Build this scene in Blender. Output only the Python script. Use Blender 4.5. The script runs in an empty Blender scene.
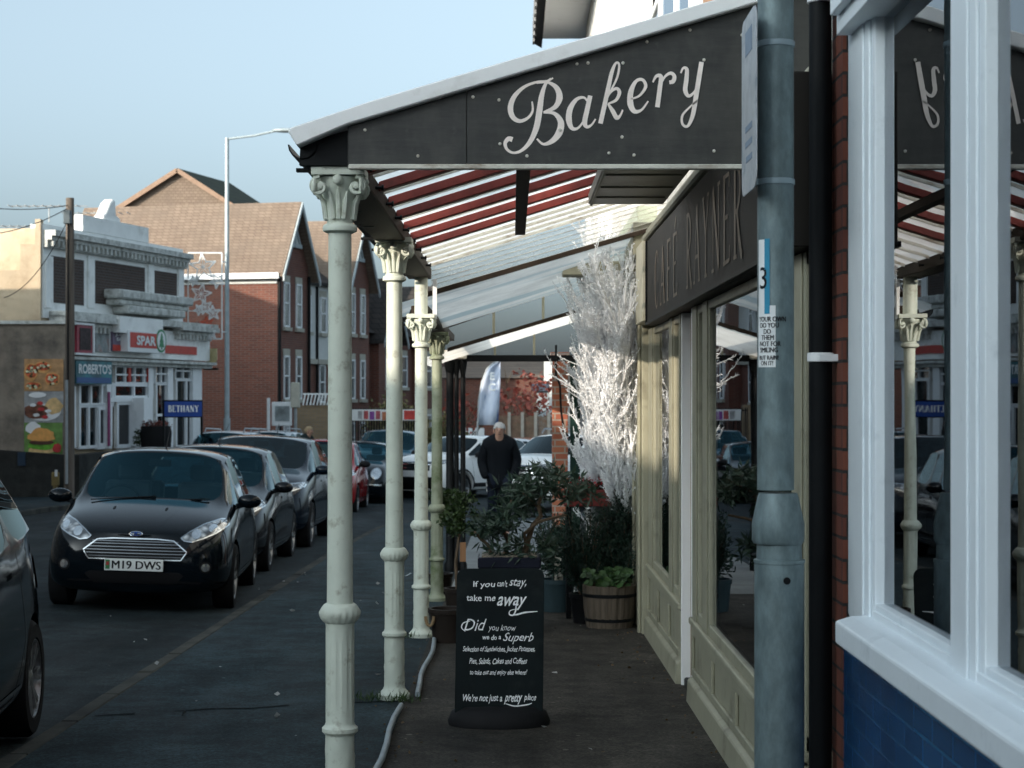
import bpy, bmesh, math, random
from mathutils import Vector, Matrix, noise
from mathutils.bvhtree import BVHTree
R = random.Random(7)
SC = bpy.context.scene
COL = SC.collection
PI = math.pi
F, CX, HY, CAMZ = 1850.0, 512.0, 398.0, 1.6

def gz(y):                       # the street falls gently away from the camera
    y = max(-40.0, min(y, 80.0))
    return -(.0145*y + (.00006*y*y if y > 0 else 0))
def at(px, py, Y):               # pixel + distance -> world point
    return Vector(((px-CX)/F*Y, Y, CAMZ-(py-HY)/F*Y))
def onplane(px, py, p0, n):
    d = Vector(((px-CX)/F, 1, -(py-HY)/F)); o = Vector((0, 0, CAMZ))
    return o + d*((Vector(p0)-o).dot(n)/d.dot(n))

# ---------------------------------------------------------------- materials
MATS = {}
def nodes(name):
    m = bpy.data.materials.new(name); m.use_nodes = True
    nt = m.node_tree; nt.nodes.clear()
    out = nt.nodes.new('ShaderNodeOutputMaterial')
    return m, nt, out
def c4(c): return (c[0], c[1], c[2], 1)
def ramp(nt, fac, stops):
    r = nt.nodes.new('ShaderNodeValToRGB'); e = r.color_ramp.elements
    e[0].position, e[0].color = stops[0][0], c4(stops[0][1])
    e[1].position, e[1].color = stops[-1][0], c4(stops[-1][1])
    for p, c in stops[1:-1]:
        k = e.new(p); k.color = c4(c)
    nt.links.new(fac, r.inputs[0]); return r.outputs[0]
def coords(nt, scale=(1, 1, 1), wallmap=False):
    t = nt.nodes.new('ShaderNodeTexCoord'); o = t.outputs['Object']
    if wallmap:                  # (x+y, z): bricks on walls of either direction
        s = nt.nodes.new('ShaderNodeSeparateXYZ'); nt.links.new(o, s.inputs[0])
        a = nt.nodes.new('ShaderNodeMath'); a.operation = 'ADD'
        nt.links.new(s.outputs[0], a.inputs[0]); nt.links.new(s.outputs[1], a.inputs[1])
        c = nt.nodes.new('ShaderNodeCombineXYZ'); nt.links.new(a.outputs[0], c.inputs[0]); nt.links.new(s.outputs[2], c.inputs[1])
        o = c.outputs[0]
    m = nt.nodes.new('ShaderNodeMapping'); m.inputs['Scale'].default_value = scale
    nt.links.new(o, m.inputs[0]); return m.outputs[0]
def noise_n(nt, co, scale, detail=4, rough=.6):
    n = nt.nodes.new('ShaderNodeTexNoise'); n.inputs['Scale'].default_value = scale
    n.inputs['Detail'].default_value = detail; n.inputs['Roughness'].default_value = rough
    nt.links.new(co, n.inputs['Vector']); return n.outputs[0]
def mixc(nt, f, a, b, mode='MIX'):
    m = nt.nodes.new('ShaderNodeMix'); m.data_type = 'RGBA'; m.blend_type = mode
    for sock, v in ((m.inputs[0], f), (m.inputs[6], a), (m.inputs[7], b)):
        if isinstance(v, (int, float)): sock.default_value = v
        elif isinstance(v, tuple): sock.default_value = c4(v)
        else: nt.links.new(v, sock)
    return m.outputs[2]
def bumpn(nt, h, strength, dist=.01):
    b = nt.nodes.new('ShaderNodeBump'); b.inputs['Strength'].default_value = strength; b.inputs['Distance'].default_value = dist
    nt.links.new(h, b.inputs['Height']); return b.outputs[0]
def bsdf(nt, out, col, rough=.6, metal=0., normal=None, coat=0., spec=.5):
    p = nt.nodes.new('ShaderNodeBsdfPrincipled')
    if isinstance(col, tuple): p.inputs['Base Color'].default_value = c4(col)
    else: nt.links.new(col, p.inputs['Base Color'])
    if isinstance(rough, (int, float)): p.inputs['Roughness'].default_value = rough
    else: nt.links.new(rough, p.inputs['Roughness'])
    p.inputs['Metallic'].default_value = metal
    p.inputs['Coat Weight'].default_value = coat; p.inputs['Coat Roughness'].default_value = .04
    p.inputs['Specular IOR Level'].default_value = spec
    if normal is not None: nt.links.new(normal, p.inputs['Normal'])
    nt.links.new(p.outputs[0], out.inputs[0]); return p
def mat(name, col, rough=.6, metal=0., var=.15, scale=6., bump=.0, bscale=60., coat=0., dirt=None, dscale=3., damt=.5, stretch=(1, 1, 1), spec=None):
    if spec is None: spec = .12 if max(col) < .06 else .4
    if name in MATS: return MATS[name]
    m, nt, out = nodes(name); co = coords(nt, stretch)
    n = noise_n(nt, co, scale, 6)
    c = ramp(nt, n, [(.3, tuple(x*(1-var) for x in col)), (.7, tuple(min(1, x*(1+var)) for x in col))])
    if dirt:
        d = noise_n(nt, co, dscale, 8, .7)
        f = ramp(nt, d, [(.62-.28*damt, (0, 0, 0)), (.78-.2*damt, (1, 1, 1))])
        c = mixc(nt, f, c, dirt)
    nm = None
    if bump: nm = bumpn(nt, noise_n(nt, co, bscale, 5), bump)
    bsdf(nt, out, c, rough, metal, nm, coat, spec)
    MATS[name] = m; return m
def brickmat(name, cols, mortar, w=.225, h=.075, gap=.01, rough=.85, bump=.4, dirt=None):
    if name in MATS: return MATS[name]
    m, nt, out = nodes(name); co = coords(nt, (1, 1, 1), True)
    b = nt.nodes.new('ShaderNodeTexBrick'); nt.links.new(co, b.inputs['Vector'])
    b.inputs['Color1'].default_value = c4(cols[0]); b.inputs['Color2'].default_value = c4(cols[1]); b.inputs['Mortar'].default_value = c4(mortar)
    b.inputs['Scale'].default_value = 1; b.inputs['Brick Width'].default_value = w; b.inputs['Row Height'].default_value = h
    b.inputs['Mortar Size'].default_value = gap; b.inputs['Mortar Smooth'].default_value = .2; b.inputs['Bias'].default_value = -.1
    o = coords(nt); n = noise_n(nt, o, 1.3, 6)
    c = mixc(nt, .35, b.outputs[0], ramp(nt, n, [(.3, (.55, .5, .5)), (.7, (1, 1, 1))]), 'MULTIPLY')
    if dirt: c = mixc(nt, ramp(nt, noise_n(nt, o, .8, 7), [(.45, (0, 0, 0)), (.7, (.7, .7, .7))]), c, dirt)
    inv = nt.nodes.new('ShaderNodeMath'); inv.operation = 'SUBTRACT'; inv.inputs[0].default_value = 1; nt.links.new(b.outputs[1], inv.inputs[1])
    bsdf(nt, out, c, rough, 0, bumpn(nt, inv.outputs[0], bump, .008))
    MATS[name] = m; return m
def glassmat(name, tint=(.8, .85, .85), rough=.0, ior=1.5, wavy=0., gcol=(.95, .97, 1)):
    if name in MATS: return MATS[name]
    m, nt, out = nodes(name)
    fr = nt.nodes.new('ShaderNodeFresnel'); fr.inputs[0].default_value = ior
    t = nt.nodes.new('ShaderNodeBsdfTransparent'); t.inputs[0].default_value = c4(tint)
    g = nt.nodes.new('ShaderNodeBsdfGlossy'); g.inputs['Roughness'].default_value = rough; g.inputs[0].default_value = c4(gcol)
    if wavy:
        nm = bumpn(nt, noise_n(nt, coords(nt), 1.6, 1), wavy, .02)
        nt.links.new(nm, g.inputs['Normal']); nt.links.new(nm, fr.inputs['Normal'])
    x = nt.nodes.new('ShaderNodeMixShader'); nt.links.new(fr.outputs[0], x.inputs[0])
    nt.links.new(t.outputs[0], x.inputs[1]); nt.links.new(g.outputs[0], x.inputs[2]); nt.links.new(x.outputs[0], out.inputs[0])
    MATS[name] = m; return m
def sheetmat(name, col, transl=.75, clear=.1, bands=None, grooves=None):
    """translucent roofing sheet: diffuse + translucent, dirt in blotches; bands: bluish streaks along the slope"""
    if name in MATS: return MATS[name]
    m, nt, out = nodes(name); co = coords(nt)
    c = ramp(nt, noise_n(nt, co, 2.2, 7, .7), [(.3, tuple(x*.72 for x in col)), (.62, col)])
    if bands:
        s = coords(nt, (.12, 1, .12))
        c = mixc(nt, ramp(nt, noise_n(nt, s, 2.6, 3), [(.5, (0, 0, 0)), (.62, (1, 1, 1))]), c, bands)
    if grooves:
        w = nt.nodes.new('ShaderNodeTexWave'); w.bands_direction = 'Y'; w.inputs['Scale'].default_value = grooves; nt.links.new(co, w.inputs[0])
        c = mixc(nt, ramp(nt, w.outputs[1], [(.03, (1, 1, 1)), (.09, (0, 0, 0))]), c, (.18, .18, .18))
    d = nt.nodes.new('ShaderNodeBsdfDiffuse'); t = nt.nodes.new('ShaderNodeBsdfTranslucent')
    nt.links.new(c, d.inputs[0]); nt.links.new(c, t.inputs[0])
    x = nt.nodes.new('ShaderNodeMixShader'); x.inputs[0].default_value = transl
    nt.links.new(d.outputs[0], x.inputs[1]); nt.links.new(t.outputs[0], x.inputs[2])
    tr = nt.nodes.new('ShaderNodeBsdfTransparent'); y = nt.nodes.new('ShaderNodeMixShader'); y.inputs[0].default_value = clear
    nt.links.new(x.outputs[0], y.inputs[1]); nt.links.new(tr.outputs[0], y.inputs[2]); nt.links.new(y.outputs[0], out.inputs[0])
    MATS[name] = m; return m
def leafmat(name, a, b):
    if name in MATS: return MATS[name]
    m, nt, out = nodes(name); g = nt.nodes.new('ShaderNodeNewGeometry')
    c = ramp(nt, g.outputs['Random Per Island'], [(0, a), (1, b)])
    p = nt.nodes.new('ShaderNodeBsdfPrincipled'); nt.links.new(c, p.inputs['Base Color']); p.inputs['Roughness'].default_value = .5
    t = nt.nodes.new('ShaderNodeBsdfTranslucent'); nt.links.new(c, t.inputs[0])
    x = nt.nodes.new('ShaderNodeMixShader'); x.inputs[0].default_value = .25
    nt.links.new(p.outputs[0], x.inputs[1]); nt.links.new(t.outputs[0], x.inputs[2]); nt.links.new(x.outputs[0], out.inputs[0])
    MATS[name] = m; return m

# ---------------------------------------------------------------- objects
def tag(o, label=None, cat=None, group=None, kind=None):
    for k, v in (('label', label), ('category', cat), ('group', group), ('kind', kind)):
        if v: o[k] = v
    return o
def thing(name, label, cat, loc=(0, 0, 0), rz=0., group=None):
    o = bpy.data.objects.new(name, None); COL.objects.link(o); o.empty_display_size = .2
    o.location = loc; o.rotation_euler = (0, 0, rz)
    return tag(o, label, cat, group)
def origin(parent):
    v = Vector((0, 0, 0))
    while parent is not None: v = v + parent.location; parent = parent.parent
    return v

class MB:
    def __init__(s): s.v = []; s.f = []
    def add(s, vs, fs):
        k = len(s.v); s.v += [Vector(v) for v in vs]; s.f += [[i+k for i in f] for f in fs]; return s
    def hexa(s, p): return s.add(p, [(0, 3, 2, 1), (4, 5, 6, 7), (0, 1, 5, 4), (1, 2, 6, 5), (2, 3, 7, 6), (3, 0, 4, 7)])
    def box(s, x0, x1, y0, y1, z0, z1):
        x0, x1 = min(x0, x1), max(x0, x1); y0, y1 = min(y0, y1), max(y0, y1); z0, z1 = min(z0, z1), max(z0, z1)
        return s.hexa([(x0, y0, z0), (x1, y0, z0), (x1, y1, z0), (x0, y1, z0), (x0, y0, z1), (x1, y0, z1), (x1, y1, z1), (x0, y1, z1)])
    def obox(s, o, u, n, u0, u1, n0, n1, z0, z1):       # o + u*U + n*N, upright
        o, u, n = Vector(o), Vector(u), Vector(n)
        P = lambda a, b, z: o+u*a+n*b+Vector((0, 0, z))
        return s.hexa([P(u0, n0, z0), P(u1, n0, z0), P(u1, n1, z0), P(u0, n1, z0), P(u0, n0, z1), P(u1, n0, z1), P(u1, n1, z1), P(u0, n1, z1)])
    def bar(s, a, b, w, h, up=(0, 0, 1)):               # box beam from a to b
        a, b = Vector(a), Vector(b); d = (b-a).normalized(); x = d.cross(Vector(up))
        if x.length < 1e-4: x = d.cross(Vector((0, 1, 0)))
        x.normalize(); z = x.cross(d); x *= w/2; z *= h/2
        return s.hexa([a-x-z, a+x-z, b+x-z, b-x-z, a-x+z, a+x+z, b+x+z, b-x+z])
    def prism(s, poly, dirv):                           # polygon (3D points) pushed along a vector
        n = len(poly); d = Vector(dirv); p = [Vector(q) for q in poly]
        return s.add(p+[q+d for q in p], [list(range(n))[::-1], list(range(n, 2*n))]+[[i, (i+1) % n, n+(i+1) % n, n+i] for i in range(n)])
    def lathe(s, prof, c=(0, 0, 0), seg=20, axis=(0, 0, 1), mod=None, caps=True):
        ax = Vector(axis).normalized(); t = Vector((1, 0, 0)) if abs(ax.x) < .9 else Vector((0, 1, 0))
        e1 = (t-ax*t.dot(ax)).normalized(); e2 = ax.cross(e1); c = Vector(c); vs = []; fs = []
        for j, (r, h) in enumerate(prof):
            for i in range(seg):
                a = 2*PI*i/seg; rr = r*(mod(j, a, h) if mod else 1)
                vs.append(c+ax*h+e1*math.cos(a)*rr+e2*math.sin(a)*rr)
        for j in range(len(prof)-1):
            for i in range(seg):
                fs.append([j*seg+i, j*seg+(i+1) % seg, (j+1)*seg+(i+1) % seg, (j+1)*seg+i])
        if caps: fs.append(list(range(seg))[::-1]); fs.append([(len(prof)-1)*seg+i for i in range(seg)])
        return s.add(vs, fs)
    def tube(s, pts, rad, seg=8, caps=True):
        P = [Vector(p) for p in pts]; n = len(P); r = rad if isinstance(rad, (list, tuple)) else [rad]*n
        vs = []; fs = []; prev = None
        for i in range(n):
            d = (P[min(i+1, n-1)]-P[max(i-1, 0)]).normalized()
            if prev is None:
                t = Vector((0, 0, 1)) if abs(d.z) < .9 else Vector((1, 0, 0)); e = (t-d*t.dot(d)).normalized()
            else:
                e = prev-d*prev.dot(d)
                e = e.normalized() if e.length > 1e-6 else prev
            prev = e; b = d.cross(e)
            for k in range(seg):
                a = 2*PI*k/seg; vs.append(P[i]+(e*math.cos(a)+b*math.sin(a))*r[i])
        for i in range(n-1):
            for k in range(seg): fs.append([i*seg+k, i*seg+(k+1) % seg, (i+1)*seg+(k+1) % seg, (i+1)*seg+k])
        if caps: fs.append(list(range(seg))[::-1]); fs.append([(n-1)*seg+k for k in range(seg)])
        return s.add(vs, fs)
    def ball(s, c, r, seg=12, ring=8):
        rx, ry, rz = r if isinstance(r, (tuple, list)) else (r, r, r); c = Vector(c)
        vs = [c+Vector((0, 0, -rz))]; fs = []
        for j in range(1, ring):
            a = -PI/2+PI*j/ring
            for i in range(seg):
                b = 2*PI*i/seg; vs.append(c+Vector((rx*math.cos(a)*math.cos(b), ry*math.cos(a)*math.sin(b), rz*math.sin(a))))
        vs.append(c+Vector((0, 0, rz))); k = len(vs)-1
        for i in range(seg):
            fs.append([0, 1+(i+1) % seg, 1+i]); fs.append([k, k-seg+i, k-seg+(i+1) % seg])
        for j in range(ring-2):
            for i in range(seg): fs.append([1+j*seg+i, 1+j*seg+(i+1) % seg, 1+(j+1)*seg+(i+1) % seg, 1+(j+1)*seg+i])
        return s.add(vs, fs)
    def ribbon(s, pts, wid, O, X, Z, lift=.003):        # painted brush stroke on a board, pts in (x,z) board units
        O, X, Z = Vector(O), Vector(X), Vector(Z); N = X.cross(Z).normalized()
        fine = []; n = len(pts)
        w = wid if isinstance(wid, (list, tuple)) else [wid]*n
        for i in range(n-1):
            p0, p1, p2, p3 = pts[max(i-1, 0)], pts[i], pts[i+1], pts[min(i+2, n-1)]
            K = 1 if n == 2 else 6
            for k in range(K):
                t = k/K
                q = [.5*((2*p1[a])+(-p0[a]+p2[a])*t+(2*p0[a]-5*p1[a]+4*p2[a]-p3[a])*t*t+(-p0[a]+3*p1[a]-3*p2[a]+p3[a])*t**3) for a in (0, 1)]
                fine.append((q[0], q[1], w[i]*(1-t)+w[i+1]*t))
        fine.append((pts[-1][0], pts[-1][1], w[-1]))
        vs = []
        for i, (x, z, ww) in enumerate(fine):
            a, b = fine[max(i-1, 0)], fine[min(i+1, len(fine)-1)]
            dx, dz = b[0]-a[0], b[1]-a[1]; L = math.hypot(dx, dz) or 1
            nx, nz = -dz/L*ww/2, dx/L*ww/2
            for sg in (1, -1): vs.append(O+X*(x+nx*sg)+Z*(z+nz*sg)+N*lift)
        return s.add(vs, [[2*i, 2*i+1, 2*i+3, 2*i+2] for i in range(len(fine)-1)])
    def build(s, name, m, parent=None, smooth=False, bevel=0., label=None, local=False, segs=1):
        off = Vector((0, 0, 0)) if local else origin(parent)
        me = bpy.data.meshes.new(name); me.from_pydata([tuple(v-off) for v in s.v], [], s.f); me.update()
        bm = bmesh.new(); bm.from_mesh(me); bmesh.ops.recalc_face_normals(bm, faces=bm.faces); bm.to_mesh(me); bm.free()
        o = bpy.data.objects.new(name, me); COL.objects.link(o); me.materials.append(m)
        if parent is not None: o.parent = parent
        if smooth: smoothen(me, smooth if smooth is not True else 40)
        if bevel:
            b = o.modifiers.new('Bevel', 'BEVEL'); b.width = bevel; b.segments = segs; b.limit_method = 'ANGLE'; b.angle_limit = math.radians(40)
        if label: o['label'] = label
        return o
def smoothen(me, ang=40):
    bm = bmesh.new(); bm.from_mesh(me)
    for f in bm.faces: f.smooth = True
    for e in bm.edges:
        if len(e.link_faces) == 2 and e.calc_face_angle(0) > math.radians(ang): e.smooth = False
    bm.to_mesh(me); bm.free()
def copy_tree(o, parent=None):
    c = o.copy(); COL.objects.link(c); c.parent = parent
    for ch in list(o.children): copy_tree(ch, c)
    return c
_TX = {}
def text_geo(body, shear=0., bold=0.):
    k = (body, shear, bold)
    if k in _TX: return _TX[k]
    cu = bpy.data.curves.new('t', 'FONT'); cu.body = body; cu.size = 1; cu.shear = shear; cu.offset = bold; cu.resolution_u = 3
    o = bpy.data.objects.new('t', cu); COL.objects.link(o)
    me = o.evaluated_get(bpy.context.evaluated_depsgraph_get()).to_mesh()
    vs = [(v.co.x, v.co.y) for v in me.vertices]; fs = [list(p.vertices) for p in me.polygons]
    COL.objects.unlink(o); bpy.data.objects.remove(o); bpy.data.curves.remove(cu)
    _TX[k] = (vs, fs); return _TX[k]
def text(mb, body, O, X, Z, w=None, h=None, shear=0., bold=0., lift=.003, slope=0., twice=0., wob=0.):
    """flat lettering: O lower-left corner, X/Z unit board axes, w total width, h height of the glyph box"""
    vs, fs = text_geo(body, shear, bold)
    x0, x1 = min(v[0] for v in vs), max(v[0] for v in vs); y0, y1 = min(v[1] for v in vs), max(v[1] for v in vs)
    if h is None: h = w*(y1-y0)/(x1-x0)
    if w is None: w = h*(x1-x0)/(y1-y0)
    O, X, Z = Vector(O), Vector(X), Vector(Z); N = X.cross(Z).normalized()
    P = []
    for a, b in vs:
        u = (a-x0)/(x1-x0)*w; t = (b-y0)/(y1-y0)*h
        P.append(O+X*(u+wob*.6*math.sin(t*150+u*31))+Z*(t+u*slope+wob*math.sin(u*83)+wob*.7*math.sin(u*211+1))+N*lift)
    mb.add(P, fs)
    if twice: mb.add([p+X*twice+N*.0007 for p in P], fs)
    return mb
# thin-and-thick serif letters as strokes in a 1 x 1 cell: (points, relative width)
SERIF = {
 'C': (.75, [([(.92, .78), (.75, .97), (.45, 1), (.15, .8), (.08, .5), (.15, .2), (.45, 0), (.75, .04), (.95, .24)], [.4, .3, .5, 1, 1.3, 1, .5, .3, .3])]),
 'A': (.85, [([(.05, 0), (.5, 1)], .45), ([(.5, 1), (.92, 0)], 1.2), ([(.2, .33), (.78, .33)], .4), ([(-.08, 0), (.2, 0)], .35), ([(.75, 0), (1.08, 0)], .35)]),
 'F': (.65, [([(.2, 0), (.2, 1)], 1.2), ([(.05, 1), (.95, .99)], .4), ([(.2, .52), (.75, .52)], .4), ([(.95, 1), (.95, .82)], .4), ([(.02, 0), (.42, 0)], .35)]),
 'E': (.7, [([(.2, 0), (.2, 1)], 1.2), ([(.05, 1), (.95, .99)], .4), ([(.2, .52), (.75, .52)], .4), ([(.05, 0), (1, .01)], .4), ([(.95, 1), (.95, .84)], .4), ([(1, 0), (1, .18)], .4)]),
 'R': (.8, [([(.2, 0), (.2, 1)], 1.2), ([(.05, 1), (.5, .99), (.82, .85), (.82, .65), (.5, .5), (.2, .5)], [.4, .5, 1, 1, .5, .4]), ([(.48, .5), (.72, .22), (1, 0), (1.12, .03)], [.9, 1.1, 1, .4]), ([(.02, 0), (.42, 0)], .35)]),
 'Y': (.85, [([(.1, 1), (.5, .48)], 1.1), ([(.92, 1), (.5, .48)], .45), ([(.5, .48), (.5, 0)], 1.1), ([(-.05, 1), (.3, 1)], .35), ([(.78, 1), (1.06, 1)], .35), ([(.32, 0), (.7, 0)], .35)]),
 'N': (.9, [([(.12, 0), (.12, 1)], .45), ([(.12, 1), (.9, 0)], 1.2), ([(.9, 0), (.9, 1)], .45), ([(-.05, 0), (.3, 0)], .35), ([(.74, 1), (1.06, 1)], .35)]),
 'B': (.75, [([(.2, 0), (.2, 1)], 1.2), ([(.05, 1), (.5, .99), (.78, .85), (.75, .66), (.48, .53), (.2, .53)], [.4, .5, 1, 1, .5, .4]), ([(.48, .53), (.85, .4), (.88, .15), (.55, 0), (.05, 0)], [.4, 1, 1.1, .5, .4])]),
 'T': (.8, [([(.5, 0), (.5, 1)], 1.2), ([(0, .99), (1, .99)], .4), ([(0, 1), (0, .8)], .4), ([(1, 1), (1, .8)], .4), ([(.3, 0), (.7, 0)], .35)]),
 'H': (.9, [([(.15, 0), (.15, 1)], 1.2), ([(.85, 0), (.85, 1)], 1.2), ([(.15, .5), (.85, .5)], .4), ([(0, 0), (.3, 0)], .35), ([(0, 1), (.3, 1)], .35), ([(.7, 0), (1, 0)], .35), ([(.7, 1), (1, 1)], .35)]),
}
def serif(mb, word, O, X, Z, w, h, pen, gap=.25):
    X, Z, O = Vector(X), Vector(Z), Vector(O)
    tot = sum((SERIF['E'][0] if c == 'É' else SERIF[c][0] if c != ' ' else .5)+gap for c in word)-gap
    k = w/tot; x = 0; n = 0
    for c in word:
        if c == ' ': x += (.5+gap)*k; continue
        g = SERIF['E' if c == 'É' else c]; cw = g[0]*k
        st = list(g[1])+([([(.45, 1.1), (.75, 1.25)], .7)] if c == 'É' else [])
        for pts, wd in st:
            n += 1
            ww = [a*pen for a in wd] if isinstance(wd, list) else wd*pen
            mb.ribbon([(x+a*cw, b*h) for a, b in pts], ww, O, X, Z, .003+.0004*(n % 5))
        x += cw+gap*k
def leaves(mb, c, r, n, size, squash=1., rnd=R, shell=.35, long=1.6, clumps=0):
    c = Vector(c); r = r if isinstance(r, (tuple, list)) else (r, r, r)
    cl = []
    for _ in range(clumps):
        d = Vector((rnd.gauss(0, 1), rnd.gauss(0, 1), rnd.gauss(0, 1))).normalized()*(rnd.uniform(.3, 1))
        cl.append((d, rnd.uniform(.25, .5)))
    for _ in range(n):
        d = Vector((rnd.gauss(0, 1), rnd.gauss(0, 1), rnd.gauss(0, 1))).normalized()
        if cl:
            k, q = rnd.choice(cl); p = k+d*q*(rnd.random()**shell)
        else: p = d*(rnd.random()**shell)
        p = c+Vector((p.x*r[0], p.y*r[1], p.z*r[2]))
        leaf(mb, p, Vector((rnd.gauss(0, 1), rnd.gauss(0, 1), rnd.gauss(0, .7))).normalized(), size*rnd.uniform(.6, 1.3), long, rnd)
def leaf(mb, p, d, s, long=1.6, rnd=R):
    t = Vector((rnd.gauss(0, 1), rnd.gauss(0, 1), rnd.gauss(0, 1))); e = d.cross(t)
    if e.length < 1e-4: return
    e.normalize(); e *= s/2; f = d*s*long; u = d.cross(e).normalized()*s*.12
    mb.add([p, p+f*.45+e+u, p+f, p+f*.45-e+u], [(0, 1, 2, 3)])
# ================================================================ camera, light
cam = bpy.data.cameras.new('camera'); co = bpy.data.objects.new('camera', cam); COL.objects.link(co)
co.location = (0, 0, CAMZ); co.rotation_euler = (PI/2, 0, 0)
cam.sensor_width = 36; cam.lens = F/1024*36; cam.shift_y = (HY-384)/1024; cam.clip_end = 2000; cam.clip_start = .1
cam.dof.use_dof = True; cam.dof.focus_distance = 9.0; cam.dof.aperture_fstop = 7.1
SC.camera = co
SUN_EL, SUN_AZ = math.radians(14.0), math.radians(45)
sun = bpy.data.lights.new('sun', 'SUN'); sun.energy = 2.6; sun.angle = math.radians(.5); sun.color = (1, .87, .72)
so = bpy.data.objects.new('sun', sun); COL.objects.link(so)
so.rotation_euler = Vector((math.sin(SUN_AZ)*math.cos(SUN_EL), math.cos(SUN_AZ)*math.cos(SUN_EL), -math.sin(SUN_EL))).to_track_quat('-Z', 'Y').to_euler()
w = bpy.data.worlds.new("World"); SC.world = w; w.use_nodes = True
nt = w.node_tree; sk = nt.nodes.new('ShaderNodeTexSky'); sk.sky_type = 'NISHITA'; sk.sun_disc = False
sk.sun_elevation = SUN_EL; sk.sun_rotation = math.radians(180)+SUN_AZ; sk.air_density = .78; sk.dust_density = 4.6; sk.ozone_density = 2.7
hs = nt.nodes.new('ShaderNodeHueSaturation'); hs.inputs['Saturation'].default_value = .38; hs.inputs['Hue'].default_value = .485; nt.links.new(sk.outputs[0], hs.inputs['Color']); wb_ = mixc(nt, 1., hs.outputs[0], (.87, 1., 1.05), 'MULTIPLY'); nt.links.new(wb_, nt.nodes['Background'].inputs[0]); nt.nodes['Background'].inputs[1].default_value = .15
SC.view_settings.view_transform = 'Standard'; SC.view_settings.look = 'None'; SC.view_settings.exposure = 1.1; SC.view_settings.gamma = 1

# ================================================================ ground
def sheet(name, left, right, m, dz, camber=0):           # surface between two edge lines, following the fall of the street
    n = len(left); mb = MB(); vs = []; fs = []
    K = 6
    for i in range(n):
        for k in range(K+1):
            x = left[i][0]*(1-k/K)+right[i][0]*k/K; y = left[i][1]*(1-k/K)+right[i][1]*k/K
            vs.append((x, y, gz(y)+dz+camber*min(k, K-k)/K*2))
    for i in range(n-1):
        for k in range(K):
            a = i*(K+1)+k; fs.append((a, a+1, a+K+2, a+K+1))
    mb.add(vs, fs)
    return tag(mb.build(name, m), kind='structure')
def line(pts, step=2.):
    out = []
    for (a, b), (c, d) in zip(pts, pts[1:]):
        k = max(1, int(math.hypot(c-a, d-b)/step))
        out += [(a+(c-a)*i/k, b+(d-b)*i/k) for i in range(k)]
    return out+[pts[-1]]
RK = [(-2.52, -12), (-2.46, 9), (-2.42, 14), (-2.36, 24), (-2.2, 30), (-1.5, 33.2), (.4, 35), (7, 36.5), (20, 38)]   # our kerb; the road bends right
LK = [(-9.6, -12), (-9.6, 30), (-9.5, 38), (-8.3, 46), (-6.0, 55), (-3.8, 63), (1, 72), (12, 80), (30, 86)]
def resample(pts, n):
    L = [0]
    for (a, b), (c, d) in zip(pts, pts[1:]): L.append(L[-1]+math.hypot(c-a, d-b))
    out = []
    for i in range(n):
        t = L[-1]*i/(n-1); j = max(k for k in range(len(L)) if L[k] <= t+1e-9); j = min(j, len(pts)-2)
        u = (t-L[j])/(L[j+1]-L[j]); out.append((pts[j][0]*(1-u)+pts[j+1][0]*u, pts[j][1]*(1-u)+pts[j+1][1]*u))
    return out
m_ground = mat('earth and tarmac', (.05, .05, .05), .9, bump=.3)
def asphalt(name, col, patch, chip):
    m, nt, out = nodes(name); co = coords(nt)
    c = ramp(nt, noise_n(nt, co, .9, 8, .65), [(.32, tuple(x*.5 for x in col)), (.55, col), (.68, patch)])
    fine = noise_n(nt, co, 55, 3, .8); c = mixc(nt, .85, c, ramp(nt, fine, [(.36, (.25, .25, .25)), (.64, (1.8, 1.8, 1.8))]), 'MULTIPLY')
    st = nt.nodes.new('ShaderNodeTexVoronoi'); st.inputs['Scale'].default_value = 5; nt.links.new(co, st.inputs['Vector'])
    big = noise_n(nt, co, 1.7, 2); sub_ = nt.nodes.new('ShaderNodeMath'); sub_.operation = 'MULTIPLY_ADD'; sub_.inputs[1].default_value = -.22; sub_.inputs[2].default_value = .11; nt.links.new(big, sub_.inputs[0])
    ad_ = nt.nodes.new('ShaderNodeMath'); nt.links.new(st.outputs['Distance'], ad_.inputs[0]); nt.links.new(sub_.outputs[0], ad_.inputs[1])
    c = mixc(nt, ramp(nt, ad_.outputs[0], [(.035, (1, 1, 1)), (.055, (0, 0, 0))]), c, chip)
    blot = noise_n(nt, co, 3.5, 6, .75); c = mixc(nt, .8, c, ramp(nt, blot, [(.38, (.4, .4, .4)), (.62, (1.35, 1.35, 1.35))]), 'MULTIPLY')
    stretch = coords(nt, (1, .25, 1)); wr = ramp(nt, noise_n(nt, stretch, 2.2, 6), [(.3, (.75, .75, .75)), (.7, (.98, .98, .98))])
    bsdf(nt, out, c, wr, 0, bumpn(nt, noise_n(nt, co, 90, 6, .8), .6, .004), 0, .2); return m
m_road = asphalt('worn road tarmac', (.0125, .0205, .0235), (.024, .033, .035), (.06, .065, .06))
m_pave = asphalt('pavement tarmac', (.018, .033, .039), (.028, .046, .052), (.10, .12, .12))
m_fore = asphalt('stained forecourt concrete', (.040, .036, .030), (.074, .065, .053), (.13, .12, .10))
g = MB(); N_ = 40; vs = []; ys = [-60+ i*4 for i in range(36)]+[90, 200, 1500]
for y in ys:
    for x in (-1200, -60, -20, 0, 20, 60, 1200): vs.append((x, y, gz(y)-.125))
fs = [(j*7+i, j*7+i+1, j*7+i+8, j*7+i+7) for j in range(len(ys)-1) for i in range(6)]
tag(g.add(vs, fs).build('ground', m_ground), kind='structure')
sheet('road', resample(LK, 60), resample(RK, 60), m_road, -.1, .10)
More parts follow.
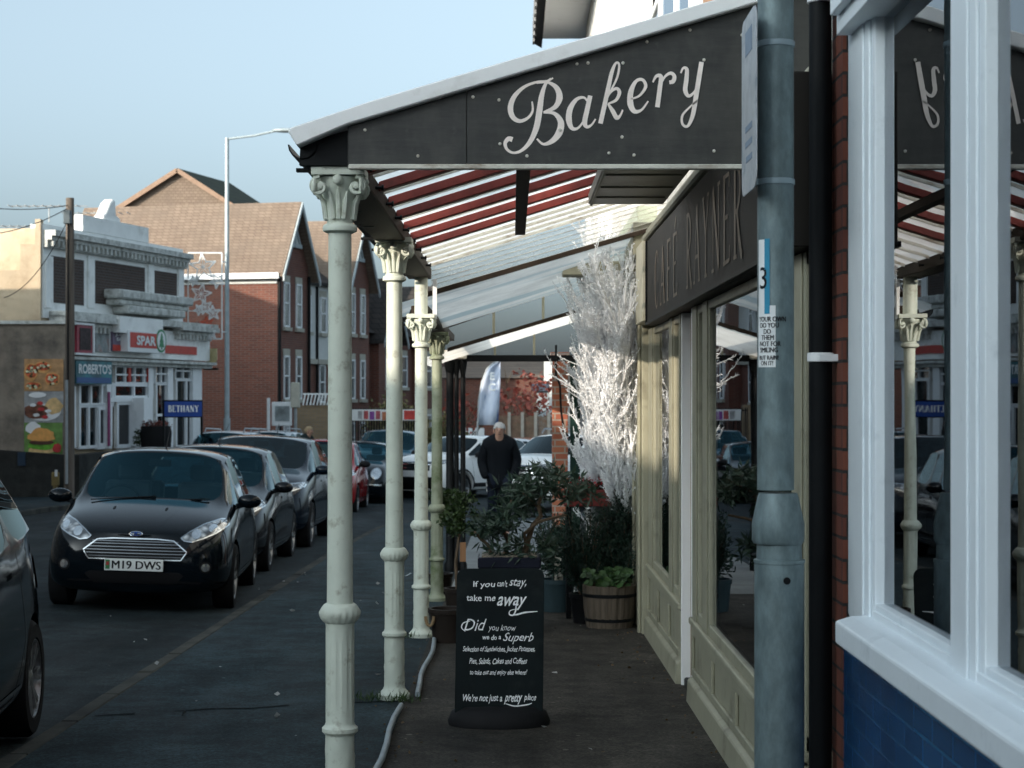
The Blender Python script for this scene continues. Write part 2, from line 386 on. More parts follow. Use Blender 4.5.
# our pavement (kerb side) and the private forecourt under the veranda
kl = [p for p in line(RK[:6], 1.5)]
sheet('pavement', [(x+.105, y) for x, y in kl], [(-.62+(.25 if y > 30 else 0)+max(0, y-30)*.5, y) for x, y in kl], m_pave, 0)
fl = [(-.62, y) for y in [-12+1.5*i for i in range(30)]]
sheet('forecourt', fl, [(3.0, y) for x, y in fl], m_fore, .004)
tag(sheet('pavement', [(.4, 34), (.4, 35), (8, 36.3)], [(8, 31), (8, 32), (9, 36)], m_pave, 0), kind='structure')
sheet('pavement', [(-26, y) for x, y in line(LK, 3.)], [(x-.105, y) for x, y in line(LK, 3.)], m_pave, .0)
sheet('forecourt', [(-.60, 17.6+i*1.1) for i in range(14)], [(1.02, 17.6+i*1.1) for i in range(14)], mat('pale far forecourt', (.16, .17, .17), .8, var=.25, scale=3, bump=.4, dirt=(.07, .075, .075), dscale=1.5, damt=.4), .009)  # second, paler sheet laid over the far end of the forecourt
m_kerb = mat('kerb stone', (.050, .050, .043), .85, var=.45, scale=2, bump=.4, dirt=(.03, .03, .03))
def kerb(name, pts, side):
    mb = MB(); P = line(pts, .92)
    for (a, b), (c, d) in zip(P, P[1:]):
        v = Vector((c-a, d-b, 0)); L = v.length; v.normalize(); n = Vector((v.y, -v.x, 0))*side
        q = .006
        KW = .115; j1, j2 = R.uniform(-.004, .006), R.uniform(-.004, .006)
        mb.hexa([Vector((a, b, gz(b)-.12))+v*q, Vector((c, d, gz(d)-.12))-v*q, Vector((c, d, gz(d)-.12))-v*q+n*KW, Vector((a, b, gz(b)-.12))+v*q+n*KW,
                 Vector((a, b, gz(b)+.004+j1))+v*q, Vector((c, d, gz(d)+.004+j2))-v*q, Vector((c, d, gz(d)+.004+j2))-v*q+n*KW, Vector((a, b, gz(b)+.004+j1))+v*q+n*KW])
    return tag(mb.build(name, m_kerb, bevel=.015), kind='structure')
kerb('kerb', RK, 1); kerb('kerb', LK, -1)
# litter-sized pale marks and cracks in the pavement are in its material; two trench scars are real strips
m_scar = mat('trench repair tarmac', (.009, .011, .012), .95, bump=.6, spec=.05)
mb = MB()
for a, b, c, d in [(-2.3, 10.2, -.66, 10.75), (-2.3, 17.0, -.7, 17.3)]:
    P = [(a+(c-a)*i/8, b+(d-b)*i/8+R.uniform(-.05, .05)) for i in range(9)]
    for i_, ((x, y), (x2, y2)) in enumerate(zip(P, P[1:])):
        if i_ in (1, 5): continue
        mb.add([(x, y-.008, gz(y-.008)+.004), (x2, y2-.012, gz(y2-.012)+.004), (x2, y2+.02, gz(y2+.02)+.004), (x, y+.014, gz(y+.014)+.004)], [(0, 1, 2, 3)])
tag(mb.build('pavement', m_scar), kind='structure')

# ================================================================ paints
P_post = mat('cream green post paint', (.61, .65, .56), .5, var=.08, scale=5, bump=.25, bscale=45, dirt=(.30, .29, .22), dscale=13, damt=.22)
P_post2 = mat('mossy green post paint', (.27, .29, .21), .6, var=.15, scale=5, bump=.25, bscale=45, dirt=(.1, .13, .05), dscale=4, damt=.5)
P_black = mat('black gloss paint', (.007, .008, .009), .5, bump=.15, bscale=30)
P_beam = mat('dark stained timber beam', (.035, .025, .018), .6, var=.35, scale=4, bump=.3, stretch=(1, .2, 1))
P_red = mat('oxblood rafter paint', (.20, .030, .023), .55, var=.5, scale=1.6, bump=.2, dirt=(.06, .012, .01), dscale=1.3, damt=.5)
P_white = mat('white gloss paint', (.82, .83, .83), .4, var=.03, scale=3, bump=.06, dirt=(.6, .59, .56), dscale=2, damt=.1)
P_shop = mat('white shop window paint', (.78, .84, .88), .38, var=.04, scale=2.5, bump=.12, bscale=25, dirt=(.60, .66, .70), dscale=5, damt=.12)
P_old = mat('flaking cream trim', (.62, .60, .53), .7, var=.15, scale=9, bump=.3, dirt=(.2, .13, .08), dscale=12, damt=.45, stretch=(.4, 1, 1))
P_sage = mat('sage cafe paint', (.29, .28, .205), .5, var=.1, scale=4, bump=.12, bscale=25, dirt=(.15, .14, .10), dscale=3, damt=.3)
P_cream = mat('cream render', (.52, .50, .40), .8, var=.12, scale=3, bump=.3, dirt=(.3, .29, .2), dscale=2, damt=.4)
P_sign = mat('dark brown sign board', (.016, .013, .010), .6, var=.3, scale=3, bump=.1, bscale=15, spec=.25)
P_gold = mat('dull gold lettering', (.17, .125, .085), .5, .2)
P_letter = mat('off white lettering', (.86, .77, .71), .6, var=.08, scale=25)
P_chalk = mat('chalk pen lettering', (.85, .86, .86), .8, var=.2, scale=60)
P_galv = mat('galvanised steel', (.145, .195, .205), .5, .25, var=.3, scale=30, bump=.12, bscale=90, dirt=(.115, .16, .175), dscale=16, damt=.4, stretch=(1, 1, .45))
P_wood = mat('bare door timber', (.26, .13, .06), .6, var=.3, scale=5, stretch=(1, 1, .15), bump=.2)
G_win = glassmat('shop window glass', (.70, .78, .80), ior=2.2, wavy=.03)
G_far = glassmat('distant window glass', (.5, .56, .6), ior=1.6)
m_dark = mat('dark shop interior', (.02, .019, .018), .9)

# ================================================================ veranda
PX = -.69
ver = thing('veranda', 'glazed shop veranda with red rafters on pale cast iron columns over the pavement', 'veranda', (PX, 7.4, gz(7.4)))
def column(Y, top, paint, lean=0.):
    x0 = PX; zb = gz(Y); H = top-zb
    prof = [(.092, 0), (.092, .03), (.08, .045), (.066, .06), (.060, .075), (.058, .36), (.061, .365), (.072, .375), (.072, .390), (.061, .400),
            (.0575, .41), (.0575, .80), (.060, .81)]
    pl = MB()
    def flute(j, a, h):
        if .1 < h < .34: return 1+.05*math.sin(a*5+h*22)*math.sin(h*75)
        if .43 < h < .79: return 1-.07*(math.cos(a*8) > .1)
        return 1
    fine = []
    for (r, h), (r2, h2) in zip(prof, prof[1:]):
        k = 10 if h2-h > .2 else 1
        fine += [(r+(r2-r)*i/k, h+(h2-h)*i/k) for i in range(k)]
    fine.append(prof[-1]); T = H-.235
    fine += [(.053, .88), (.0495, 1.3), (.047, T-.3), (.046, T)]
    post = pl.lathe(fine, (x0, Y, zb), 32, mod=flute).build('post', paint, ver, smooth=30)
    k = MB()
    k.lathe([(.064, .812), (.070, .818), (.078, .828), (.084, .843), (.085, .855), (.077, .866), (.073, .873), (.066, .882), (.058, .888)], (x0, Y, zb), 64, mod=lambda j, a, h: 1-.10*(1-abs(math.sin(a*9)))*(.815 < h < .862))
    k.build('collar', paint, post, smooth=60)
    c = MB()
    c.lathe([(.052, T-.02), (.068, T-.012), (.07, T), (.066, T+.012), (.052, T+.02), (.054, T+.05), (.060, T+.10), (.070, T+.15), (.088, T+.185), (.09, T+.2)], (x0, Y, zb), 32,
            mod=lambda j, a, h: 1+(.04*math.sin(a*6+h*40)*math.sin(h*55) if T+.03 < h < T+.18 else 0))
    c.box(x0-.105, x0+.105, Y-.105, Y+.105, zb+T+.205, zb+T+.235)
    for sx in (-1, 1):                                   # scrolls on the four faces
        for face in range(4):
            rot = Matrix.Rotation(face*PI/2, 3, 'Z'); pts = []
            for i in range(22):
                a = i/21*2.4*PI; rr = .040*(1-i/24)
                pts.append(Vector((x0, Y, zb+T+.158))+rot @ Vector((sx*(.072+rr*math.sin(a)*1.0), -.092, rr*math.cos(a))))
            c.tube(pts, .0085, 6)
            c.lathe([(.001, 0), (.011, .002), (.011, .010), (.001, .014)], Vector((x0, Y, zb+T+.158))+rot @ Vector((sx*.072, -.09, 0)), 10, axis=rot @ Vector((0, -1, 0)))
    for face in range(4):
        rot = Matrix.Rotation(face*PI/2, 3, 'Z')
        c.ball(Vector((x0, Y, zb+T+.185))+rot @ Vector((0, -.095, 0)), .022, 8, 6)
        for q in (-1, 0, 1): c.tube([Vector((x0, Y, zb+T+.035))+rot @ Vector((.02*q, -.053, 0)), Vector((x0, Y, zb+T+.10))+rot @ Vector((.028*q, -.062, 0)), Vector((x0, Y, zb+T+.14+.015*(q == 0)))+rot @ Vector((.036*q, -.082, 0))], [.012, .011, .004], 6)
    c.build('capital', paint, post, smooth=50)
    return post
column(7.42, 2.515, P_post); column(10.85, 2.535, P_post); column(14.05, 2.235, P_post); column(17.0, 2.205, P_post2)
K = .31
zs = lambda x, zg: zg+K*(x+.62)                          # roof line over x; zg = height at the beam
# beams and gutters
MB().box(-.80, -.62, 7.34, 14.25, 2.515, 2.60).build('beam', P_beam, ver, bevel=.006)
mb = MB()
for y in [7.7+.7*i for i in range(9)]: MB().lathe([(.008, 0), (.008, .03), (.014, .03), (.014, .04)], (-.622, y, 2.555), 8, axis=(1, 0, 0)).build('bolt', P_black, ver)
def gutter(y0, y1, x, z, r=.075):
    vs = []; n = 9
    for j, y in enumerate((y0, y1)):
        for i in range(n):
            a = PI+PI*i/(n-1); vs.append((x+r*math.cos(a), y, z+r*math.sin(a)))
        for i in range(n):
            a = 2*PI-PI*i/(n-1); vs.append((x+(r-.006)*math.cos(a), y, z+(r-.006)*math.sin(a)))
    m = 2*n; mb = MB(); mb.add(vs, [[i, (i+1) % m, m+(i+1) % m, m+i] for i in range(m)]+[list(range(m))[::-1], list(range(m, 2*m))])
    for k in range(int((y1-y0)/.8)+1): mb.box(x-.045, x+.09, y0+.15+.8*k, y0+.19+.8*k, z-.088, z-.074)
    return mb.build('gutter', P_black, ver, smooth=40)
gutter(7.3, 14.3, -.825, 2.60, .06); gutter(14.2, 20.6, -.84, 2.28, .065)
MB().box(-.775, -.64, 14.2, 20.6, 2.235, 2.31).build('beam', P_beam, ver, bevel=.006)
MB().tube([(PX, 14.05, 2.235), (PX, 14.05, 2.515)], .05, 16).build('post', P_post, ver, smooth=40)
MB().box(-.60, -.57, 14.0, 14.06, 2.2, 2.5).build('bracket', P_white, ver)
# first roof: glazed between red rafters
for y in [7.95, 8.62, 9.28, 9.94, 10.6, 11.28, 11.95]:
    MB().prism([(-.62, y-.028, zs(-.62, 2.560)), (1.2, y-.028, zs(1.2, 2.553)), (1.2, y-.028, zs(1.2, 2.605)), (-.62, y-.028, zs(-.62, 2.605))], (0, .085, 0)).build('rafter', P_red, ver, bevel=.004)
MB().box(.02, .085, 7.36, 11.9, zs(.05, 2.44), zs(.05, 2.49)).build('purlin', P_beam, ver)
m_glz = sheetmat('wired roof glazing', (.92, .93, .93), .95, .3)
def roofsheet(y0, y1, zg0, zg1, m, name='roof_panel', corr=0, x1=1.2, x0=-.9):
    vs = []; fs = []; n = int((y1-y0)*100) if corr else 2
    for i in range(n+1):
        y = y0+(y1-y0)*i/n; zg = zg0+(zg1-zg0)*i/n; dz = .016*math.cos(2*PI*i/8) if corr else 0
        vs += [(x0, y, zs(x0, zg)+dz), (x1, y, zs(x1, zg)+dz)]
    mb = MB(); mb.add(vs, [(2*i, 2*i+1, 2*i+3, 2*i+2) for i in range(n)])
    o = mb.build(name, m, ver, smooth=80)
    return o
roofsheet(7.33, 14.25, 2.612, 2.612, m_glz, x0=-.80)
for y in [8.28, 8.95, 9.6, 10.27, 10.94, 11.6, 12.3, 12.7, 13.1, 13.5, 13.9]:      # glazing bars
    MB().prism([(-.62, y-.01, zs(-.62, 2.585)), (1.2, y-.01, zs(1.2, 2.585)), (1.2, y-.01, zs(1.2, 2.606)), (-.62, y-.01, zs(-.62, 2.606))], (0, .02, 0)).build('glazing_bar', P_old, ver)
# boarded step at y = 14.2
m_board = sheetmat('white ribbed step panel', (.92, .92, .92), .7, .72)
st = MB()
for k in range(5):
    a, b = 2.425+.037*k, 2.425+.037*(k+1)-.004
    st.add([(-.62, 14.18, zs(-.62, a)), (1.2, 14.18, zs(1.2, a-.04)), (1.2, 14.18, zs(1.2, b-.04)), (-.62, 14.18, zs(-.62, b))], [(0, 1, 2, 3)])
st.build('step_boards', m_board, ver)
for k in range(6): z_ = 2.423+.037*k; MB().prism([(-.62, 14.17, zs(-.62, z_)), (1.2, 14.17, zs(1.2, z_-.04)), (1.2, 14.17, zs(1.2, z_-.036)), (-.62, 14.17, zs(-.62, z_+.004))], (0, .02, 0)).build('step_rib', P_old, ver)
MB().prism([(-.66, 14.15, zs(-.66, 2.385)), (1.2, 14.15, zs(1.2, 2.35)), (1.2, 14.15, zs(1.2, 2.383)), (-.66, 14.15, zs(-.66, 2.423))], (0, .07, 0)).build('step_rail', P_beam, ver)
# second roof: corrugated plastic, third: sheet; vertical glazing at each step
m_corr = sheetmat('corrugated roof plastic', (.93, .94, .92), .93, .06, bands=(.50, .60, .63))
roofsheet(14.24, 17.2, 2.39, 2.27, m_corr, corr=1.3)
m_clear = sheetmat('clouded step glazing', (.88, .89, .92), .85, .94)
def steppane(y, za, zb, x0, x1, bars, lowflat=None):
    za_ = (lambda x: za+.30*(x+.62)) if lowflat is None else (lambda x: lowflat)
    zb_ = lambda x: zb+.34*(x+.62)
    MB().add([(x0, y, za_(x0)), (x1, y, za_(x1)), (x1, y, zb_(x1)), (x0, y, max(zb_(x0), za_(x0)+.01))], [(0, 1, 2, 3)]).build('step_pane', m_clear, ver)
    for bx in bars: MB().box(bx-.012, bx+.012, y-.02, y+.026, za_(bx)+.002, zb_(bx)-.002).build('glazing_bar', P_sage, ver)
    MB().prism([(x0, y-.03, zb_(x0)), (x1, y-.03, zb_(x1)), (x1, y-.03, zb_(x1)+.045), (x0, y-.03, zb_(x0)+.045)], (0, .06, 0)).build('step_rail', P_beam, ver)
    if lowflat is None:
        MB().prism([(x0, y-.03, za_(x0)-.035), (x1, y-.03, za_(x1)-.035), (x1, y-.03, za_(x1)), (x0, y-.03, za_(x0))], (0, .06, 0)).build('step_rail', P_beam, ver)
steppane(17.22, 2.06, 2.245, -.60, 1.04, (-.17, .29))
roofsheet(17.26, 20.6, 2.035, 2.035, sheetmat('flat roof plastic', (.9, .9, .87), .9, .1), x1=1.1)
steppane(20.5, 2.0, 2.03, -.52, 1.04, (-.19, .245), lowflat=2.075)
MB().box(-.62, 1.04, 20.46, 20.56, 2.005, 2.075).build('lintel', P_black, ver, bevel=.005)
for (px, wd) in ((450, .045), (456.5, .028), (463, .03)):
    p = at(px, 400, 20.5); pm = MB(); pm.lathe([(wd*1.5, 0), (wd*1.5, .08), (wd, .12), (wd, .8), (wd*1.35, .84), (wd, .88), (wd*.9, 2.2-.02), (wd*1.5, 2.3), (wd*1.6, 2.38)], (p.x, 20.5, gz(20.5)), 12)
    pm.build('iron_post', P_black, ver, smooth=40)
MB().box(-.78, -.5, 20.4, 20.6, 2.03, 2.13).build('beam', P_old, ver, bevel=.01)
# verge: white capping along the slope above the sign, and the flaking strip under it
vz = lambda x: 2.665+.2974*(x+.647)
cap = MB(); cap.prism([(-.875, 7.22, 2.64), (-.84, 7.22, 2.585), (-.645, 7.22, 2.665+.004), (1.2, 7.22, vz(1.2)+.002), (1.2, 7.22, vz(1.2)+.062), (-.55, 7.22, vz(-.55)+.066), (-.865, 7.22, 2.655)], (0, .14, 0))
cap.build('verge_capping', P_white, ver, bevel=.005, segs=1)
MB().box(-.64, 1.19, 7.225, 7.262, 2.494, 2.514).build('trim', P_old, ver, bevel=.004)
MB().prism([(-.84, 7.3, 2.52), (-.640, 7.3, 2.517), (-.640, 7.3, 2.66), (-.835, 7.3, 2.60)], (0, .05, 0)).build('end_board', P_black, ver)
# strip light cover / soffit box under the roof by the wall
MB().box(.45, .89, 9.0, 10.9, 2.742, 2.80).build('soffit_box', mat('soffit metal', (.20, .20, .15), .4, .3, var=.3, scale=3, dirt=(.08, .08, .055), dscale=3), ver)
mb = MB()
for y in (9.45, 10.0, 10.5): mb.box(.47, .87, y-.008, y+.008, 2.735, 2.744)
mb.box(.46, .475, 9.0, 10.9, 2.732, 2.744)
mb.build('soffit_trim', P_sage, ver)

# ================================================================ Bakery board
fs_ = thing('fascia_sign', 'dark wedge shaped fascia board with Bakery in white script across the veranda end', 'sign', (.25, 7.26, 2.515))
m_fascia = None
m, nt, out = nodes('weathered black fascia'); cc = coords(nt)
a = noise_n(nt, coords(nt, (1, 1, 7)), 3.5, 9, .75); gx = noise_n(nt, cc, .9, 2)
c = ramp(nt, a, [(.3, (.010, .0115, .0115)), (.7, (.036, .036, .033))]); c = mixc(nt, ramp(nt, noise_n(nt, cc, 26, 4), [(.62, (0, 0, 0)), (.8, (.6, .6, .6))]), c, (.07, .07, .065))
c = mixc(nt, ramp(nt, noise_n(nt, coords(nt, (1, 1, .5)), 2.3, 5, .7), [(.45, (0, 0, 0)), (.75, (.8, .8, .8))]), c, (.075, .072, .063))
bsdf(nt, out, c, .55, 0, bumpn(nt, a, .3, .006)); m_fascia = m
MB().prism([(-.645, 7.26, 2.515), (-.1775, 7.26, 2.515), (-.1775, 7.26, vz(-.1775)), (-.645, 7.26, vz(-.645))], (0, .045, 0)).build('board', m_fascia, fs_, bevel=.003)
MB().prism([(-.177, 7.26, 2.515), (1.19, 7.26, 2.515), (1.19, 7.26, vz(1.19)), (-.177, 7.26, vz(-.177))], (0, .045, 0)).build('board', m_fascia, fs_, bevel=.003)
sc_ = MB()
for px, py in [(473, 97), (499, 100), (577, 64), (588, 63), (623, 63), (647, 42), (418, 156), (500, 144), (527, 156), (609, 153), (634, 155), (714, 151), (742, 35), (365, 130), (690, 30), (560, 130), (704, 60), (622, 137)]:
    p = at(px, py, 7.258); MB().lathe([(.0065, 0), (.0065, .003), (.003, .005)], p, 8, axis=(0, -1, 0)).build('screw_head', P_old, fs_)
def bk(x, y): p = at(480+x/3.938, 50+y/3.938, 7.26); return (p.x, p.z)
lt = MB(); U = 7.26/F/3.938
def bs(pts, w, i=[0]):
    i[0] += 1
    lt.ribbon([bk(*p) for p in pts], [x*U for x in w], (0, 7.26, 0), (1, 0, 0), (0, 0, 1), .0008+.0003*i[0])
bs([(205, 203), (207, 240), (188, 268), (155, 280), (128, 262), (120, 225), (136, 182), (175, 145), (225, 126), (265, 122), (288, 110)], [6, 9, 11, 15, 20, 22, 18, 12, 9, 8, 6])
bs([(280, 112), (258, 135), (243, 180), (234, 240), (222, 305), (198, 360), (165, 395), (132, 405), (107, 392), (99, 368), (112, 350), (128, 353)], [7, 12, 20, 24, 23, 18, 12, 9, 11, 14, 18, 20])
bs([(222, 130), (268, 128), (302, 150), (313, 188), (295, 225), (250, 246)], [7, 10, 20, 26, 18, 8])
bs([(250, 246), (292, 250), (318, 283), (312, 325), (285, 358), (250, 371), (224, 350)], [8, 14, 24, 28, 20, 10, 7])
bs([(428, 212), (410, 188), (380, 195), (355, 232), (350, 275), (362, 308), (385, 308), (408, 278), (424, 228)], [6, 9, 14, 22, 24, 16, 9, 7, 6])
bs([(434, 180), (422, 235), (412, 285), (422, 303), (440, 294), (455, 272)], [18, 19, 20, 13, 8, 6])
bs([(474, 290), (488, 228), (505, 150), (519, 88), (535, 52), (548, 60), (540, 108), (515, 160), (494, 196)], [18, 18, 17, 15, 9, 9, 9, 7, 6])
bs([(490, 215), (510, 172), (536, 152), (549, 168), (535, 198), (504, 212)], [6, 8, 12, 15, 12, 6])
bs([(504, 212), (522, 240), (538, 267), (552, 258), (562, 236)], [8, 17, 18, 9, 6])
bs([(594, 194), (628, 180), (652, 145), (640, 118), (614, 124), (594, 165), (592, 212), (608, 242), (636, 236), (662, 202)], [6, 9, 13, 12, 13, 21, 24, 18, 9, 6])
bs([(680, 128), (694, 104), (712, 106), (708, 150), (698, 226)], [6, 12, 17, 18, 18])
bs([(706, 150), (726, 108), (750, 92), (765, 104), (760, 124), (745, 128)], [6, 9, 13, 15, 17, 14])
bs([(790, 92), (800, 72), (814, 78), (812, 120), (808, 160), (822, 182), (846, 162), (860, 120)], [6, 9, 15, 18, 18, 13, 8, 6])
bs([(872, 48), (862, 110), (850, 185), (838, 255), (818, 300), (797, 292), (797, 258), (825, 226), (855, 200)], [18, 19, 19, 17, 11, 10, 9, 7, 5])
lt.build('lettering', P_letter, fs_)

# ================================================================ cafe building
WX = 1.06
cafe = thing('cafe_building', 'white upper storey and sage green cafe shopfront beside the veranda', 'building', (WX, 10, gz(10)))
m_rend = mat('white upper render', (.66, .65, .62), .8, var=.06, scale=2, bump=.25, dirt=(.5, .47, .42), dscale=1.5, damt=.3)
# upper wall with real window openings: y ranges of the windows
def wall_with_holes(mb, x0, x1, y0, y1, z0, z1, holes):
    ys = sorted({y0, y1, *[h[0] for h in holes], *[h[1] for h in holes]})
    for a, b in zip(ys, ys[1:]):
        hs = sorted([h for h in holes if h[0] <= a+1e-6 and h[1] >= b-1e-6], key=lambda h: h[2]); z = z0
        for h in hs: mb.box(x0, x1, a, b, z, h[2]); z = h[3]
        mb.box(x0, x1, a, b, z, z1)
UW = [(12.6, 17.2, 3.75, 5.6), (21.6, 24.6, 3.9, 6.2)]
mb = MB(); wall_with_holes(mb, 1.2, 1.5, 6.48, 20.7, 2.86, 8.2, UW[:1]); mb.box(1.2, 1.5, 20.7, 30, 3.2, 8.2); mb.build('wall', m_rend, cafe)
for y0, y1, z0, z1 in UW[:1]:
    f = MB(); xs = 1.235
    for y in (y0+.04, y0+(y1-y0)*.33, y0+(y1-y0)*.66, y1-.04): f.box(xs, xs+.06, y-.04, y+.04, z0, z1)
    for z in (z0+.04, z1-.04, z1-.6): f.box(xs+.001, xs+.059, y0, y1, z-.035, z+.035)
    w_ = f.build('window', P_white, cafe, bevel=.006)
    MB().box(xs+.02, xs+.026, y0, y1, z0, z1).build('pane', G_far, w_)
    cu = MB()
    vs = []; n = 40
    for i in range(n+1):
        y = y0+.1+(y1-y0-.2)*i/n; dx = .03*math.sin(i*1.9)
        vs += [(1.36+dx, y, z0), (1.36+dx, y, z1)]
    cu.add(vs, [(2*i, 2*i+2, 2*i+3, 2*i+1) for i in range(n) if i < 15 or i > 26]); cu.build('curtain', mat('beige curtain', (.35, .30, .24), .9), w_, smooth=60)
bar_ = MB()
for y in (22.4, 23.0, 23.6, 24.2): bar_.box(1.13, 1.2, y-.06, y+.06, 3.2, 8.2)
bar_.build('window_ribs', P_white, cafe)
for y in (11.1,): MB().box(1.165, 1.2, y-.18, y+.18, 2.9, 8.2).build('quoin', mat('tan brick quoin', (.34, .20, .12), .8), cafe)
ev = MB(); ev.box(.48, 1.25, 12, 31, 7.62, 7.70)
ev.build('eave', P_white, cafe)
ev = MB(); ev.prism([(.36, 12, 7.55), (.50, 12, 7.47), (.54, 12, 7.9), (.36, 12, 7.78)], (0, 19.05, 0)); ev.build('gutter', P_black, cafe)
for i in range(9): MB().box(.34, .37, 26.0+.55*i, 26.28+.55*i, 7.46, 7.80).build('gutter_bracket', mat('bracket grey', (.2, .2, .2), .5), cafe)
MB().prism([(.4, 12, 7.8), (1.5, 12, 8.8), (1.5, 12, 8.9), (.4, 12, 7.9)], (0, 19, 0)).build('roof', mat('dark slate', (.04, .04, .045), .6), cafe)
# ground-floor structure
mb = MB(); mb.box(1.125, 1.45, 6.48, 15.3, 2.16, 2.858); mb.build('wall', P_cream, cafe, label='cream render above the shop sign')
mb = MB(); mb.box(.96, 1.12, 7.35, 13.7, 2.752, 2.80); mb.box(.99, 1.12, 7.35, 13.7, 2.80, 2.85); mb.build('cornice', P_sage, cafe, bevel=.012)
mb = MB(); mb.box(1.0, 1.13, 14.22, 15.25, gz(15)-.05, 2.70); mb.box(.975, 1.0, 14.3, 14.45, gz(15)-.05, 2.70); mb.box(.975, 1.0, 14.98, 15.15, gz(15)-.05, 2.70)
mb.box(.93, 1.13, 14.2, 15.27, 2.70, 2.95); mb.build('pilaster', P_sage, cafe, bevel=.008)
mb = MB(); mb.box(.95, 1.13, 13.52, 14.21, 2.16, 2.75); mb.build('pilaster', P_cream, cafe, bevel=.006)
ZS, ZH = .33, 2.125
def stall(y0, y1, n):
    b = MB(); zg = gz((y0+y1)/2)-.1
    b.box(WX, WX+.1, y0, y1, zg, ZS-.04)
    o = b.build('stallriser', P_sage, cafe)
    t = MB(); t.box(WX-.035, WX+.12, y0, y1, ZS-.04, ZS); t.build('sill', P_sage, o, bevel=.01, segs=2)
    t = MB(); t.prism([(WX-.055, y0, gz(y0)-.1), (WX-.004, y0, gz(y0)-.1), (WX-.004, y0, gz(y0)+.15), (WX-.04, y0, gz(y0)+.13)], (0, y1-y0, gz(y1)-gz(y0))); t.build('plinth', P_sage, o, bevel=.006)
    t = MB(); L = (y1-y0)/n
    zl0, zl1 = gz((y0+y1)/2)+.19, ZS-.05
    t.box(WX-.02, WX-.001, y0, y1, zl1-.05, zl1)
    t.hexa([(WX-.02, y0, gz(y0)+.152), (WX-.001, y0, gz(y0)+.152), (WX-.001, y1, gz(y1)+.152), (WX-.02, y1, gz(y1)+.152), (WX-.02, y0, gz(y0)+.20), (WX-.001, y0, gz(y0)+.20), (WX-.001, y1, gz(y1)+.20), (WX-.02, y1, gz(y1)+.20)])
    for i in range(n+1): y = y0+L*i; t.box(WX-.0195, WX-.0015, max(y0, y-.05), min(y1, y+.05), gz(y)+.19, zl1-.045)
    t.build('panel_frame', P_sage, o, bevel=.004)
stall(11.45, 14.22, 3); stall(6.62, 10.75, 4)
def winframe(stiles, y0, y1, nm='window'):
    f = MB()
    for a, b in stiles:
        f.box(WX-.010, WX+.08, a, b, ZS+.001, ZH); f.box(WX-.018, WX-.010, a+.05, b-.05, ZS+.001, ZH)
    f.box(WX-.009, WX+.079, y0, y1, ZS+.0015, ZS+.06); f.box(WX-.009, WX+.079, y0, y1, ZH-.05, ZH-.001)
    o = f.build(nm, P_sage, cafe, bevel=.006)
    MB().box(WX+.008, WX+.014, y0+.01, y1-.01, ZS, ZH).build('pane', G_win, o)
winframe([(11.45, 11.62), (12.0, 12.35), (13.72, 14.2)], 11.45, 14.2)
winframe([(6.62, 6.95), (9.85, 10.18), (10.42, 10.75)], 6.62, 10.75)
# recessed doorway between the two windows
d = MB(); d.box(1.30, 1.34, 10.86, 11.38, gz(11), 2.05); dd = d.build('door', P_wood, cafe, bevel=.006)
MB().box(1.288, 1.30, 10.98, 11.26, .9, 1.95).build('pane', G_win, dd)
mb = MB(); mb.box(1.045, 1.40, 11.40, 11.449, gz(11)-.05, ZH); mb.box(1.045, 1.40, 10.752, 10.80, gz(11)-.05, ZH); mb.build('door_jamb', P_white, cafe, bevel=.004, label='white painted jambs of the recessed cafe door')
MB().box(1.10, 1.16, 11.37, 11.399, gz(11), 2.1).build('door_edge', P_wood, cafe)
mb = MB(); mb.box(1.06, 1.42, 10.8, 11.4, gz(11.2)-.02, gz(11.2)+.05); mb.build('doorstep', P_black, cafe, bevel=.01)
# dark interior behind the glass
mb = MB(); mb.box(4.2, 4.3, 6.3, 15.2, -.3, 2.9); mb.box(1.42, 4.2, 6.3, 15.2, 2.86, 2.9); mb.box(1.2, 4.2, 6.3, 15.2, -.32, -.28); mb.box(1.5, 4.2, 15.2, 15.3, -.3, 2.9); mb.box(1.2, 4.2, 6.5, 6.56, -.3, 2.86)
mb.build('interior', m_dark, cafe)
sh = MB()
for z in (.55, .95, 1.35): sh.box(1.55, 1.85, 9.3, 10.3, z, z+.03)
sh.box(1.55, 1.85, 9.27, 9.3, -.2, 1.5); sh.box(1.55, 1.85, 10.3, 10.33, -.2, 1.5)
tag(sh.build('shelf_unit', P_wood), 'brown timber shelf unit inside the cafe window', 'shelf')
for i, (y, z) in enumerate([(9.5, .98), (9.75, .98), (10.0, .98), (9.6, .58), (9.95, .58), (9.6, 1.38)]):
    j = MB(); j.lathe([(.05, 0), (.055, .02), (.055, .12), (.035, .15), (.035, .17)], (1.68, y, z), 12)
    tag(j.build('jar', mat('stoneware', (.4, .33, .24), .4), smooth=40), 'small stoneware jar on the shelf unit in the cafe window', 'jar', 'jars on the cafe shelf')
# name board over the windows
sg = thing('shop_sign', 'long dark brown board reading Café Rayner above the cafe windows', 'sign', (1.0, 10, 2.15))
MB().box(.985, 1.115, 6.48, 13.5, 2.13, 2.745).build('board', P_sign, sg, bevel=.004)
mb = MB(); mb.box(.972, .985, 6.48, 13.5, 2.13, 2.15); mb.box(.972, .985, 13.48, 13.5, 2.15, 2.745); mb.build('frame', P_black, sg)
mb = MB(); serif(mb, 'CAFÉ', (.985, 12.72, 2.22), (0, -1, 0), (0, 0, 1), 1.72, .37, .05, .42); serif(mb, 'RAYNER', (.985, 10.42, 2.22), (0, -1, 0), (0, 0, 1), 2.5, .40, .05, .42)
mb.build('lettering', P_gold, sg)

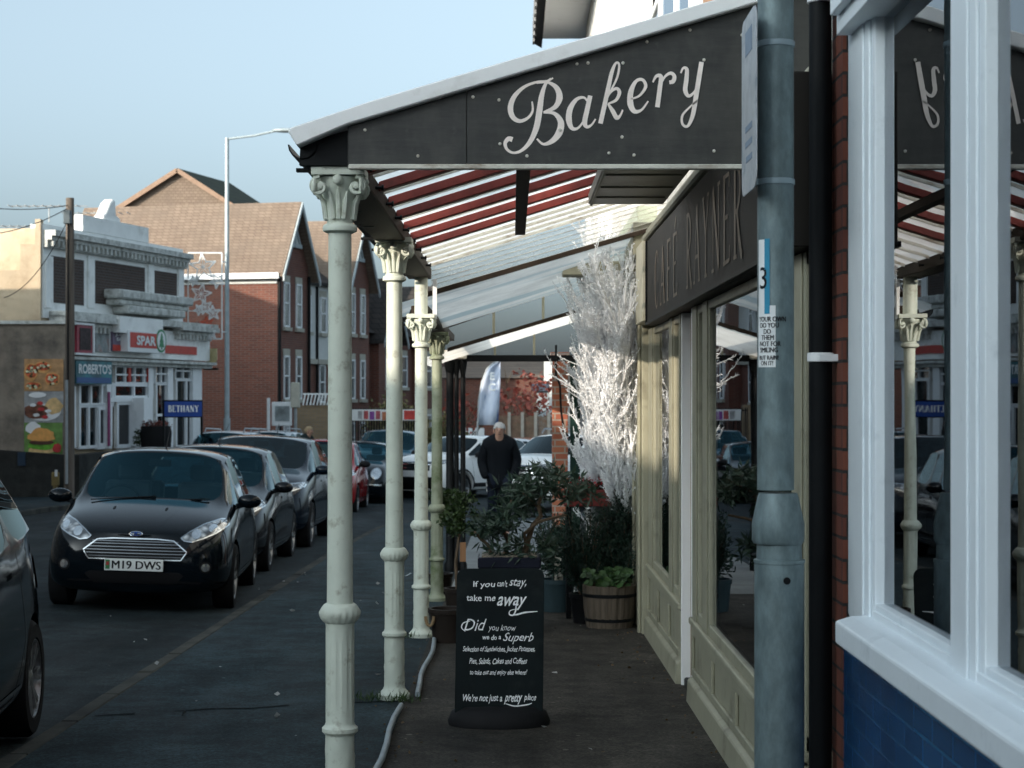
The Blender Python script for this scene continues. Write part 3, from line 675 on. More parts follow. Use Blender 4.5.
# next-door frontage beyond the cafe, half hidden by the white tree
nb = thing('neighbour_shop', 'pale green shopfront with dark frames beyond the cafe', 'building', (WX, 18, gz(18)))
m_pg = mat('pale green render', (.42, .46, .36), .75, var=.12, scale=3, bump=.2, dirt=(.25, .28, .18), dscale=2, damt=.4)
mb = MB(); mb.box(1.04, 1.5, 15.3, 20.4, 2.0, 3.19); mb.box(1.04, 1.5, 15.3, 15.6, gz(16)-.1, 2.0); mb.box(1.5, 1.6, 15.3, 20.4, gz(18)-.1, 2.0); mb.build('wall', m_pg, nb)
mb = MB(); mb.box(.42, 1.04, 15.32, 15.6, 2.615, 2.735); mb.build('canopy_box', P_sage, nb, bevel=.01)
mb = MB(); mb.prism([(.78, 15.7, 2.2), (1.04, 15.7, 2.05), (1.04, 15.7, 2.6), (.92, 15.7, 2.6)], (0, .12, 0)); mb.build('bracket', P_sage, nb)
mb = MB(); m_dg = mat('dark green gloss', (.012, .03, .025), .4)
for x0, x1, y0, y1, zt_ in ((.86, 1.04, 20.0, 20.2, 2.0), (.90, 1.04, 18.8, 18.92, 2.0), (.96, 1.04, 17.2, 17.3, 2.0), (.64, .75, 20.36, 20.44, 2.004)): MB().box(x0, x1, y0, y1, gz(y0)-.05, zt_).build('frame', m_dg, nb, bevel=.005)
MB().box(.80, .86, 19.9, 20.0, gz(20)-.05, 2.0).build('frame', P_white, nb)
MB().box(1.0, 1.01, 15.6, 20.0, gz(18)+.4, 2.0).build('pane', G_win, nb)
# brick pier past the veranda
m_brickr = brickmat('red brick pier', ((.42, .15, .08), (.34, .10, .06)), (.36, .30, .25))
pr = MB(); pr.box(.46, .635, 21.0, 21.34, gz(21)-.05, 2.05); pr.box(.44, .655, 20.97, 21.37, 2.05, 2.12)
tag(pr.build('brick_pier', m_brickr, bevel=.004), 'red brick pier at the far end of the veranda beside the white car', 'pier')
cb = MB(); cb.tube([at(556, 345, 20.42), at(556, 375, 20.42), at(560, 385, 20.42), at(561, 410, 20.42), at(564, 432, 20.42), at(572, 440, 20.5)], .012, 6)
tag(cb.build('hanging_cable', P_black), 'black cable hanging down in front of the brick pier', 'cable')

# ================================================================ right-hand shop
rs = thing('corner_shop', 'shop with large white painted windows over a blue painted brick base', 'building', (1.1, 4.5, 0))
m_bk = brickmat('dark red side brick', ((.20, .060, .035), (.14, .042, .028)), (.035, .028, .025), bump=.8, gap=.006)
MB().box(1.12, 1.4, 6.262, 6.47, -.3, 7.5).build('wall', m_bk, rs, label='strip of dark red brick beside the downpipe')
MB().box(1.14, 1.4, -4, 6.26, 3.0, 7.5).build('wall', brickmat('red house brick', ((.26, .09, .05), (.2, .07, .04)), (.25, .22, .18)), rs)
m_blue = brickmat('blue painted brick', ((.011, .085, .235), (.008, .062, .18)), (.03, .15, .32), w=.23, h=.075, gap=.006, rough=.25, bump=1., dirt=(.007, .036, .10))
MB().box(1.122, 1.4, -4, 6.258, -.3, .816).build('base_wall', m_blue, rs, label='blue painted brick base under the white sill')
s = MB(); s.prism([(1.03, -4, .818), (1.2, -4, .818), (1.2, -4, .912), (1.08, -4, .905), (1.03, -4, .890)], (0, 9.9, 0)); s.build('sill', P_shop, rs, bevel=.008, segs=2)
fr = MB()
def stile(y0, y1, z0=.875, z1=3.0):
    fr.box(1.137, 1.20, y0, y1, z0, z1); fr.box(1.127, 1.137, y0+.05, y1-.05, z0, z1); fr.box(1.119, 1.127, y0+.11, y1-.11, z0, z1)
stile(5.80, 6.255); stile(4.447, 4.80); stile(2.75, 3.1); stile(-1.2, -.8)
fr.box(1.1395, 1.189, -4, 5.80, .90, .955); fr.box(1.1295, 1.1395, -4, 5.795, .90, .935)
fr.box(1.07, 1.188, -4, 6.1, 2.795, 3.0); fr.box(1.04, 1.07, -4, 6.05, 2.85, 3.0)
wo = fr.build('window', P_shop, rs, bevel=.007, segs=2)
pn = MB(); a_ = math.radians(.3)
for y0, y1 in ((4.79, 5.81), (3.09, 4.46), (-.8, 2.76)):
    pn.box(1.168, 1.174, y0, y1, .94, 2.81)
pn.build('pane', G_win, wo)
mb = MB(); mb.box(3.4, 3.5, -4, 6.2, -.3, 3); mb.box(1.3, 3.4, -4, 6.2, 2.9, 3); mb.box(1.3, 3.4, 6.3, 6.4, -.3, 2.9); mb.box(1.3, 3.4, -4, 6.16, .5, .55); mb.build('interior', m_dark, rs)
cur = MB(); vs = []
for i in range(31): vs += [(1.22+.02*math.sin(i*1.3), 4.75+.45*i/30, 1.0), (1.22+.02*math.sin(i*1.3), 4.75+.45*i/30, 2.68)]
dpx = 1.055
dp = thing('downpipe', 'black cast downpipe against the brick between the two shops', 'pipe', (dpx, 6.42, gz(6)))
MB().tube([(dpx+.015, 6.42, gz(6)-.05), (dpx+.015, 6.42, 7)], .040, 20).build('pipe', P_black, dp, smooth=40)
for z in (2.97, 1.725):
    b = MB(); b.lathe([(.046, 0), (.046, .032)], (dpx+.015, 6.42, z), 20); b.box(dpx+.0, dpx+.125, 6.355, 6.385, z, z+.026)
    b.build('bracket', P_white, dp, bevel=.003)

# ================================================================ galvanised post with plates
LX, LY = .862, 6.05
lp = thing('galvanised_post', 'stout galvanised steel post standing in front of the cafe window', 'post', (LX, LY, gz(LY)))
lean = Vector((-.013, 0, 1))
q = MB(); z0 = gz(LY)-.05
q.lathe([(.081, 0), (.081, 1.06-z0), (.0835, 1.062-z0), (.0835, 1.072-z0), (.074, 1.075-z0), (.073, 1.125-z0)], (LX+.012, LY, z0), 40)
q.lathe([(.080, 1.125-z0), (.085, 1.135-z0), (.0855, 1.19-z0), (.067, 1.275-z0), (.062, 1.29-z0)], (LX+.008, LY, z0), 40)
q.build('base_sleeve', P_galv, lp, smooth=35)
q = MB(); zt = 6.5; q.lathe([(.060, 1.30-z0), (.056, zt-z0)], (LX, LY, z0), 36); q.build('shaft', P_galv, lp, smooth=40)
q = MB(); q.lathe([(.001, 0), (.012, .001), (.012, .006)], (LX+.025, LY-.0795, 1.01), 10, axis=(0, -1, 0)); q.build('lock_hole', P_black, lp)
for z in (2.745, 2.295):
    b = MB(); b.lathe([(.060, 0), (.0625, .002), (.0625, .018), (.060, .02)], (LX, LY, z), 32); b.box(LX-.085, LX-.055, LY-.02, LY+.02, z, z+.02); b.build('clamp', mat('clamp steel', (.3, .38, .42), .45, .3), lp, smooth=30)
m_plate = mat('aged sign plate', (.48, .50, .52), .5, .2, var=.2, scale=9, dirt=(.2, .25, .3), dscale=7, damt=.4)
def rr(y0, y1, z0, z1, r, x, dx):
    pts = []
    for cy, cz, a0 in ((y1-r, z1-r, 0), (y0+r, z1-r, 90), (y0+r, z0+r, 180), (y1-r, z0+r, 270)):
        for k in range(5): a = math.radians(a0+22.5*k); pts.append((x, cy+r*math.cos(a), cz+r*math.sin(a)))
    return MB().prism(pts, (dx, 0, 0))
pl = thing('parking_plate', 'tall grey sign plate clamped to the galvanised post, seen nearly edge on', 'sign', (LX-.09, 6.02, 2.3))
rr(5.84, 6.20, 2.27, 2.85, .05, LX-.092, .004).build('plate', m_plate, pl)
mk = MB()
for y0, z0, y1, z1 in [(5.93, 2.72, 6.1, 2.80), (5.93, 2.42, 6.1, 2.44), (5.93, 2.37, 6.08, 2.39), (5.93, 2.47, 6.1, 2.49)]: mk.box(LX-.0935, LX-.0922, y0, y1, z0, z1)
mk.build('markings', mat('faded blue grey print', (.22, .28, .36), .6), pl)
def sticker(name, label, a0, a1, z0, z1, m, rad=.0605):
    th = thing(name, label, 'sticker', (LX, LY, z0)); vs = []; n = 10
    for i in range(n+1):
        a = math.radians(a0+(a1-a0)*i/n); e = Vector((math.cos(a), math.sin(a), 0))*rad
        vs += [Vector((LX, LY, z0))+e, Vector((LX, LY, z1))+e]
    o = MB().add(vs, [(2*i, 2*i+2, 2*i+3, 2*i+1) for i in range(n)]).build('sheet', m, th, smooth=60); return th
def onpole(th, lines, a0, rad, size, m, name='print'):
    mb = MB()
    for t, z, h, ang in lines:
        vs, fs = text_geo(t); x1 = max(v[0] for v in vs); y1 = max(v[1] for v in vs); k = h/y1
        P = []; P2 = []
        for x, y in vs:
            a = math.radians(ang)+x*k*.75/rad; P.append((LX+rad*math.cos(a), LY+rad*math.sin(a), z+y*k)); a += .02; P2.append((LX+(rad+.0003)*math.cos(a), LY+(rad+.0003)*math.sin(a), z+y*k))
        mb.add(P, fs); mb.add(P2, fs)
    mb.build(name, m, th)
m_paper = mat('white sticker paper', (.72, .74, .74), .5, var=.05); m_ink = mat('black ink', (.012, .012, .014), .5)
m_teal = mat('teal sticker band', (.015, .22, .36), .45)
a = sticker('column_sticker', 'small white sticker with a teal band and a number, upper on the post', 198, 230, 1.875, 2.115, m_paper)
t2 = MB(); vs = []
for i in range(6):
    q_ = math.radians(226+18*i/5); vs += [(LX+.0613*math.cos(q_), LY+.0613*math.sin(q_), 1.873), (LX+.0613*math.cos(q_), LY+.0613*math.sin(q_), 2.117)]
t2.add(vs, [(2*i, 2*i+2, 2*i+3, 2*i+1) for i in range(5)]).build('teal_band', m_teal, a)
onpole(a, [('3', 1.955, .07, 203)], 0, .0614, 1, m_ink)
n_ = sticker('notice_sticker', 'white printed notice stuck round the post below the teal sticker', 196, 262, 1.70, 1.90, m_paper)
onpole(n_, [('YOUR OWN', 1.848, .016, 203), ('DO YOU', 1.828, .016, 207), ('DO', 1.808, .016, 222), ('THEM', 1.788, .016, 214), ('NOT FOR', 1.768, .016, 206), ('SMILING', 1.748, .016, 208), ('BUT RAIN!', 1.724, .014, 204), ('ON IT!', 1.706, .014, 212)], 0, .0614, 1, m_ink)
# ================================================================ cars
m_tyre = mat('tyre rubber', (.012, .012, .013), .85, bump=.2)
m_alloy = mat('alloy wheel', (.30, .31, .32), .35, .8, var=.1, dirt=(.10, .09, .08), dscale=9, damt=.4)
m_chrome = mat('chrome trim', (.55, .57, .58), .15, 1.)
m_lens = None
m, nt, out = nodes('headlamp lens'); cc = coords(nt)
v = nt.nodes.new('ShaderNodeTexVoronoi'); v.inputs['Scale'].default_value = 13; nt.links.new(cc, v.inputs['Vector'])
bsdf(nt, out, ramp(nt, v.outputs[0], [(.1, (.75, .78, .8)), (.35, (.35, .37, .38)), (.6, (.10, .11, .12))]), .08, .3, None, 1.); m_lens = m
m_bulb = mat('lamp reflector', (.75, .78, .8), .12, .9)
m_tail = mat('tail lamp lens', (.35, .03, .015), .1, coat=1.)
m_trim = mat('black plastic trim', (.006, .006, .007), .6, bump=.1, spec=.2)
m_platew = mat('white number plate', (.72, .74, .72), .4, var=.03)
m_cabin = mat('dark car cabin', (.05, .055, .06), .8)
G_car = glassmat('car glass', (.45, .60, .62), ior=1.36, gcol=(.80, .96, 1))
G_wind = glassmat('car windscreen glass', (.50, .66, .70), ior=1.42, gcol=(.34, .78, .95))
G_cart = glassmat('tinted car glass', (.10, .14, .15), ior=1.36, gcol=(.80, .96, 1))
def paint(name, col, flake=0.): return mat(name, col, .16 if flake else .09, flake, var=.03, coat=.1, dirt=tuple(min(1, x*1.1+.004) for x in col), dscale=2.5, damt=.5, spec=.22)
BASE = [
 [(0, .06, .20), (.42, .08, .20), (.47, .02, .30), (.47, .0, .50), (.45, .035, .655), (.36, .05, .705), (.18, .035, .72), (0, .03, .722)],
 [(0, .12, .19), (.58, .12, .19), (.67, .075, .29), (.68, .065, .50), (.635, .115, .70), (.50, .16, .765), (.25, .14, .785), (0, .13, .79)],
 [(0, .26, .18), (.68, .26, .18), (.785, .21, .28), (.79, .21, .53), (.745, .30, .775), (.58, .36, .84), (.30, .34, .86), (0, .33, .868)],
 [(0, .5, .18), (.74, .5, .18), (.84, .5, .26), (.845, .5, .56), (.785, .56, .845), (.63, .62, .905), (.33, .60, .93), (0, .60, .937)],
 [(0, 1.0, .18), (.76, 1.0, .18), (.852, 1.0, .25), (.86, 1.0, .57), (.805, 1.10, .915), (.70, 1.10, .975), (.37, .96, 1.0), (0, .92, 1.008)],
 [(0, 1.6, .18), (.76, 1.6, .18), (.852, 1.6, .24), (.862, 1.6, .58), (.815, 1.56, .95), (.61, 1.80, 1.405), (.34, 1.70, 1.452), (0, 1.66, 1.465)],
 [(0, 2.2, .18), (.76, 2.2, .18), (.852, 2.2, .24), (.862, 2.2, .59), (.82, 2.15, .975), (.615, 2.25, 1.44), (.34, 2.2, 1.483), (0, 2.2, 1.495)],
 [(0, 2.85, .18), (.76, 2.85, .18), (.852, 2.85, .24), (.862, 2.85, .60), (.81, 2.9, 1.0), (.60, 2.85, 1.415), (.33, 2.85, 1.468), (0, 2.85, 1.482)],
 [(0, 3.4, .20), (.74, 3.4, .20), (.84, 3.4, .28), (.855, 3.4, .62), (.78, 3.45, 1.03), (.54, 3.38, 1.335), (.31, 3.46, 1.39), (0, 3.48, 1.405)],
 [(0, 3.75, .24), (.70, 3.75, .24), (.79, 3.78, .33), (.80, 3.80, .62), (.715, 3.72, .98), (.56, 3.79, 1.0), (.30, 3.83, 1.01), (0, 3.84, 1.012)],
 [(0, 3.9, .27), (.58, 3.92, .27), (.65, 3.94, .36), (.66, 3.96, .56), (.61, 3.88, .82), (.50, 3.90, .84), (.25, 3.92, .85), (0, 3.93, .852)],
]
def shape(L, W, H, boxy=0., hood=0., lift=0., snub=0.):
    sx, sy = W/1.724, L/3.96
    out = []
    for j, st in enumerate(BASE):
        r = []
        for k, (x, y, z) in enumerate(st):
            if boxy and j == 8 and k >= 4: y += .26*boxy; z += .05*boxy*(k >= 5)
            if boxy and j == 9 and k >= 4: y += .08*boxy
            if boxy and k == 5 and j >= 5: x += .05*boxy; z += .01
            if snub and 4 <= j <= 5 and k >= 4: y -= snub
            zz = .18+(z-.18)*(H-lift-.18)/(1.495-.18)+lift
            if z < .31: zz = z+lift
            if hood and j <= 4 and z > .45: zz += hood*min(1, (z-.45)/.25)*(1 if j < 4 else .6 if k >= 4 else .4)
            if hood and j >= 5 and k == 4: zz += hood*.5
            r.append((x*sx, y*sy, zz))
        out.append(r)
    return out
def decal(bvh, poly, axis, sgn, lift, cuts=3, dirn=None):
    """polygon in 2D laid on the body: axis 'y' -> poly is (x,z) seen from the front (sgn -1) or rear; axis 'x' -> poly is (y,z) on the side sgn"""
    bm = bmesh.new(); vs = [bm.verts.new((a, b, 0)) for a, b in poly]; bm.faces.new(vs)
    bmesh.ops.triangulate(bm, faces=bm.faces[:])
    for _ in range(cuts): bmesh.ops.subdivide_edges(bm, edges=[e for e in bm.edges if e.calc_length() > .035], cuts=1, use_grid_fill=False); bmesh.ops.triangulate(bm, faces=bm.faces[:])
    P = []; last = 0
    for v in bm.verts:
        a, b = v.co.x, v.co.y
        if axis == 'y': o = Vector((a, 6*sgn, b)); d = Vector((0, -sgn, 0))
        else: o = Vector((3*sgn, a, b)); d = Vector((-sgn, 0, 0))
        h = bvh.ray_cast(o, d)
        if h[0] is None: P.append(None)
        else: P.append(h[0]-d*lift)
    ok = [p for p in P if p is not None]
    idx = {v: i for i, v in enumerate(bm.verts)}
    fs = [[idx[v] for v in f.verts] for f in bm.faces if all(P[idx[v]] is not None for v in f.verts)]
    bm.free()
    return [p if p is not None else Vector((0, 0, 0)) for p in P], fs
def dec(bvh, polys, axis, sgn, lift, name, m, parent, cuts=3):
    mb = MB()
    for p in polys: mb.add(*decal(bvh, p, axis, sgn, lift, cuts))
    return mb.build(name, m, parent, local=True, smooth=True) if mb.f else None
def mirror(poly): return [(-a, b) for a, b in poly][::-1]
def seg2(a, b, w):
    d = Vector((b[0]-a[0], b[1]-a[1])); d.normalize(); n = Vector((-d.y, d.x))*w/2
    return [(a[0]-n.x, a[1]-n.y), (b[0]-n.x, b[1]-n.y), (b[0]+n.x, b[1]+n.y), (a[0]+n.x, a[1]+n.y)]
def ring2(poly, w, open_=False):
    out = []; n = len(poly)
    for i in range(n-1 if open_ else n): out.append(seg2(poly[i], poly[(i+1) % n], w))
    return out
def disc2(c, r, n=14, rz=None): return [(c[0]+r*math.cos(2*PI*i/n), c[1]+(rz or r)*math.sin(2*PI*i/n)) for i in range(n)]
def make_car(root, pm, L=3.96, W=1.724, H=1.495, boxy=0, hood=0, lift=0, snub=0, wr=.31, wb=(.80, 3.27), style='hatch', detail=1, glass=None, roofm=None, rails=False, blackclad=False):
    sx, sy = W/1.724, L/3.96; glass = glass or G_car
    ST = shape(L, W, H, boxy, hood, lift, snub)
    bm = bmesh.new(); grid = []
    for st in ST:
        rowR = [bm.verts.new(p) for p in st]; rowL = [rowR[0]]+[bm.verts.new((-x, y, z)) for x, y, z in st[1:-1]]+[rowR[-1]]
        grid.append((rowR, rowL))
    T = {}
    for j in range(len(ST)-1):
        for side in (0, 1):
            A, B = grid[j][side], grid[j+1][side]
            for k in range(7):
                q = [A[k], B[k], B[k+1], A[k+1]]
                f = bm.faces.new(q if side == 0 else q[::-1]); T[f] = (j, k, side)
    for j in (0, len(ST)-1):
        Rr, Ll = grid[j]
        for k in range(1, 6):
            q = [Rr[k], Rr[k+1], Ll[k+1], Ll[k]]
            bm.faces.new(q if j == 0 else q[::-1]) if k < 5 else None
        q = [Rr[0], Rr[1], Ll[1]]; bm.faces.new(q if j == 0 else q[::-1])
        q = [Rr[5], Rr[6], Rr[7], Ll[6], Ll[5]]; bm.faces.new(q if j == 0 else q[::-1])
    bmesh.ops.recalc_face_normals(bm, faces=bm.faces)
    groups = {'windscreen': [], 'rear_window': []}
    for f, (j, k, s) in T.items():
        key = None
        if j == 4 and k in (5, 6): key = 'windscreen'
        if j == 8 and k in (5, 6): key = 'rear_window'
        if k == 4 and j in (5, 6): key = 'win%d%d' % (j, s)
        if k == 4 and j == 4: key = 'win4%d' % s
        if k == 4 and j == 7 and (boxy or style == 'estate'): key = 'win7%d' % s
        if key: groups.setdefault(key, []).append(f)
    gi = {}
    for n_, (key, fl) in enumerate(sorted(groups.items())):
        if not fl: continue
        th = {'windscreen': .022, 'rear_window': .03}.get(key, .022)
        if key.startswith('win4'): th = .03
        bmesh.ops.inset_region(bm, faces=fl, thickness=th, depth=-.006, use_even_offset=True)
        for f in fl: f.material_index = n_+1
        gi[n_+1] = key
    if roofm is not None:
        for f, (j, k, s) in T.items():
            if f.is_valid and f.material_index == 0 and 5 <= j <= 7 and k >= 5: f.material_index = 90
    me = bpy.data.meshes.new('b'); bm.to_mesh(me); bm.free()
    t = bpy.data.objects.new('b', me); COL.objects.link(t)
    bm = bmesh.new(); bm.from_mesh(me); cl = bm.edges.layers.float.new('crease_edge')
    for e in bm.edges:
        ms = {f.material_index for f in e.link_faces}
        if len(ms) > 1: e[cl] = .9
    cv = bm.verts.layers.float.new('crease_vert')
    for v in bm.verts:
        g_ = [f.material_index for f in v.link_faces if f.material_index not in (0, 90)]
        if len(g_) == 1: v[cv] = .85
    bm.to_mesh(me); bm.free()
    s = t.modifiers.new('s', 'SUBSURF'); s.levels = 2; s.render_levels = 2
    cut = []
    for y in wb:
        for sd in (-1, 1):
            c = MB(); c.lathe([(wr*1.13, 0), (wr*1.13, .6)], (sd*(W/2-.24), y*sy if wb else y, wr), 40, axis=(sd, 0, 0))
            co_ = c.build('cut', m_trim, None); b = t.modifiers.new('c', 'BOOLEAN'); b.operation = 'DIFFERENCE'; b.object = co_; b.solver = 'EXACT'; cut.append(co_)
    dg = bpy.context.evaluated_depsgraph_get(); dg.update()
    em = bpy.data.meshes.new_from_object(t.evaluated_get(dg)); COL.objects.unlink(t); bpy.data.objects.remove(t)
    for c in cut: COL.objects.unlink(c); bpy.data.objects.remove(c)
    bvh = BVHTree.FromPolygons([v.co.copy() for v in em.vertices], [list(p.vertices) for p in em.polygons])
    by = {}
    for p in em.polygons: by.setdefault(p.material_index, []).append(p)
    def part(idx, name, mt, parent):
        pl = [p for i in idx for p in by.get(i, [])]
        if not pl: return None
        mp = {}; vs = []; fs = []
        for p in pl:
            f = []
            for v in p.vertices:
                if v not in mp: mp[v] = len(vs); vs.append(em.vertices[v].co.copy())
                f.append(mp[v])
            fs.append(f)
        m2 = bpy.data.meshes.new(name); m2.from_pydata([tuple(v) for v in vs], [], fs); m2.materials.append(mt); smoothen(m2, 32)
        o = bpy.data.objects.new(name, m2); COL.objects.link(o); o.parent = parent; return o
    other = [i for i in by if i not in gi and i != 90]
    body = part(other, 'body', pm, root)
    if roofm: part([90], 'roof', roofm, root)
    for i, key in gi.items():
        part([i], key if not key.startswith('win') or key == 'windscreen' else 'side_window', (glass if glass is G_cart else G_wind) if key == 'windscreen' else glass if key.startswith('win') else glass, root)
    # cabin: dark tub, seats
    X = lambda v: v*sx
    cab = MB(); k_ = (H-lift)/1.495
    zc = lambda z: z*k_+lift+hood*.4
    cab.box(-X(.70), X(.70), 1.05*sy, 3.4*sy, zc(.30), zc(.84)); cab.box(-X(.66), X(.66), .98*sy, 1.3*sy, zc(.8), zc(.93))
    for sd in (-1, 1):
        cab.box(X(sd*.36)-.23, X(sd*.36)+.23, 2.05*sy, 2.22*sy, zc(.8), zc(1.14)); cab.box(X(sd*.36)-.12, X(sd*.36)+.12, 2.12*sy, 2.2*sy, zc(1.15), zc(1.32))
        cab.box(X(sd*.36)-.24, X(sd*.36)+.24, 2.95*sy, 3.1*sy, zc(.8), zc(1.12))
    co2 = cab.build('interior', m_cabin, root, local=True, bevel=.03)
    if detail:
        sw = MB(); sw.tube([(-X(.36)+.18*math.cos(a*PI/9), 1.52*sy+.07*math.sin(a*PI/9), zc(.95)+.16*math.sin(a*PI/9)) for a in range(19)], .014, 6); sw.build('steering_wheel', m_trim, root, local=True, smooth=True)
        sw = MB(); sw.box(-.11, .11, 1.60*sy, 1.62*sy, zc(1.30), zc(1.37)); sw.build('rear_view_mirror', m_trim, root, local=True, bevel=.01)
    # wheels
    for y in wb:
        for sd in (-1, 1):
            xo = sd*(W/2-.015); c = (xo, y*sy, wr)
            ty = MB(); ty.lathe([(wr*.66, -.19), (wr*.92, -.195), (wr, -.17), (wr, -.03), (wr*.93, -.002), (wr*.70, 0), (wr*.66, -.01)], c, 32, axis=(sd, 0, 0), caps=False)
            wt = ty.build('wheel', m_tyre, root, local=True, smooth=True)
            if detail >= 0:
                rm = MB(); rm.lathe([(wr*.70, -.15), (wr*.70, -.006), (wr*.655, -.006), (wr*.62, -.04), (wr*.6, -.12)], c, 32, axis=(sd, 0, 0), caps=False)
                rm.lathe([(.05, -.10), (.055, -.03), (.03, -.018), (.001, -.016)], c, 16, axis=(sd, 0, 0))
                ns = 7 if detail else 5
                for a in range(ns):
                    an = 2*PI*a/ns
                    for da in (-.13, .13) if detail else (0,):
                        p1 = Vector((xo-sd*.035, y*sy+.045*math.cos(an), wr+.045*math.sin(an))); p2 = Vector((xo-sd*.02, y*sy+wr*.66*math.cos(an+da), wr+wr*.66*math.sin(an+da)))
                        rm.bar(p1, p2, .022 if detail else .05, .02, up=(sd, 0, 0))
                rm.build('rim', m_alloy, wt, local=True, smooth=40)
                bk_ = MB(); bk_.lathe([(wr*.6, -.13), (wr*.6, -.125)], c, 20, axis=(sd, 0, 0)); bk_.build('brake', m_trim, wt, local=True)
    # mirrors
    for sd in (-1, 1):
        mm = MB(); mm.ball((sd*(W/2+.045), 1.33*sy-snub, zc(1.0)), (.115, .075, .07), 16, 10); mm.bar((sd*(W/2-.12), 1.38*sy-snub, zc(.93)), (sd*(W/2+.0), 1.35*sy-snub, zc(.97)), .09, .05)
        mm.build('mirror', pm if detail else m_trim, root, local=True, smooth=60)
    Z = lambda z: .18+(z-.18)*(H-lift-.18)/(1.315)+lift+(hood*min(1, max(0, (z-.45)/.25)))
    def fr(polys, name, mt, lift_=.006, cuts=3, par=root):
        return dec(bvh, [[(X(a), Z(b)) for a, b in p] for p in polys], 'y', -1, lift_, name, mt, par, cuts)
    # lights, grille
    if style in ('hatch', 'estate'):
        hl = [(.43, .675), (.50, .665), (.60, .70), (.70, .745), (.775, .80), (.765, .855), (.70, .86), (.58, .82), (.47, .755), (.40, .70)]
        for q in (hl, mirror(hl)):
            h = fr([q], 'headlight', m_lens)
            cx_ = .53 if q is hl else -.53
            fr([disc2((cx_, .735), .042), disc2((cx_*1.25, .785), .035)], 'bulb', m_bulb, .010, 1, h)
            fr(ring2(q, .010), 'lamp_rim', m_chrome, .009, 2, h)
        gr = [(-.46, .575), (-.34, .672), (-.2, .684), (.2, .684), (.34, .672), (.46, .575), (.41, .50), (-.41, .50)]
        g_ = fr([gr], 'grille', m_trim, .005)
        fr(ring2([gr[1], gr[0], gr[7], gr[6], gr[5], gr[4], gr[3], gr[2]], .010, False), 'grille_surround', MATS['chrome trim'], .010, 3, g_)
        fr([seg2((-.45+.9*abs(z-.575)*.9, z), (.45-.9*abs(z-.575)*.9, z), .007) for z in (.525, .553, .581, .609, .637, .660)], 'grille_bar', mat('dark chrome', (.16, .17, .18), .25, 1.), .009, 4, g_)
        fr([[(-.36, .28), (.36, .28), (.44, .36), (.40, .39), (-.40, .39), (-.44, .36)]], 'lower_intake', m_trim, .004)
        for c_ in (.63, -.63):
            f_ = fr([disc2((c_, .44), .055)], 'fog_light_surround', m_trim, .005); fr([disc2((c_, .44), .038)], 'fog_light', m_bulb, .010, 1, f_)
    elif style == 'suv':
        hl = [(.46, .70), (.62, .70), (.76, .755), (.77, .815), (.60, .80), (.46, .765)]
        for q in (hl, mirror(hl)): h = fr([q], 'headlight', m_lens); fr(ring2(q, .012), 'lamp_rim', m_chrome, .009, 2, h)
        g_ = fr([[(-.44, .60), (.44, .60), (.44, .76), (-.44, .76)]], 'grille', m_trim, .005)
        fr([seg2((-.44, z), (.44, z), .022) for z in (.64, .70, .755)], 'grille_bar', m_chrome, .009, 4, g_)
        fr([[(-.60, .22), (.60, .22), (.70, .44), (.5, .50), (-.5, .50), (-.70, .44)]], 'lower_bumper', m_trim, .004)
    elif style == 'retro':
        for c_ in (.56, -.56):
            h = fr([disc2((c_, .72), .105, 20)], 'headlight', m_bulb, .012, 3); fr(ring2(disc2((c_, .72), .108, 24), .018), 'lamp_rim', m_chrome, .016, 2, h)
        g_ = fr([[(-.36, .52), (.36, .52), (.42, .60), (.34, .68), (-.34, .68), (-.42, .60)]], 'grille', m_trim, .005); fr([seg2((-.38, .60), (.38, .60), .02), seg2((-.36, .64), (.36, .64), .015)], 'grille_bar', m_chrome, .01, 4, g_)
        fr([seg2((-.7, .50), (.7, .50), .025)], 'bumper_trim', m_chrome, .012, 4)
    # rear lamps, side detail
    for sd in (1, -1):
        q = [(sd*X(.60), Z(.72)), (sd*X(.76), Z(.74)), (sd*X(.76), Z(.98)), (sd*X(.66), Z(1.0))]
        tl_ = dec(bvh, [q if sd > 0 else q[::-1]], 'y', 1, .008, 'tail_light', m_tail, root, 3)
        dec(bvh, [[(3.62*sy, Z(.74)), (3.86*sy, Z(.72)), (3.84*sy, Z(.96)), (3.60*sy, Z(.90))]], 'x', sd, .008, 'side_lens', m_tail, tl_ or root, 3)
    S = lambda y, z: (y*sy, Z(z) if z < .6 else (z-.18)*(H-lift-.18)/1.315+.18+lift)
    for sd in (1, -1):
        dec(bvh, [seg2(S(1.22, .30), S(1.18, .9), .009), seg2(S(2.18, .30), S(2.2, .97), .009), seg2(S(3.0, .55), S(2.98, .99), .009), seg2(S(1.22, .30), S(2.7, .30), .009), seg2(S(2.7, .30), S(3.0, .55), .009)], 'x', sd, .002, 'door_seams', m_trim, root, 4)
        dec(bvh, [seg2(S(1.95, .855), S(2.12, .86), .03), seg2(S(2.72, .88), S(2.89, .885), .03)], 'x', sd, .022, 'door_handle', pm, root, 2)
        dec(bvh, [seg2(S(1.1, .33), S(2.9, .33), .10 if blackclad else .022)], 'x', sd, .004, 'sill_trim', m_trim if blackclad else m_chrome, root, 4)
        if blackclad:
            for y in wb: dec(bvh, ring2([(y*sy+(wr*1.22)*math.cos(PI*i/12), wr+(wr*1.22)*math.sin(PI*i/12)) for i in range(13)], .07, True), 'x', sd, .008, 'arch_trim', m_trim, root, 2)
        if rails:
            r_ = MB(); r_.tube([(sd*X(.50), 1.9*sy, zc(1.44)), (sd*X(.50), 2.0*sy, zc(1.53)), (sd*X(.50), 3.1*sy, zc(1.51)), (sd*X(.50), 3.25*sy, zc(1.42))], .018, 8); r_.build('roof_rail', m_alloy, root, local=True, smooth=True)
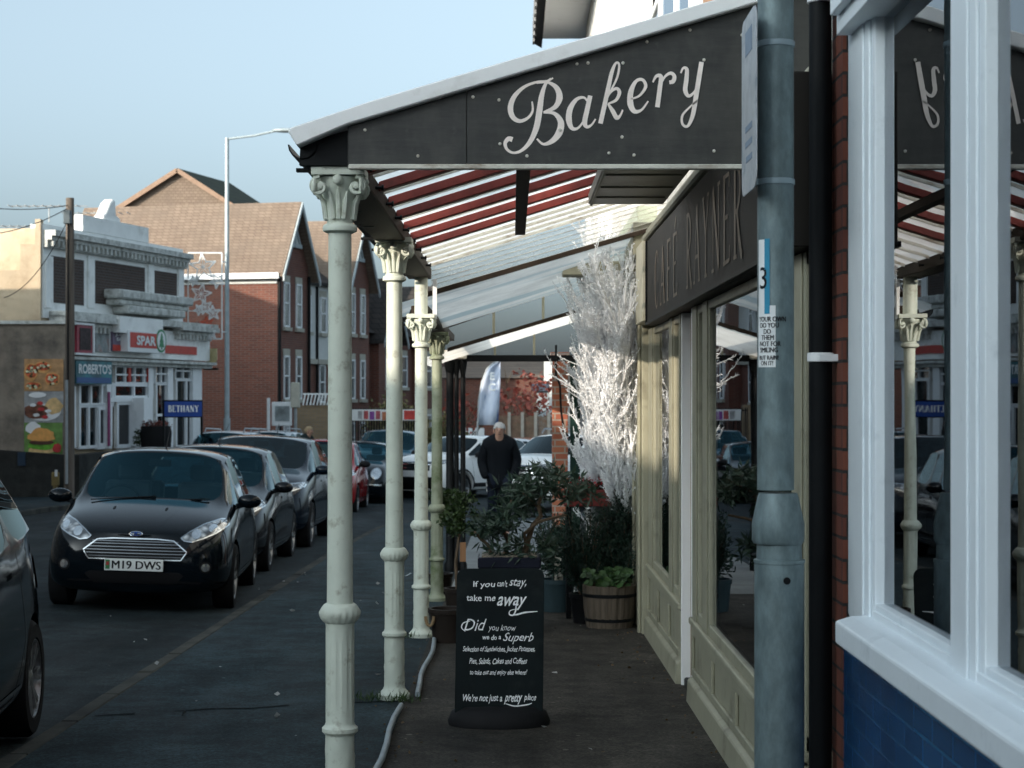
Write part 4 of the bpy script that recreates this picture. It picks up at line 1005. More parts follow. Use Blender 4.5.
    an = MB(); an.tube([(0, 2.05*sy if style != 'suv' else 3.2*sy, H-.02), (0, 2.3*sy if style != 'suv' else 3.4*sy, H+.16)], [.008, .003], 6); an.build('aerial', m_trim, root, local=True)
    fr([seg2((-.6, .30), (.6, .30), .02)], 'bumper_lip', m_trim, .008, 3)
    bpy.data.meshes.remove(em)
    return bvh, fr, X, Z
def ground_car(name, label, x, y, rz=0., group=None):    # x,y = centre of the front bumper line; rz rotates the car about it
    zc = gz(y+2)-.1; t = thing(name, label, 'car', (x, y, zc), rz, group)
    t.rotation_euler = (math.radians(-1.0), math.radians(2.1) if group == CG else 0, rz); t.location.z += .045 if group == CG else 0; return t
CG = 'cars parked along the kerb'
blk = paint('black car paint', (.0025, .005, .0075)); nav = paint('navy car paint', (.004, .008, .015)); drk = paint('dark grey car paint', (.006, .007, .009))
# 1 black hatchback with the plate
car1 = ground_car('hatchback_car', 'black hatchback with number plate M19 DWS and a chrome rimmed grille', -3.40, 16.55, math.radians(3.7), CG)
bv, fr, X_, Z_ = make_car(car1, blk)
fr([[(-.262, .395), (.262, .395), (.262, .507), (-.262, .507)]], 'plate_backing', m_trim, .012, 1)
pf = MB(); yb = min(v.co.y for o in car1.children if o.name.startswith('plate_backing') for v in o.data.vertices)-.012
pf.box(-.26, .26, yb, yb+.008, .397, .505); po = pf.build('number_plate', m_platew, car1, local=True, bevel=.003)
tx = MB(); text(tx, 'M19 DWS', (-.195, yb-.001, .415), (1, 0, 0), (0, 0, 1), .43, .072, bold=0, lift=.001, twice=.006); tx.build('characters', m_ink, po, local=True)
tx = MB(); tx.box(-.252, -.212, yb-.0012, yb, .41, .492); tx.build('country_band', mat('green plate band', (.03, .16, .05), .5), po, local=True)
tx = MB(); tx.box(-.245, -.219, yb-.002, yb-.0013, .445, .475); tx.build('country_flag', mat('red dragon flag red', (.35, .03, .03), .5), po, local=True)
bd = fr([disc2((0, .727), .062, 20, .024)], 'badge', m_chrome, .010, 1); fr([disc2((0, .727), .052, 20, .018)], 'badge_oval', mat('badge blue', (.01, .04, .2), .3), .013, 1, bd)
tx = MB(); ybd = min(v.co.y for o in car1.children if o.name.startswith('badge') for v in o.data.vertices)
text(tx, 'Ford', (-.033, ybd-.006, .719), (1, 0, 0), (0, 0, 1), .066, .018, shear=.3, lift=.001); tx.build('badge_script', m_chrome, bd, local=True)
wp = MB()
for a, b in (((-.55, .93, .985), (.05, .98, 1.035)), ((.05, .95, 1.0), (.55, 1.06, 1.02))): wp.bar(a, b, .012, .01)
wp.build('wiper', m_trim, car1, local=True)
for q in (seg2((-.20, .80), (-.33, .96), .012), seg2((.20, .80), (.33, .96), .012)): fr([q], 'bonnet_crease', blk, .004, 4)
fr([disc2((-.28, .93), .014, 8), disc2((.20, .93), .014, 8)], 'washer_jet', m_trim, .006, 0)
# 2..5 the row behind it
car2 = ground_car('hatchback_car', 'dark hatchback parked directly behind the black hatchback with the plate', -3.68, 20.95, math.radians(.6), CG)
make_car(car2, drk, detail=1)
car3 = ground_car('suv_car', 'tall dark blue SUV third in the row of parked cars', -3.72, 25.3, math.radians(0), CG)
make_car(car3, nav, 4.35, 1.80, 1.60, boxy=.9, hood=.06, lift=.06, wr=.34, style='suv', detail=1, glass=G_cart)
car4 = ground_car('small_car', 'bright red small car seen between the two nearest columns', -3.86, 36.0, math.radians(-.5), CG)
make_car(car4, paint('red car paint', (.30, .012, .014)), 3.5, 1.62, 1.50, hood=.03, style='hatch', detail=0)
car5 = ground_car('small_car', 'black retro small car with round headlamps behind the red car', -3.55, 40.3, math.radians(-2), CG)
make_car(car5, blk, 3.65, 1.68, 1.44, boxy=.8, hood=.06, style='retro', detail=0, roofm=mat('grey roof paint', (.05, .055, .06), .3, coat=1.))
car6 = ground_car('estate_car', 'teal blue people carrier behind the black retro car', -3.35, 46.0, math.radians(-4), CG)
make_car(car6, paint('teal car paint', (.02, .07, .10), .3), 4.4, 1.82, 1.72, boxy=.8, hood=.1, style='suv', detail=0)
# near left car, only its tail in the frame (it faces us)
car0 = thing('hatchback_car', 'black car nearest us at the kerb, cut off by the frame, showing its tail', 'car', (-3.17, 6.65, gz(9)-.1), math.radians(4.6), CG)
make_car(car0, blk, 4.0, 1.74, 1.56, boxy=.8, glass=G_cart, detail=1, wr=.315, wb=(.80, 3.30))
# cars on the bend
cw = ground_car('suv_car', 'white SUV with black cladding partly hidden by the iron posts', -2.35, 43.5, math.radians(-33), 'pale cars on the bend')
make_car(cw, paint('white car paint', (.75, .75, .73)), 4.2, 1.80, 1.62, boxy=.9, hood=.12, lift=.10, wr=.36, style='suv', detail=0, blackclad=True, glass=G_cart)
cw2 = ground_car('suv_car', 'white SUV with roof rails beside the brick pier, behind the walking man', .05, 37.3, math.radians(-30), 'pale cars on the bend')
make_car(cw2, MATS['white car paint'], 4.3, 1.82, 1.66, boxy=.9, hood=.12, lift=.10, wr=.36, style='suv', detail=0, blackclad=True, rails=True, glass=G_cart)
cw3 = ground_car('hatchback_car', 'silver hatchback with sloping roof above the walking man', -2.1, 52.0, math.radians(-50), 'pale cars on the bend')
make_car(cw3, paint('silver car paint', (.55, .58, .60), .25), 4.1, 1.76, 1.56, style='hatch', detail=0, glass=G_car)
cs1 = ground_car('estate_car', 'silver estate with roof rails on the far kerb below the lamp post', -7.45, 51.0, math.radians(-12), 'pale cars on the bend')
make_car(cs1, MATS['silver car paint'], 4.4, 1.8, 1.76, boxy=.8, style='estate', detail=0, rails=True)
cs2 = ground_car('hatchback_car', 'pale blue silver hatchback parked below the blue Bethany board', -7.75, 45.6, math.radians(-10), 'pale cars on the bend')
make_car(cs2, paint('ice blue car paint', (.50, .56, .60), .2), 4.1, 1.8, 1.74, boxy=.7, style='hatch', detail=0, rails=True)

# ================================================================ pavement things
# chalk board
bx, by = -.07, 9.86; bz = gz(by)+.004
ab = thing('chalkboard_sign', 'black pavement chalkboard on a half round base with white lettering inviting takeaway', 'chalkboard', (bx, by, bz))
P_rub = mat('black rubber base', (.012, .012, .013), .7, bump=.2)
q = MB(); q.lathe([(.27, 0), (.275, .02), (.255, .07), (.20, .10), (.001, .105)], (bx, by+.05, bz), 40, mod=lambda j, a, h: 1)
q.v = [Vector((v.x, by+.05+(v.y-by-.05)*.72, v.z)) for v in q.v]; q.build('base', P_rub, ab, smooth=40)
tilt = math.radians(7); Zb = Vector((.012, math.sin(tilt), math.cos(tilt))).normalized(); Xb = Vector((1, .02, 0)).normalized(); Nb = Xb.cross(Zb).normalized()
O = Vector((bx-.235, by-.02, bz+.07)); Wb, Hb, r_ = .47, .765, .045
pts = [(0, 0), (Wb, 0)]+[(Wb-r_+r_*math.cos(a*PI/12), Hb-r_+r_*math.sin(a*PI/12)) for a in range(7)]+[(r_+r_*math.cos(PI/2+a*PI/12), Hb-r_+r_*math.sin(PI/2+a*PI/12)) for a in range(7)]
m_board2 = mat('wiped blackboard', (.006, .010, .011), .6, var=.3, scale=4, dirt=(.018, .022, .022), dscale=3, damt=.35)
pb = MB().prism([O+Xb*a+Zb*b for a, b in pts], Nb*-.018); pb.build('board', m_board2, ab, bevel=.003)
L_ = MB()
def line_(t, x, z, w, h=None, shear=0., bold=0., slope=0.): text(L_, t, O+Xb*x+Zb*z, Xb, Zb, w, h, shear, bold, .003, slope, wob=.0016)
K_ = Wb/88; zz = lambda y: (712-y)*Hb/141
line_('If you', .088, zz(591), .118, .040, .05, .01); line_("can't", .217, zz(589), .056, .034, .3, .01); line_('stay,', .282, zz(591), .092, .052, .38, .005)
line_('take me', .054, zz(603), .155, .034, .05, .01); line_('away', .218, zz(612), .160, .072, .40, .015)
line_('Did', .043, zz(632), .120, .062, .38, .0); line_('you know', .172, zz(634), .150, .042, .3, .0)
line_('we do a', .142, zz(641), .10, .026, .2, .02); line_('Superb', .252, zz(645), .165, .058, .42, .005)
line_('Selection of Sandwiches, Jacket Potatoes,', .038, zz(654), .385, .036, .35, .012); line_('Pies, Salads, Cakes and Coffees', .073, zz(665.5), .31, .036, .35, .012)
line_('to take out and enjoy else where!', .078, zz(676.5), .305, .034, .35, .012)
line_("We're not just a", .042, zz(703), .21, .050, .3, .015); line_('pretty', .262, zz(704), .098, .054, .4, .02); line_('place', .368, zz(702), .065, .044, .3, .01)
L_.ribbon([(.30, .515), (.33, .52), (.37, .53), (.435, .535)], [.004, .009, .009, .003], O, Xb, Zb, .0034)
L_.ribbon([(.32, .575), (.318, .54), (.305, .516), (.285, .52), (.29, .54), (.33, .55)], [.005, .008, .008, .007, .005, .003], O, Xb, Zb, .0038)
L_.ribbon([(.27, .048), (.32, .035), (.385, .042), (.41, .05)], [.003, .007, .007, .003], O, Xb, Zb, .0034)
L_.ribbon([(.05, .43), (.03, .45), (.04, .475), (.075, .485)], [.003, .006, .006, .003], O, Xb, Zb, .0034)
L_.build('lettering', P_chalk, ab)
# pipe along the column line
hp = MB(); P = []
for i in range(14):
    y = 8.3+i*.42; P.append((-.625+.012*math.sin(i*1.3), y, gz(y)+.03))
hp.tube(P[:6], .016, 10); hp.tube([(a+.06, b, c) for a, b, c in P[6:]], .016, 10)
tag(hp.build('waste_pipe', mat('grey plastic pipe', (.24, .28, .30), .5, var=.2, scale=8), smooth=60), 'grey plastic pipe lying along the foot of the columns', 'pipe')
m_grass = leafmat('weed green', (.02, .05, .012), (.06, .10, .03))
for i, (x, y, n) in enumerate([(PX+.05, 10.72, 70), (PX-.12, 10.75, 40), (PX-.25, 10.8, 30), (PX-.1, 13.95, 30)]):
    mb = MB()
    for _ in range(n):
        a, b = x+R.gauss(0, .05), y+R.gauss(0, .04); leaf(mb, Vector((a, b, gz(b))), Vector((R.gauss(0, .5), R.gauss(0, .5), 1)).normalized(), .008, R.uniform(5, 11))
    tag(mb.build('weed_tuft', m_grass), ['weed tuft growing at the right foot of the second column', 'weed tuft at the left foot of the second column', 'sparse weed tuft on the pavement left of the second column', 'weed tuft at the foot of the third column'][i], 'weed')
# planters and shrubs
L_dark = leafmat('dark evergreen leaf', (.010, .026, .014), (.030, .060, .030)); L_mid = leafmat('grey green leaf', (.012, .032, .022), (.045, .078, .05))
L_box = leafmat('box leaf', (.014, .034, .010), (.05, .085, .022)); L_lily = leafmat('round leaf', (.016, .048, .014), (.042, .095, .025)); L_yew = leafmat('juniper needle', (.008, .026, .018), (.022, .052, .034))
m_bark = mat('shrub bark', (.10, .07, .045), .9, var=.3, bump=.4)
m_soil = mat('potting soil', (.02, .015, .01), .95)
def pot(parent, x, y, z, r0, r1, h, m, rim=True, seg=28):
    p = [(r0, 0), (r1*.98, h*.86)]+([(r1*1.06, h*.87), (r1*1.06, h)] if rim else [(r1, h)])+[(r1*.9, h), (r1*.88, h-.03), (.001, h-.035)]
    return MB().lathe(p, (x, y, z), seg).build('pot', m, parent, smooth=35)
# black trough with the twisted shrub
ty, tx_ = 14.5, -.02; tz = gz(ty)
th = thing('planted_trough', 'dark blue black square planter behind the chalkboard with a twisted rhododendron like shrub', 'planter', (tx_, ty, tz))
q = MB(); q.prism([(tx_-.19, ty-.16, tz), (tx_+.19, ty-.16, tz), (tx_+.19, ty+.2, tz), (tx_-.19, ty+.2, tz)], (0, 0, .5)); q.box(tx_-.245, tx_+.245, ty-.2, ty+.24, tz+.5, tz+.59)
q.build('tub', mat('navy planter glaze', (.012, .014, .024), .35), th, bevel=.012)
MB().box(tx_-.215, tx_+.215, ty-.17, ty+.21, tz+.57, tz+.60).build('gravel', mat('pebble mulch', (.22, .19, .15), .9, var=.6, scale=45, bump=.8), th)
tr = MB()
def stem(pts, Y0, r0, r1, par=None):
    P = [at(a, b, Y0+d) for a, b, d in pts]; n = len(P); tr.tube(P, [r0+(r1-r0)*i/(n-1) for i in range(n)], 8)
stem([(524, 556, .05), (528, 540, 0), (533, 525, .05), (541, 516, 0), (538, 505, 0), (543, 493, .1)], 14.5, .024, .014)
stem([(527, 548, 0), (524, 534, -.05), (538, 522, 0), (552, 518, 0), (566, 515, .1)], 14.5, .018, .009)
stem([(505, 556, 0), (508, 540, .1), (502, 528, 0), (506, 515, 0), (512, 500, 0)], 14.5, .02, .01)
stem([(492, 555, 0), (488, 545, 0), (480, 538, 0), (475, 532, -.1)], 14.5, .018, .01); stem([(541, 510, 0), (530, 500, 0), (520, 490, .1)], 14.5, .012, .007); stem([(543, 493, 0), (558, 485, 0), (570, 478, 0)], 14.5, .012, .006)
tr.build('stem', m_bark, th, smooth=60)
lf = MB()
def rosette(px, py, Y0, spread, n, size):
    c = at(px, py, Y0)
    for _ in range(n):
        d = Vector((R.gauss(0, 1), R.gauss(0, 1), R.gauss(.1, .8))).normalized(); leaf(lf, c+d*spread*.25, d, size*R.uniform(.7, 1.2), 4.2)
for px, py, k in [(545, 480, 9), (560, 475, 9), (575, 487, 8), (530, 486, 9), (517, 490, 9), (505, 497, 7), (588, 492, 6), (553, 491, 8), (525, 498, 7), (512, 507, 7), (500, 515, 7), (487, 522, 8), (478, 530, 7), (492, 533, 6), (508, 522, 7), (535, 472, 4), (570, 500, 6), (498, 525, 6), (520, 508, 5), (515, 545, 7), (530, 550, 6), (545, 545, 7), (500, 548, 5), (540, 500, 4)]:
    for _ in range(int(k*1.5)):
        rosette(px+R.gauss(0, 5), py+R.gauss(0, 4.5), 14.5+R.gauss(0, .14), .05, 9, .022)
lf.build('leaves', L_mid, th)
# clipped box trees in pots at left of the board
for i, (px, py, pr, y, lab, pm_) in enumerate([
    (444, 503, 13, 17.2, 'round clipped box tree in a brown pot beside the green column', (440, 568, 595)),
    (461, 517, 15.5, 15.6, 'taller bushy box tree on a bare trunk with a wooden tag behind the chalkboard', (447, 574, 600))]):
    c = at(px, py, y); zb = gz(y); s_ = F/y
    t_ = thing('potted_box_tree', lab, 'potted plant', (c.x, y, zb), 0, 'clipped trees in pots')
    pot(t_, c.x-.03, y, zb, .085, .11, .24, mat('brown glazed pot', (.022, .017, .014), .5, var=.3))
    tr = MB(); tr.tube([(c.x-.03, y, zb+.2), (c.x-.045, y, zb+.45), (c.x-.02, y+.01, zb+.65), (c.x, y, c.z)], [.016, .014, .012, .01], 8); tr.build('trunk', m_bark, t_, smooth=60)
    lf = MB(); leaves(lf, c, (pr/s_*1.15, pr/s_, pr/s_*1.55), 1500, .022, clumps=22, shell=.5, long=1.7); lf.build('crown', L_box, t_)
    if i: MB().box(c.x-.005, c.x+.045, y-.16, y-.145, 1.6-(560-398)/s_, 1.6-(541-398)/s_).build('tag', P_wood, t_)
y = 13.7; x = -.475; zb = gz(y)+.004
t_ = thing('rope_handled_pot', 'low dark pot with a rope handle half hidden by the chalkboard', 'pot', (x, y, zb)); pot(t_, x, y, zb, .11, .14, .25, mat('brown glazed pot', (.045, .032, .025)))
MB().tube([(x-.13+.03*math.cos(a*PI/8), y-.10, zb+.2-.07*math.sin(a*PI/8)) for a in range(9)], .012, 8).build('rope_handle', mat('old rope', (.25, .17, .09), .9), t_, smooth=True)
y = 16.0; c = at(557, 600, y); zb = gz(y)+.004
t_ = thing('ribbed_pot', 'ribbed blue grey pot with a pale post in it between the planter and the barrel', 'planter', (c.x, y, zb))
MB().lathe([(.12, 0), (.145, .24), (.155, .24), (.155, .28), (.14, .28), (.138, .25), (.001, .25)], (c.x, y, zb), 48, mod=lambda j, a, h: 1+.02*math.cos(a*24)*(h < .23)).build('pot', mat('blue grey glaze', (.03, .05, .058), .45), t_, smooth=35)
lf = MB(); leaves(lf, (c.x+.02, y+.02, zb+.5), (.2, .16, .26), 700, .022, clumps=10, long=3); lf.build('foliage', L_yew, t_)
MB().box(c.x-.02, c.x+.05, y-.03, y+.03, zb+.25, zb+.48).build('stake', P_old, t_)
# half barrel with round leaves, juniper behind
y = 14.75; c = at(611, 600, y); zb = gz(y)+.004; bX = .775
t_ = thing('barrel_planter', 'weathered half barrel planter with round bright leaves by the cafe pilaster', 'planter', (bX, y, zb))
m_stave = mat('weathered oak staves', (.085, .066, .048), .8, var=.4, scale=7, stretch=(5, 5, .3), bump=.4)
MB().lathe([(.185, 0), (.205, .16), (.215, .335), (.195, .335), (.19, .29), (.001, .285)], (bX, y, zb), 60, mod=lambda j, a, h: 1-.025*(abs(math.sin(a*10)) < .25)).build('staves', m_stave, t_)
hb = MB()
for z, r in ((.245, .2115), (.05, .191)): hb.lathe([(r, z), (r+.004, z+.003), (r+.005, z+.025), (r, z+.028)], (bX, y, zb), 40, caps=False)
hb.build('hoop', P_black, t_, smooth=40)
lf = MB()
for _ in range(120):
    a = R.uniform(0, 2*PI); rr_ = R.uniform(0, .23); p = Vector((bX+rr_*math.cos(a), y+rr_*math.sin(a)*.9, zb+.33+R.uniform(0, .13))); r0 = R.uniform(.014, .034)
    n = Vector((R.gauss(0, .5), -.8+R.gauss(0, .4), 1)).normalized(); e = n.cross(Vector((1, 0, .2))).normalized(); f_ = n.cross(e)
    lf.add([p]+[p+(e*math.cos(k*PI/5)+f_*math.sin(k*PI/5))*r0+n*.006 for k in range(10)], [(0, k+1, (k+1) % 10+1) for k in range(10)])
lf.build('round_leaves', L_lily, t_)
for i, (px, X0, y, hgt, wd, lab) in enumerate([(622, .90, 15.1, 1.12, .25, 'tall feathery juniper in a pot against the pilaster behind the barrel'), (590, .60, 15.05, .95, .26, 'loose dark juniper in a pot behind the barrel and the white tree foot'), (562, .43, 16.5, .85, .22, 'small dark juniper beside the ribbed pot')]):
    zb = gz(y)+.004; t_ = thing('potted_juniper', lab, 'potted shrub', (X0, y, zb), 0, 'dark junipers by the cafe')
    pot(t_, X0, y, zb, .10, .13, .24, P_rub)
    st = MB(); lf = MB()
    for k in range(30):
        a = R.uniform(0, 2*PI); sp = R.uniform(.2, 1); top = Vector((X0+wd*sp*math.cos(a), y+wd*sp*math.sin(a)*.8, zb+.3+(hgt-.25)*R.uniform(.35, 1)*(1-.25*sp))); b0 = Vector((X0+.05*math.cos(a), y+.05*math.sin(a), zb+.22))
        st.tube([b0, b0.lerp(top, .5)+Vector((0, 0, .05)), top], [.007, .005, .003], 5)
        for m_ in range(300 if i == 0 else 210):
            t = R.uniform(.15, 1.05); p = b0.lerp(top, t)+Vector((R.gauss(0, .03), R.gauss(0, .03), R.gauss(0, .03))); leaf(lf, p, (Vector((R.gauss(0, .8), R.gauss(0, .8), .9))).normalized(), .010, 4.5)
    st.build('stems', m_bark, t_); lf.build('foliage', L_yew, t_)
# red flower trough
y = 15.45; c = at(590, 500, y); zt = 1.6-(506-398)/F*y
t_ = thing('flower_trough', 'dark red raised flower trough with red flowers behind the junipers', 'planter', (c.x, y, gz(y)))
q = MB(); q.box(c.x-.22, c.x+.22, y-.10, y+.10, zt, zt+.14); 

for sx_ in (-.18, .18): MB().box(c.x+sx_-.02, c.x+sx_+.02, y-.08, y+.08, gz(y), zt-.001).build('leg', P_black, t_)
q.build('trough', mat('dark red timber', (.12, .015, .012), .6, var=.25), t_, bevel=.006)
lf = MB(); leaves(lf, (c.x, y, zt+.16), (.23, .11, .05), 420, .022); lf.build('foliage', L_dark, t_)
fl_ = MB(); leaves(fl_, (c.x-.02, y-.03, zt+.19), (.22, .11, .045), 170, .022, long=1.1); fl_.build('flowers', leafmat('red petal', (.30, .005, .012), (.5, .015, .03)), t_)
fl_ = MB(); leaves(fl_, (c.x-.2, y-.14, zt+.17), (.04, .02, .03), 25, .03, long=1.1); fl_.build('white_flowers', leafmat('white petal', (.6, .55, .55), (.7, .65, .65)), t_)
# white flocked twig tree
m_twig = mat('white flocked twigs', (.84, .86, .88), .9, var=.06, scale=20, bump=.4, bscale=80)
tb = Vector((.84, 15.9, gz(15.5)+.2)); rt_ = random.Random(3)
t_ = thing('white_twig_tree', 'white flocked artificial twig tree leaning against the cafe pilaster', 'artificial tree', (tb.x, tb.y, gz(15.5)))
pot(t_, tb.x, tb.y, gz(15.5)+.004, .11, .14, .26, P_rub)
tk = MB(); tw = MB(); flk = MB()
def twig(p, d, L, r, depth, mb):
    P = [p]; q = d.normalized()
    n = 5
    for i in range(n):
        q = (q+Vector((rt_.gauss(0, .07), rt_.gauss(0, .08), rt_.gauss(.03, .06)))).normalized(); P.append(P[-1]+q*L/n)
    mb.tube(P, [r*(1-.6*i/n) for i in range(n+1)], 5 if depth else 7)
    if True:
        for k in range(90 if depth == 0 else 44 if depth == 1 else 18):
            t = rt_.uniform(.05, 1); i = min(n-1, int(t*n)); b = P[i].lerp(P[i+1], t*n-i)
            leaf(flk, b, (q+Vector((rt_.gauss(0, .8), rt_.gauss(0, .8), rt_.gauss(0, .6)))).normalized(), .009, 3.0, rt_)
    if depth < 2:
        for k in range(38 if depth == 0 else 9):
            t = rt_.uniform(.2, 1); i = min(n-1, int(t*n)); b = P[i].lerp(P[i+1], t*n-i)
            s_ = (q+Vector((rt_.gauss(0, .27), rt_.gauss(0, .27), rt_.gauss(.05, .18)))).normalized()
            twig(b, s_, L*(.24 if depth == 0 else .40)*rt_.uniform(.6, 1.1), r*.55, depth+1, tw)
tips = [(584, 310), (598, 322), (606, 330), (612, 312), (584, 392), (588, 420), (586, 448), (618, 300), (622, 320), (612, 350), (628, 300), (620, 340), (616, 370), (608, 380), (626, 360), (602, 345)]
for px, py in tips:
    e = at(px, py, 15.4+rt_.gauss(0, .15)); d = e-tb; mid = Vector((.05, 0, .10)); twig(tb+Vector((rt_.gauss(0, .04), rt_.gauss(0, .04), 0)), d+mid, d.length*.97, .017, 0, tk)
for px, py in [(622, 262), (632, 268), (640, 300), (643, 330), (636, 290), (630, 310), (644, 360), (648, 400), (640, 390), (628, 330), (650, 440)]:
    e = at(px, py, 14.75+rt_.gauss(0, .06)); b = Vector((.95, 15.5, gz(15)+.3)); d = e-b; twig(b, d, d.length*.97, .017, 0, tk)
tk.build('branches', m_twig, t_, smooth=60); tw.build('twigs', m_twig, t_, smooth=60); flk.build('flocking', leafmat('white flocking', (.80, .82, .85), (.90, .91, .93)), t_)
print('twig faces', len(tw.f))

# ================================================================ the people
m_skin = mat('skin', (.42, .24, .17), .55, var=.08); m_navy = mat('black coat cloth', (.005, .0065, .009), .8, var=.2, scale=20, bump=.2)
m_jean = mat('dark trousers', (.010, .014, .024), .85, var=.2); m_hair = mat('grey hair', (.42, .41, .40), .8, var=.3, scale=40, bump=.6, bscale=120); m_shoe = mat('black shoes', (.01, .01, .01), .5)
def skinned(name, verts, edges, radii, m, parent, sub=2, root=0):
    me = bpy.data.meshes.new(name); me.from_pydata(verts, edges, []); t = bpy.data.objects.new(name, me); COL.objects.link(t)
    s = t.modifiers.new('s', 'SKIN'); s.use_smooth_shade = True
    for i, r in enumerate(radii):
        me.skin_vertices[0].data[i].radius = r if isinstance(r, tuple) else (r, r); me.skin_vertices[0].data[i].use_root = (i == root)
    u = t.modifiers.new('u', 'SUBSURF'); u.levels = sub; u.render_levels = sub
    dg = bpy.context.evaluated_depsgraph_get(); dg.update(); me2 = bpy.data.meshes.new_from_object(t.evaluated_get(dg)); COL.objects.unlink(t); bpy.data.objects.remove(t)
    me2.materials.clear(); me2.materials.append(m)
    for p in me2.polygons: p.use_smooth = True; p.material_index = 0
    o = bpy.data.objects.new(name, me2); COL.objects.link(o); o.parent = parent; return o
def walker(x, y, rz, label, coat, hairm, scale=1., step=.22, stoop=.08):
    p = thing('person', label, 'person', (x, y, gz(y)), rz); S_ = scale
    # facing -y; y- is forward
    f = -1
    V = [(0, 0, .92), (0, -.02, 1.10), (0, -.05*1, 1.30), (0, -.10, 1.43), (0, -.14-stoop*.3, 1.52), (0, -.17-stoop*.4, 1.60), (0, -.18-stoop*.4, 1.68),
         (.10, 0, .88), (.11, -step, .50), (.11, -step*.9, .09), (.11, -step*.9-.16, .04),
         (-.10, 0, .88), (-.11, step*.3, .50), (-.11, step*1.1, .11), (-.11, step*1.1-.15, .05),
         (.18, -.08, 1.40), (.25, -.02, 1.15), (.21, -.10, .98), (.16, -.08, .95),
         (-.18, -.08, 1.40), (-.25, -.02, 1.15), (-.21, -.10, .98), (-.16, -.08, .95)]
    E_ = [(0, 1), (1, 2), (2, 3), (3, 4), (4, 5), (5, 6), (0, 7), (7, 8), (8, 9), (9, 10), (0, 11), (11, 12), (12, 13), (13, 14), (3, 15), (15, 16), (16, 17), (17, 18), (3, 19), (19, 20), (20, 21), (21, 22)]
    rad = [(.15, .11), (.15, .11), (.17, .12), (.10, .08), .055, (.075, .095), (.065, .08), .085, .062, .045, .035, .085, .062, .045, .035, .06, .048, .038, .035, .06, .048, .038, .035]
    V = [tuple(c*S_ for c in v) for v in V]; rad = [tuple(c*S_ for c in r) if isinstance(r, tuple) else r*S_ for r in rad]
    skinned('body', V, E_, rad, m_skin, p)
    hx, hy, hz = V[5]
    fm = MB(); fm.ball((hx, hy-.09*S_, hz+.005), (.014, .022, .024), 8, 6); fm.build('nose', m_skin, p, local=True, smooth=60)
    ey = MB()
    for s in (-1, 1): ey.ball((hx+s*.032*S_, hy-.085*S_, hz+.025), (.012, .008, .007), 8, 6); 
    ey.box(hx-.025, hx+.025, hy-.092*S_, hy-.08*S_, hz-.045, hz-.038); ey.build('features', mat('dark features', (.08, .04, .035), .6), p, local=True)
    ea = MB()
    for s in (-1, 1): ea.ball((hx+s*.082*S_, hy+.005, hz), (.012, .02, .03), 8, 6)
    ea.build('ears', m_skin, p, local=True, smooth=60)
    hm = MB(); rr_ = random.Random(5)
    vs = MB(); vs.ball((hx, hy+.025*S_, hz+.045*S_), (.092*S_, .105*S_, .095*S_), 20, 14)
    vs.v = [v+Vector((rr_.gauss(0, .004), rr_.gauss(0, .004), rr_.gauss(0, .004))) for v in vs.v]; vs.f = [fc for fc in vs.f if not all(vs.v[i].z < hz+.06 and vs.v[i].y < hy+.01 for i in fc)]
    vs.build('hair', hairm, p, local=True, smooth=80)
    jr = [(.18, .135), (.18, .135), (.20, .15), (.13, .10), (.078, .07), .085, .07, .06, .085, .07, .06]
    JV = [(0, -.01, .70), (0, -.02, 1.08), (0, -.05, 1.30), (0, -.10, 1.44), (0, -.155, 1.575), (.18, -.08, 1.41), (.27, -.01, 1.15), (.19, -.12, .88), (-.18, -.08, 1.41), (-.27, -.01, 1.15), (-.19, -.12, .88)]
    jr = [(.215, .165), (.205, .16), (.215, .16), (.16, .12), (.085, .08), .10, .085, .075, .10, .085, .075]
    JV = [tuple(c*S_ for c in v) for v in JV]; jr = [tuple(c*S_ for c in r) if isinstance(r, tuple) else r*S_ for r in jr]
    skinned('jacket', JV, [(0, 1), (1, 2), (2, 3), (3, 4), (3, 5), (5, 6), (6, 7), (3, 8), (8, 9), (9, 10)], jr, coat, p)
    TV = [V[0], V[7], V[8], V[9], V[11], V[12], V[13]]
    skinned('trousers', TV, [(0, 1), (1, 2), (2, 3), (0, 4), (4, 5), (5, 6)], [(.165*S_, .125*S_), .10*S_, .075*S_, .06*S_, .10*S_, .075*S_, .06*S_], m_jean, p)
    sh_ = MB()
    for k in (9, 13):
        a = Vector(V[k]); sh_.ball((a.x, a.y-.07*S_, a.z-.045*S_), (.05*S_, .14*S_, .05*S_), 12, 8)
    sh_.build('shoes', m_shoe, p, local=True, smooth=60); return p
pc = at(499, 430, 26.0)
walker(pc.x, 26.9, 0, 'grey haired man in a black jacket walking towards us with his head bowed', m_navy, m_hair, .97)
pc = at(303, 430, 44.0)
walker(-4.97, 44, math.radians(60), 'person in a dark coat with fair hair beyond the parked cars', mat('green black coat', (.02, .028, .028), .85), mat('fair hair', (.30, .22, .13), .8), .97)
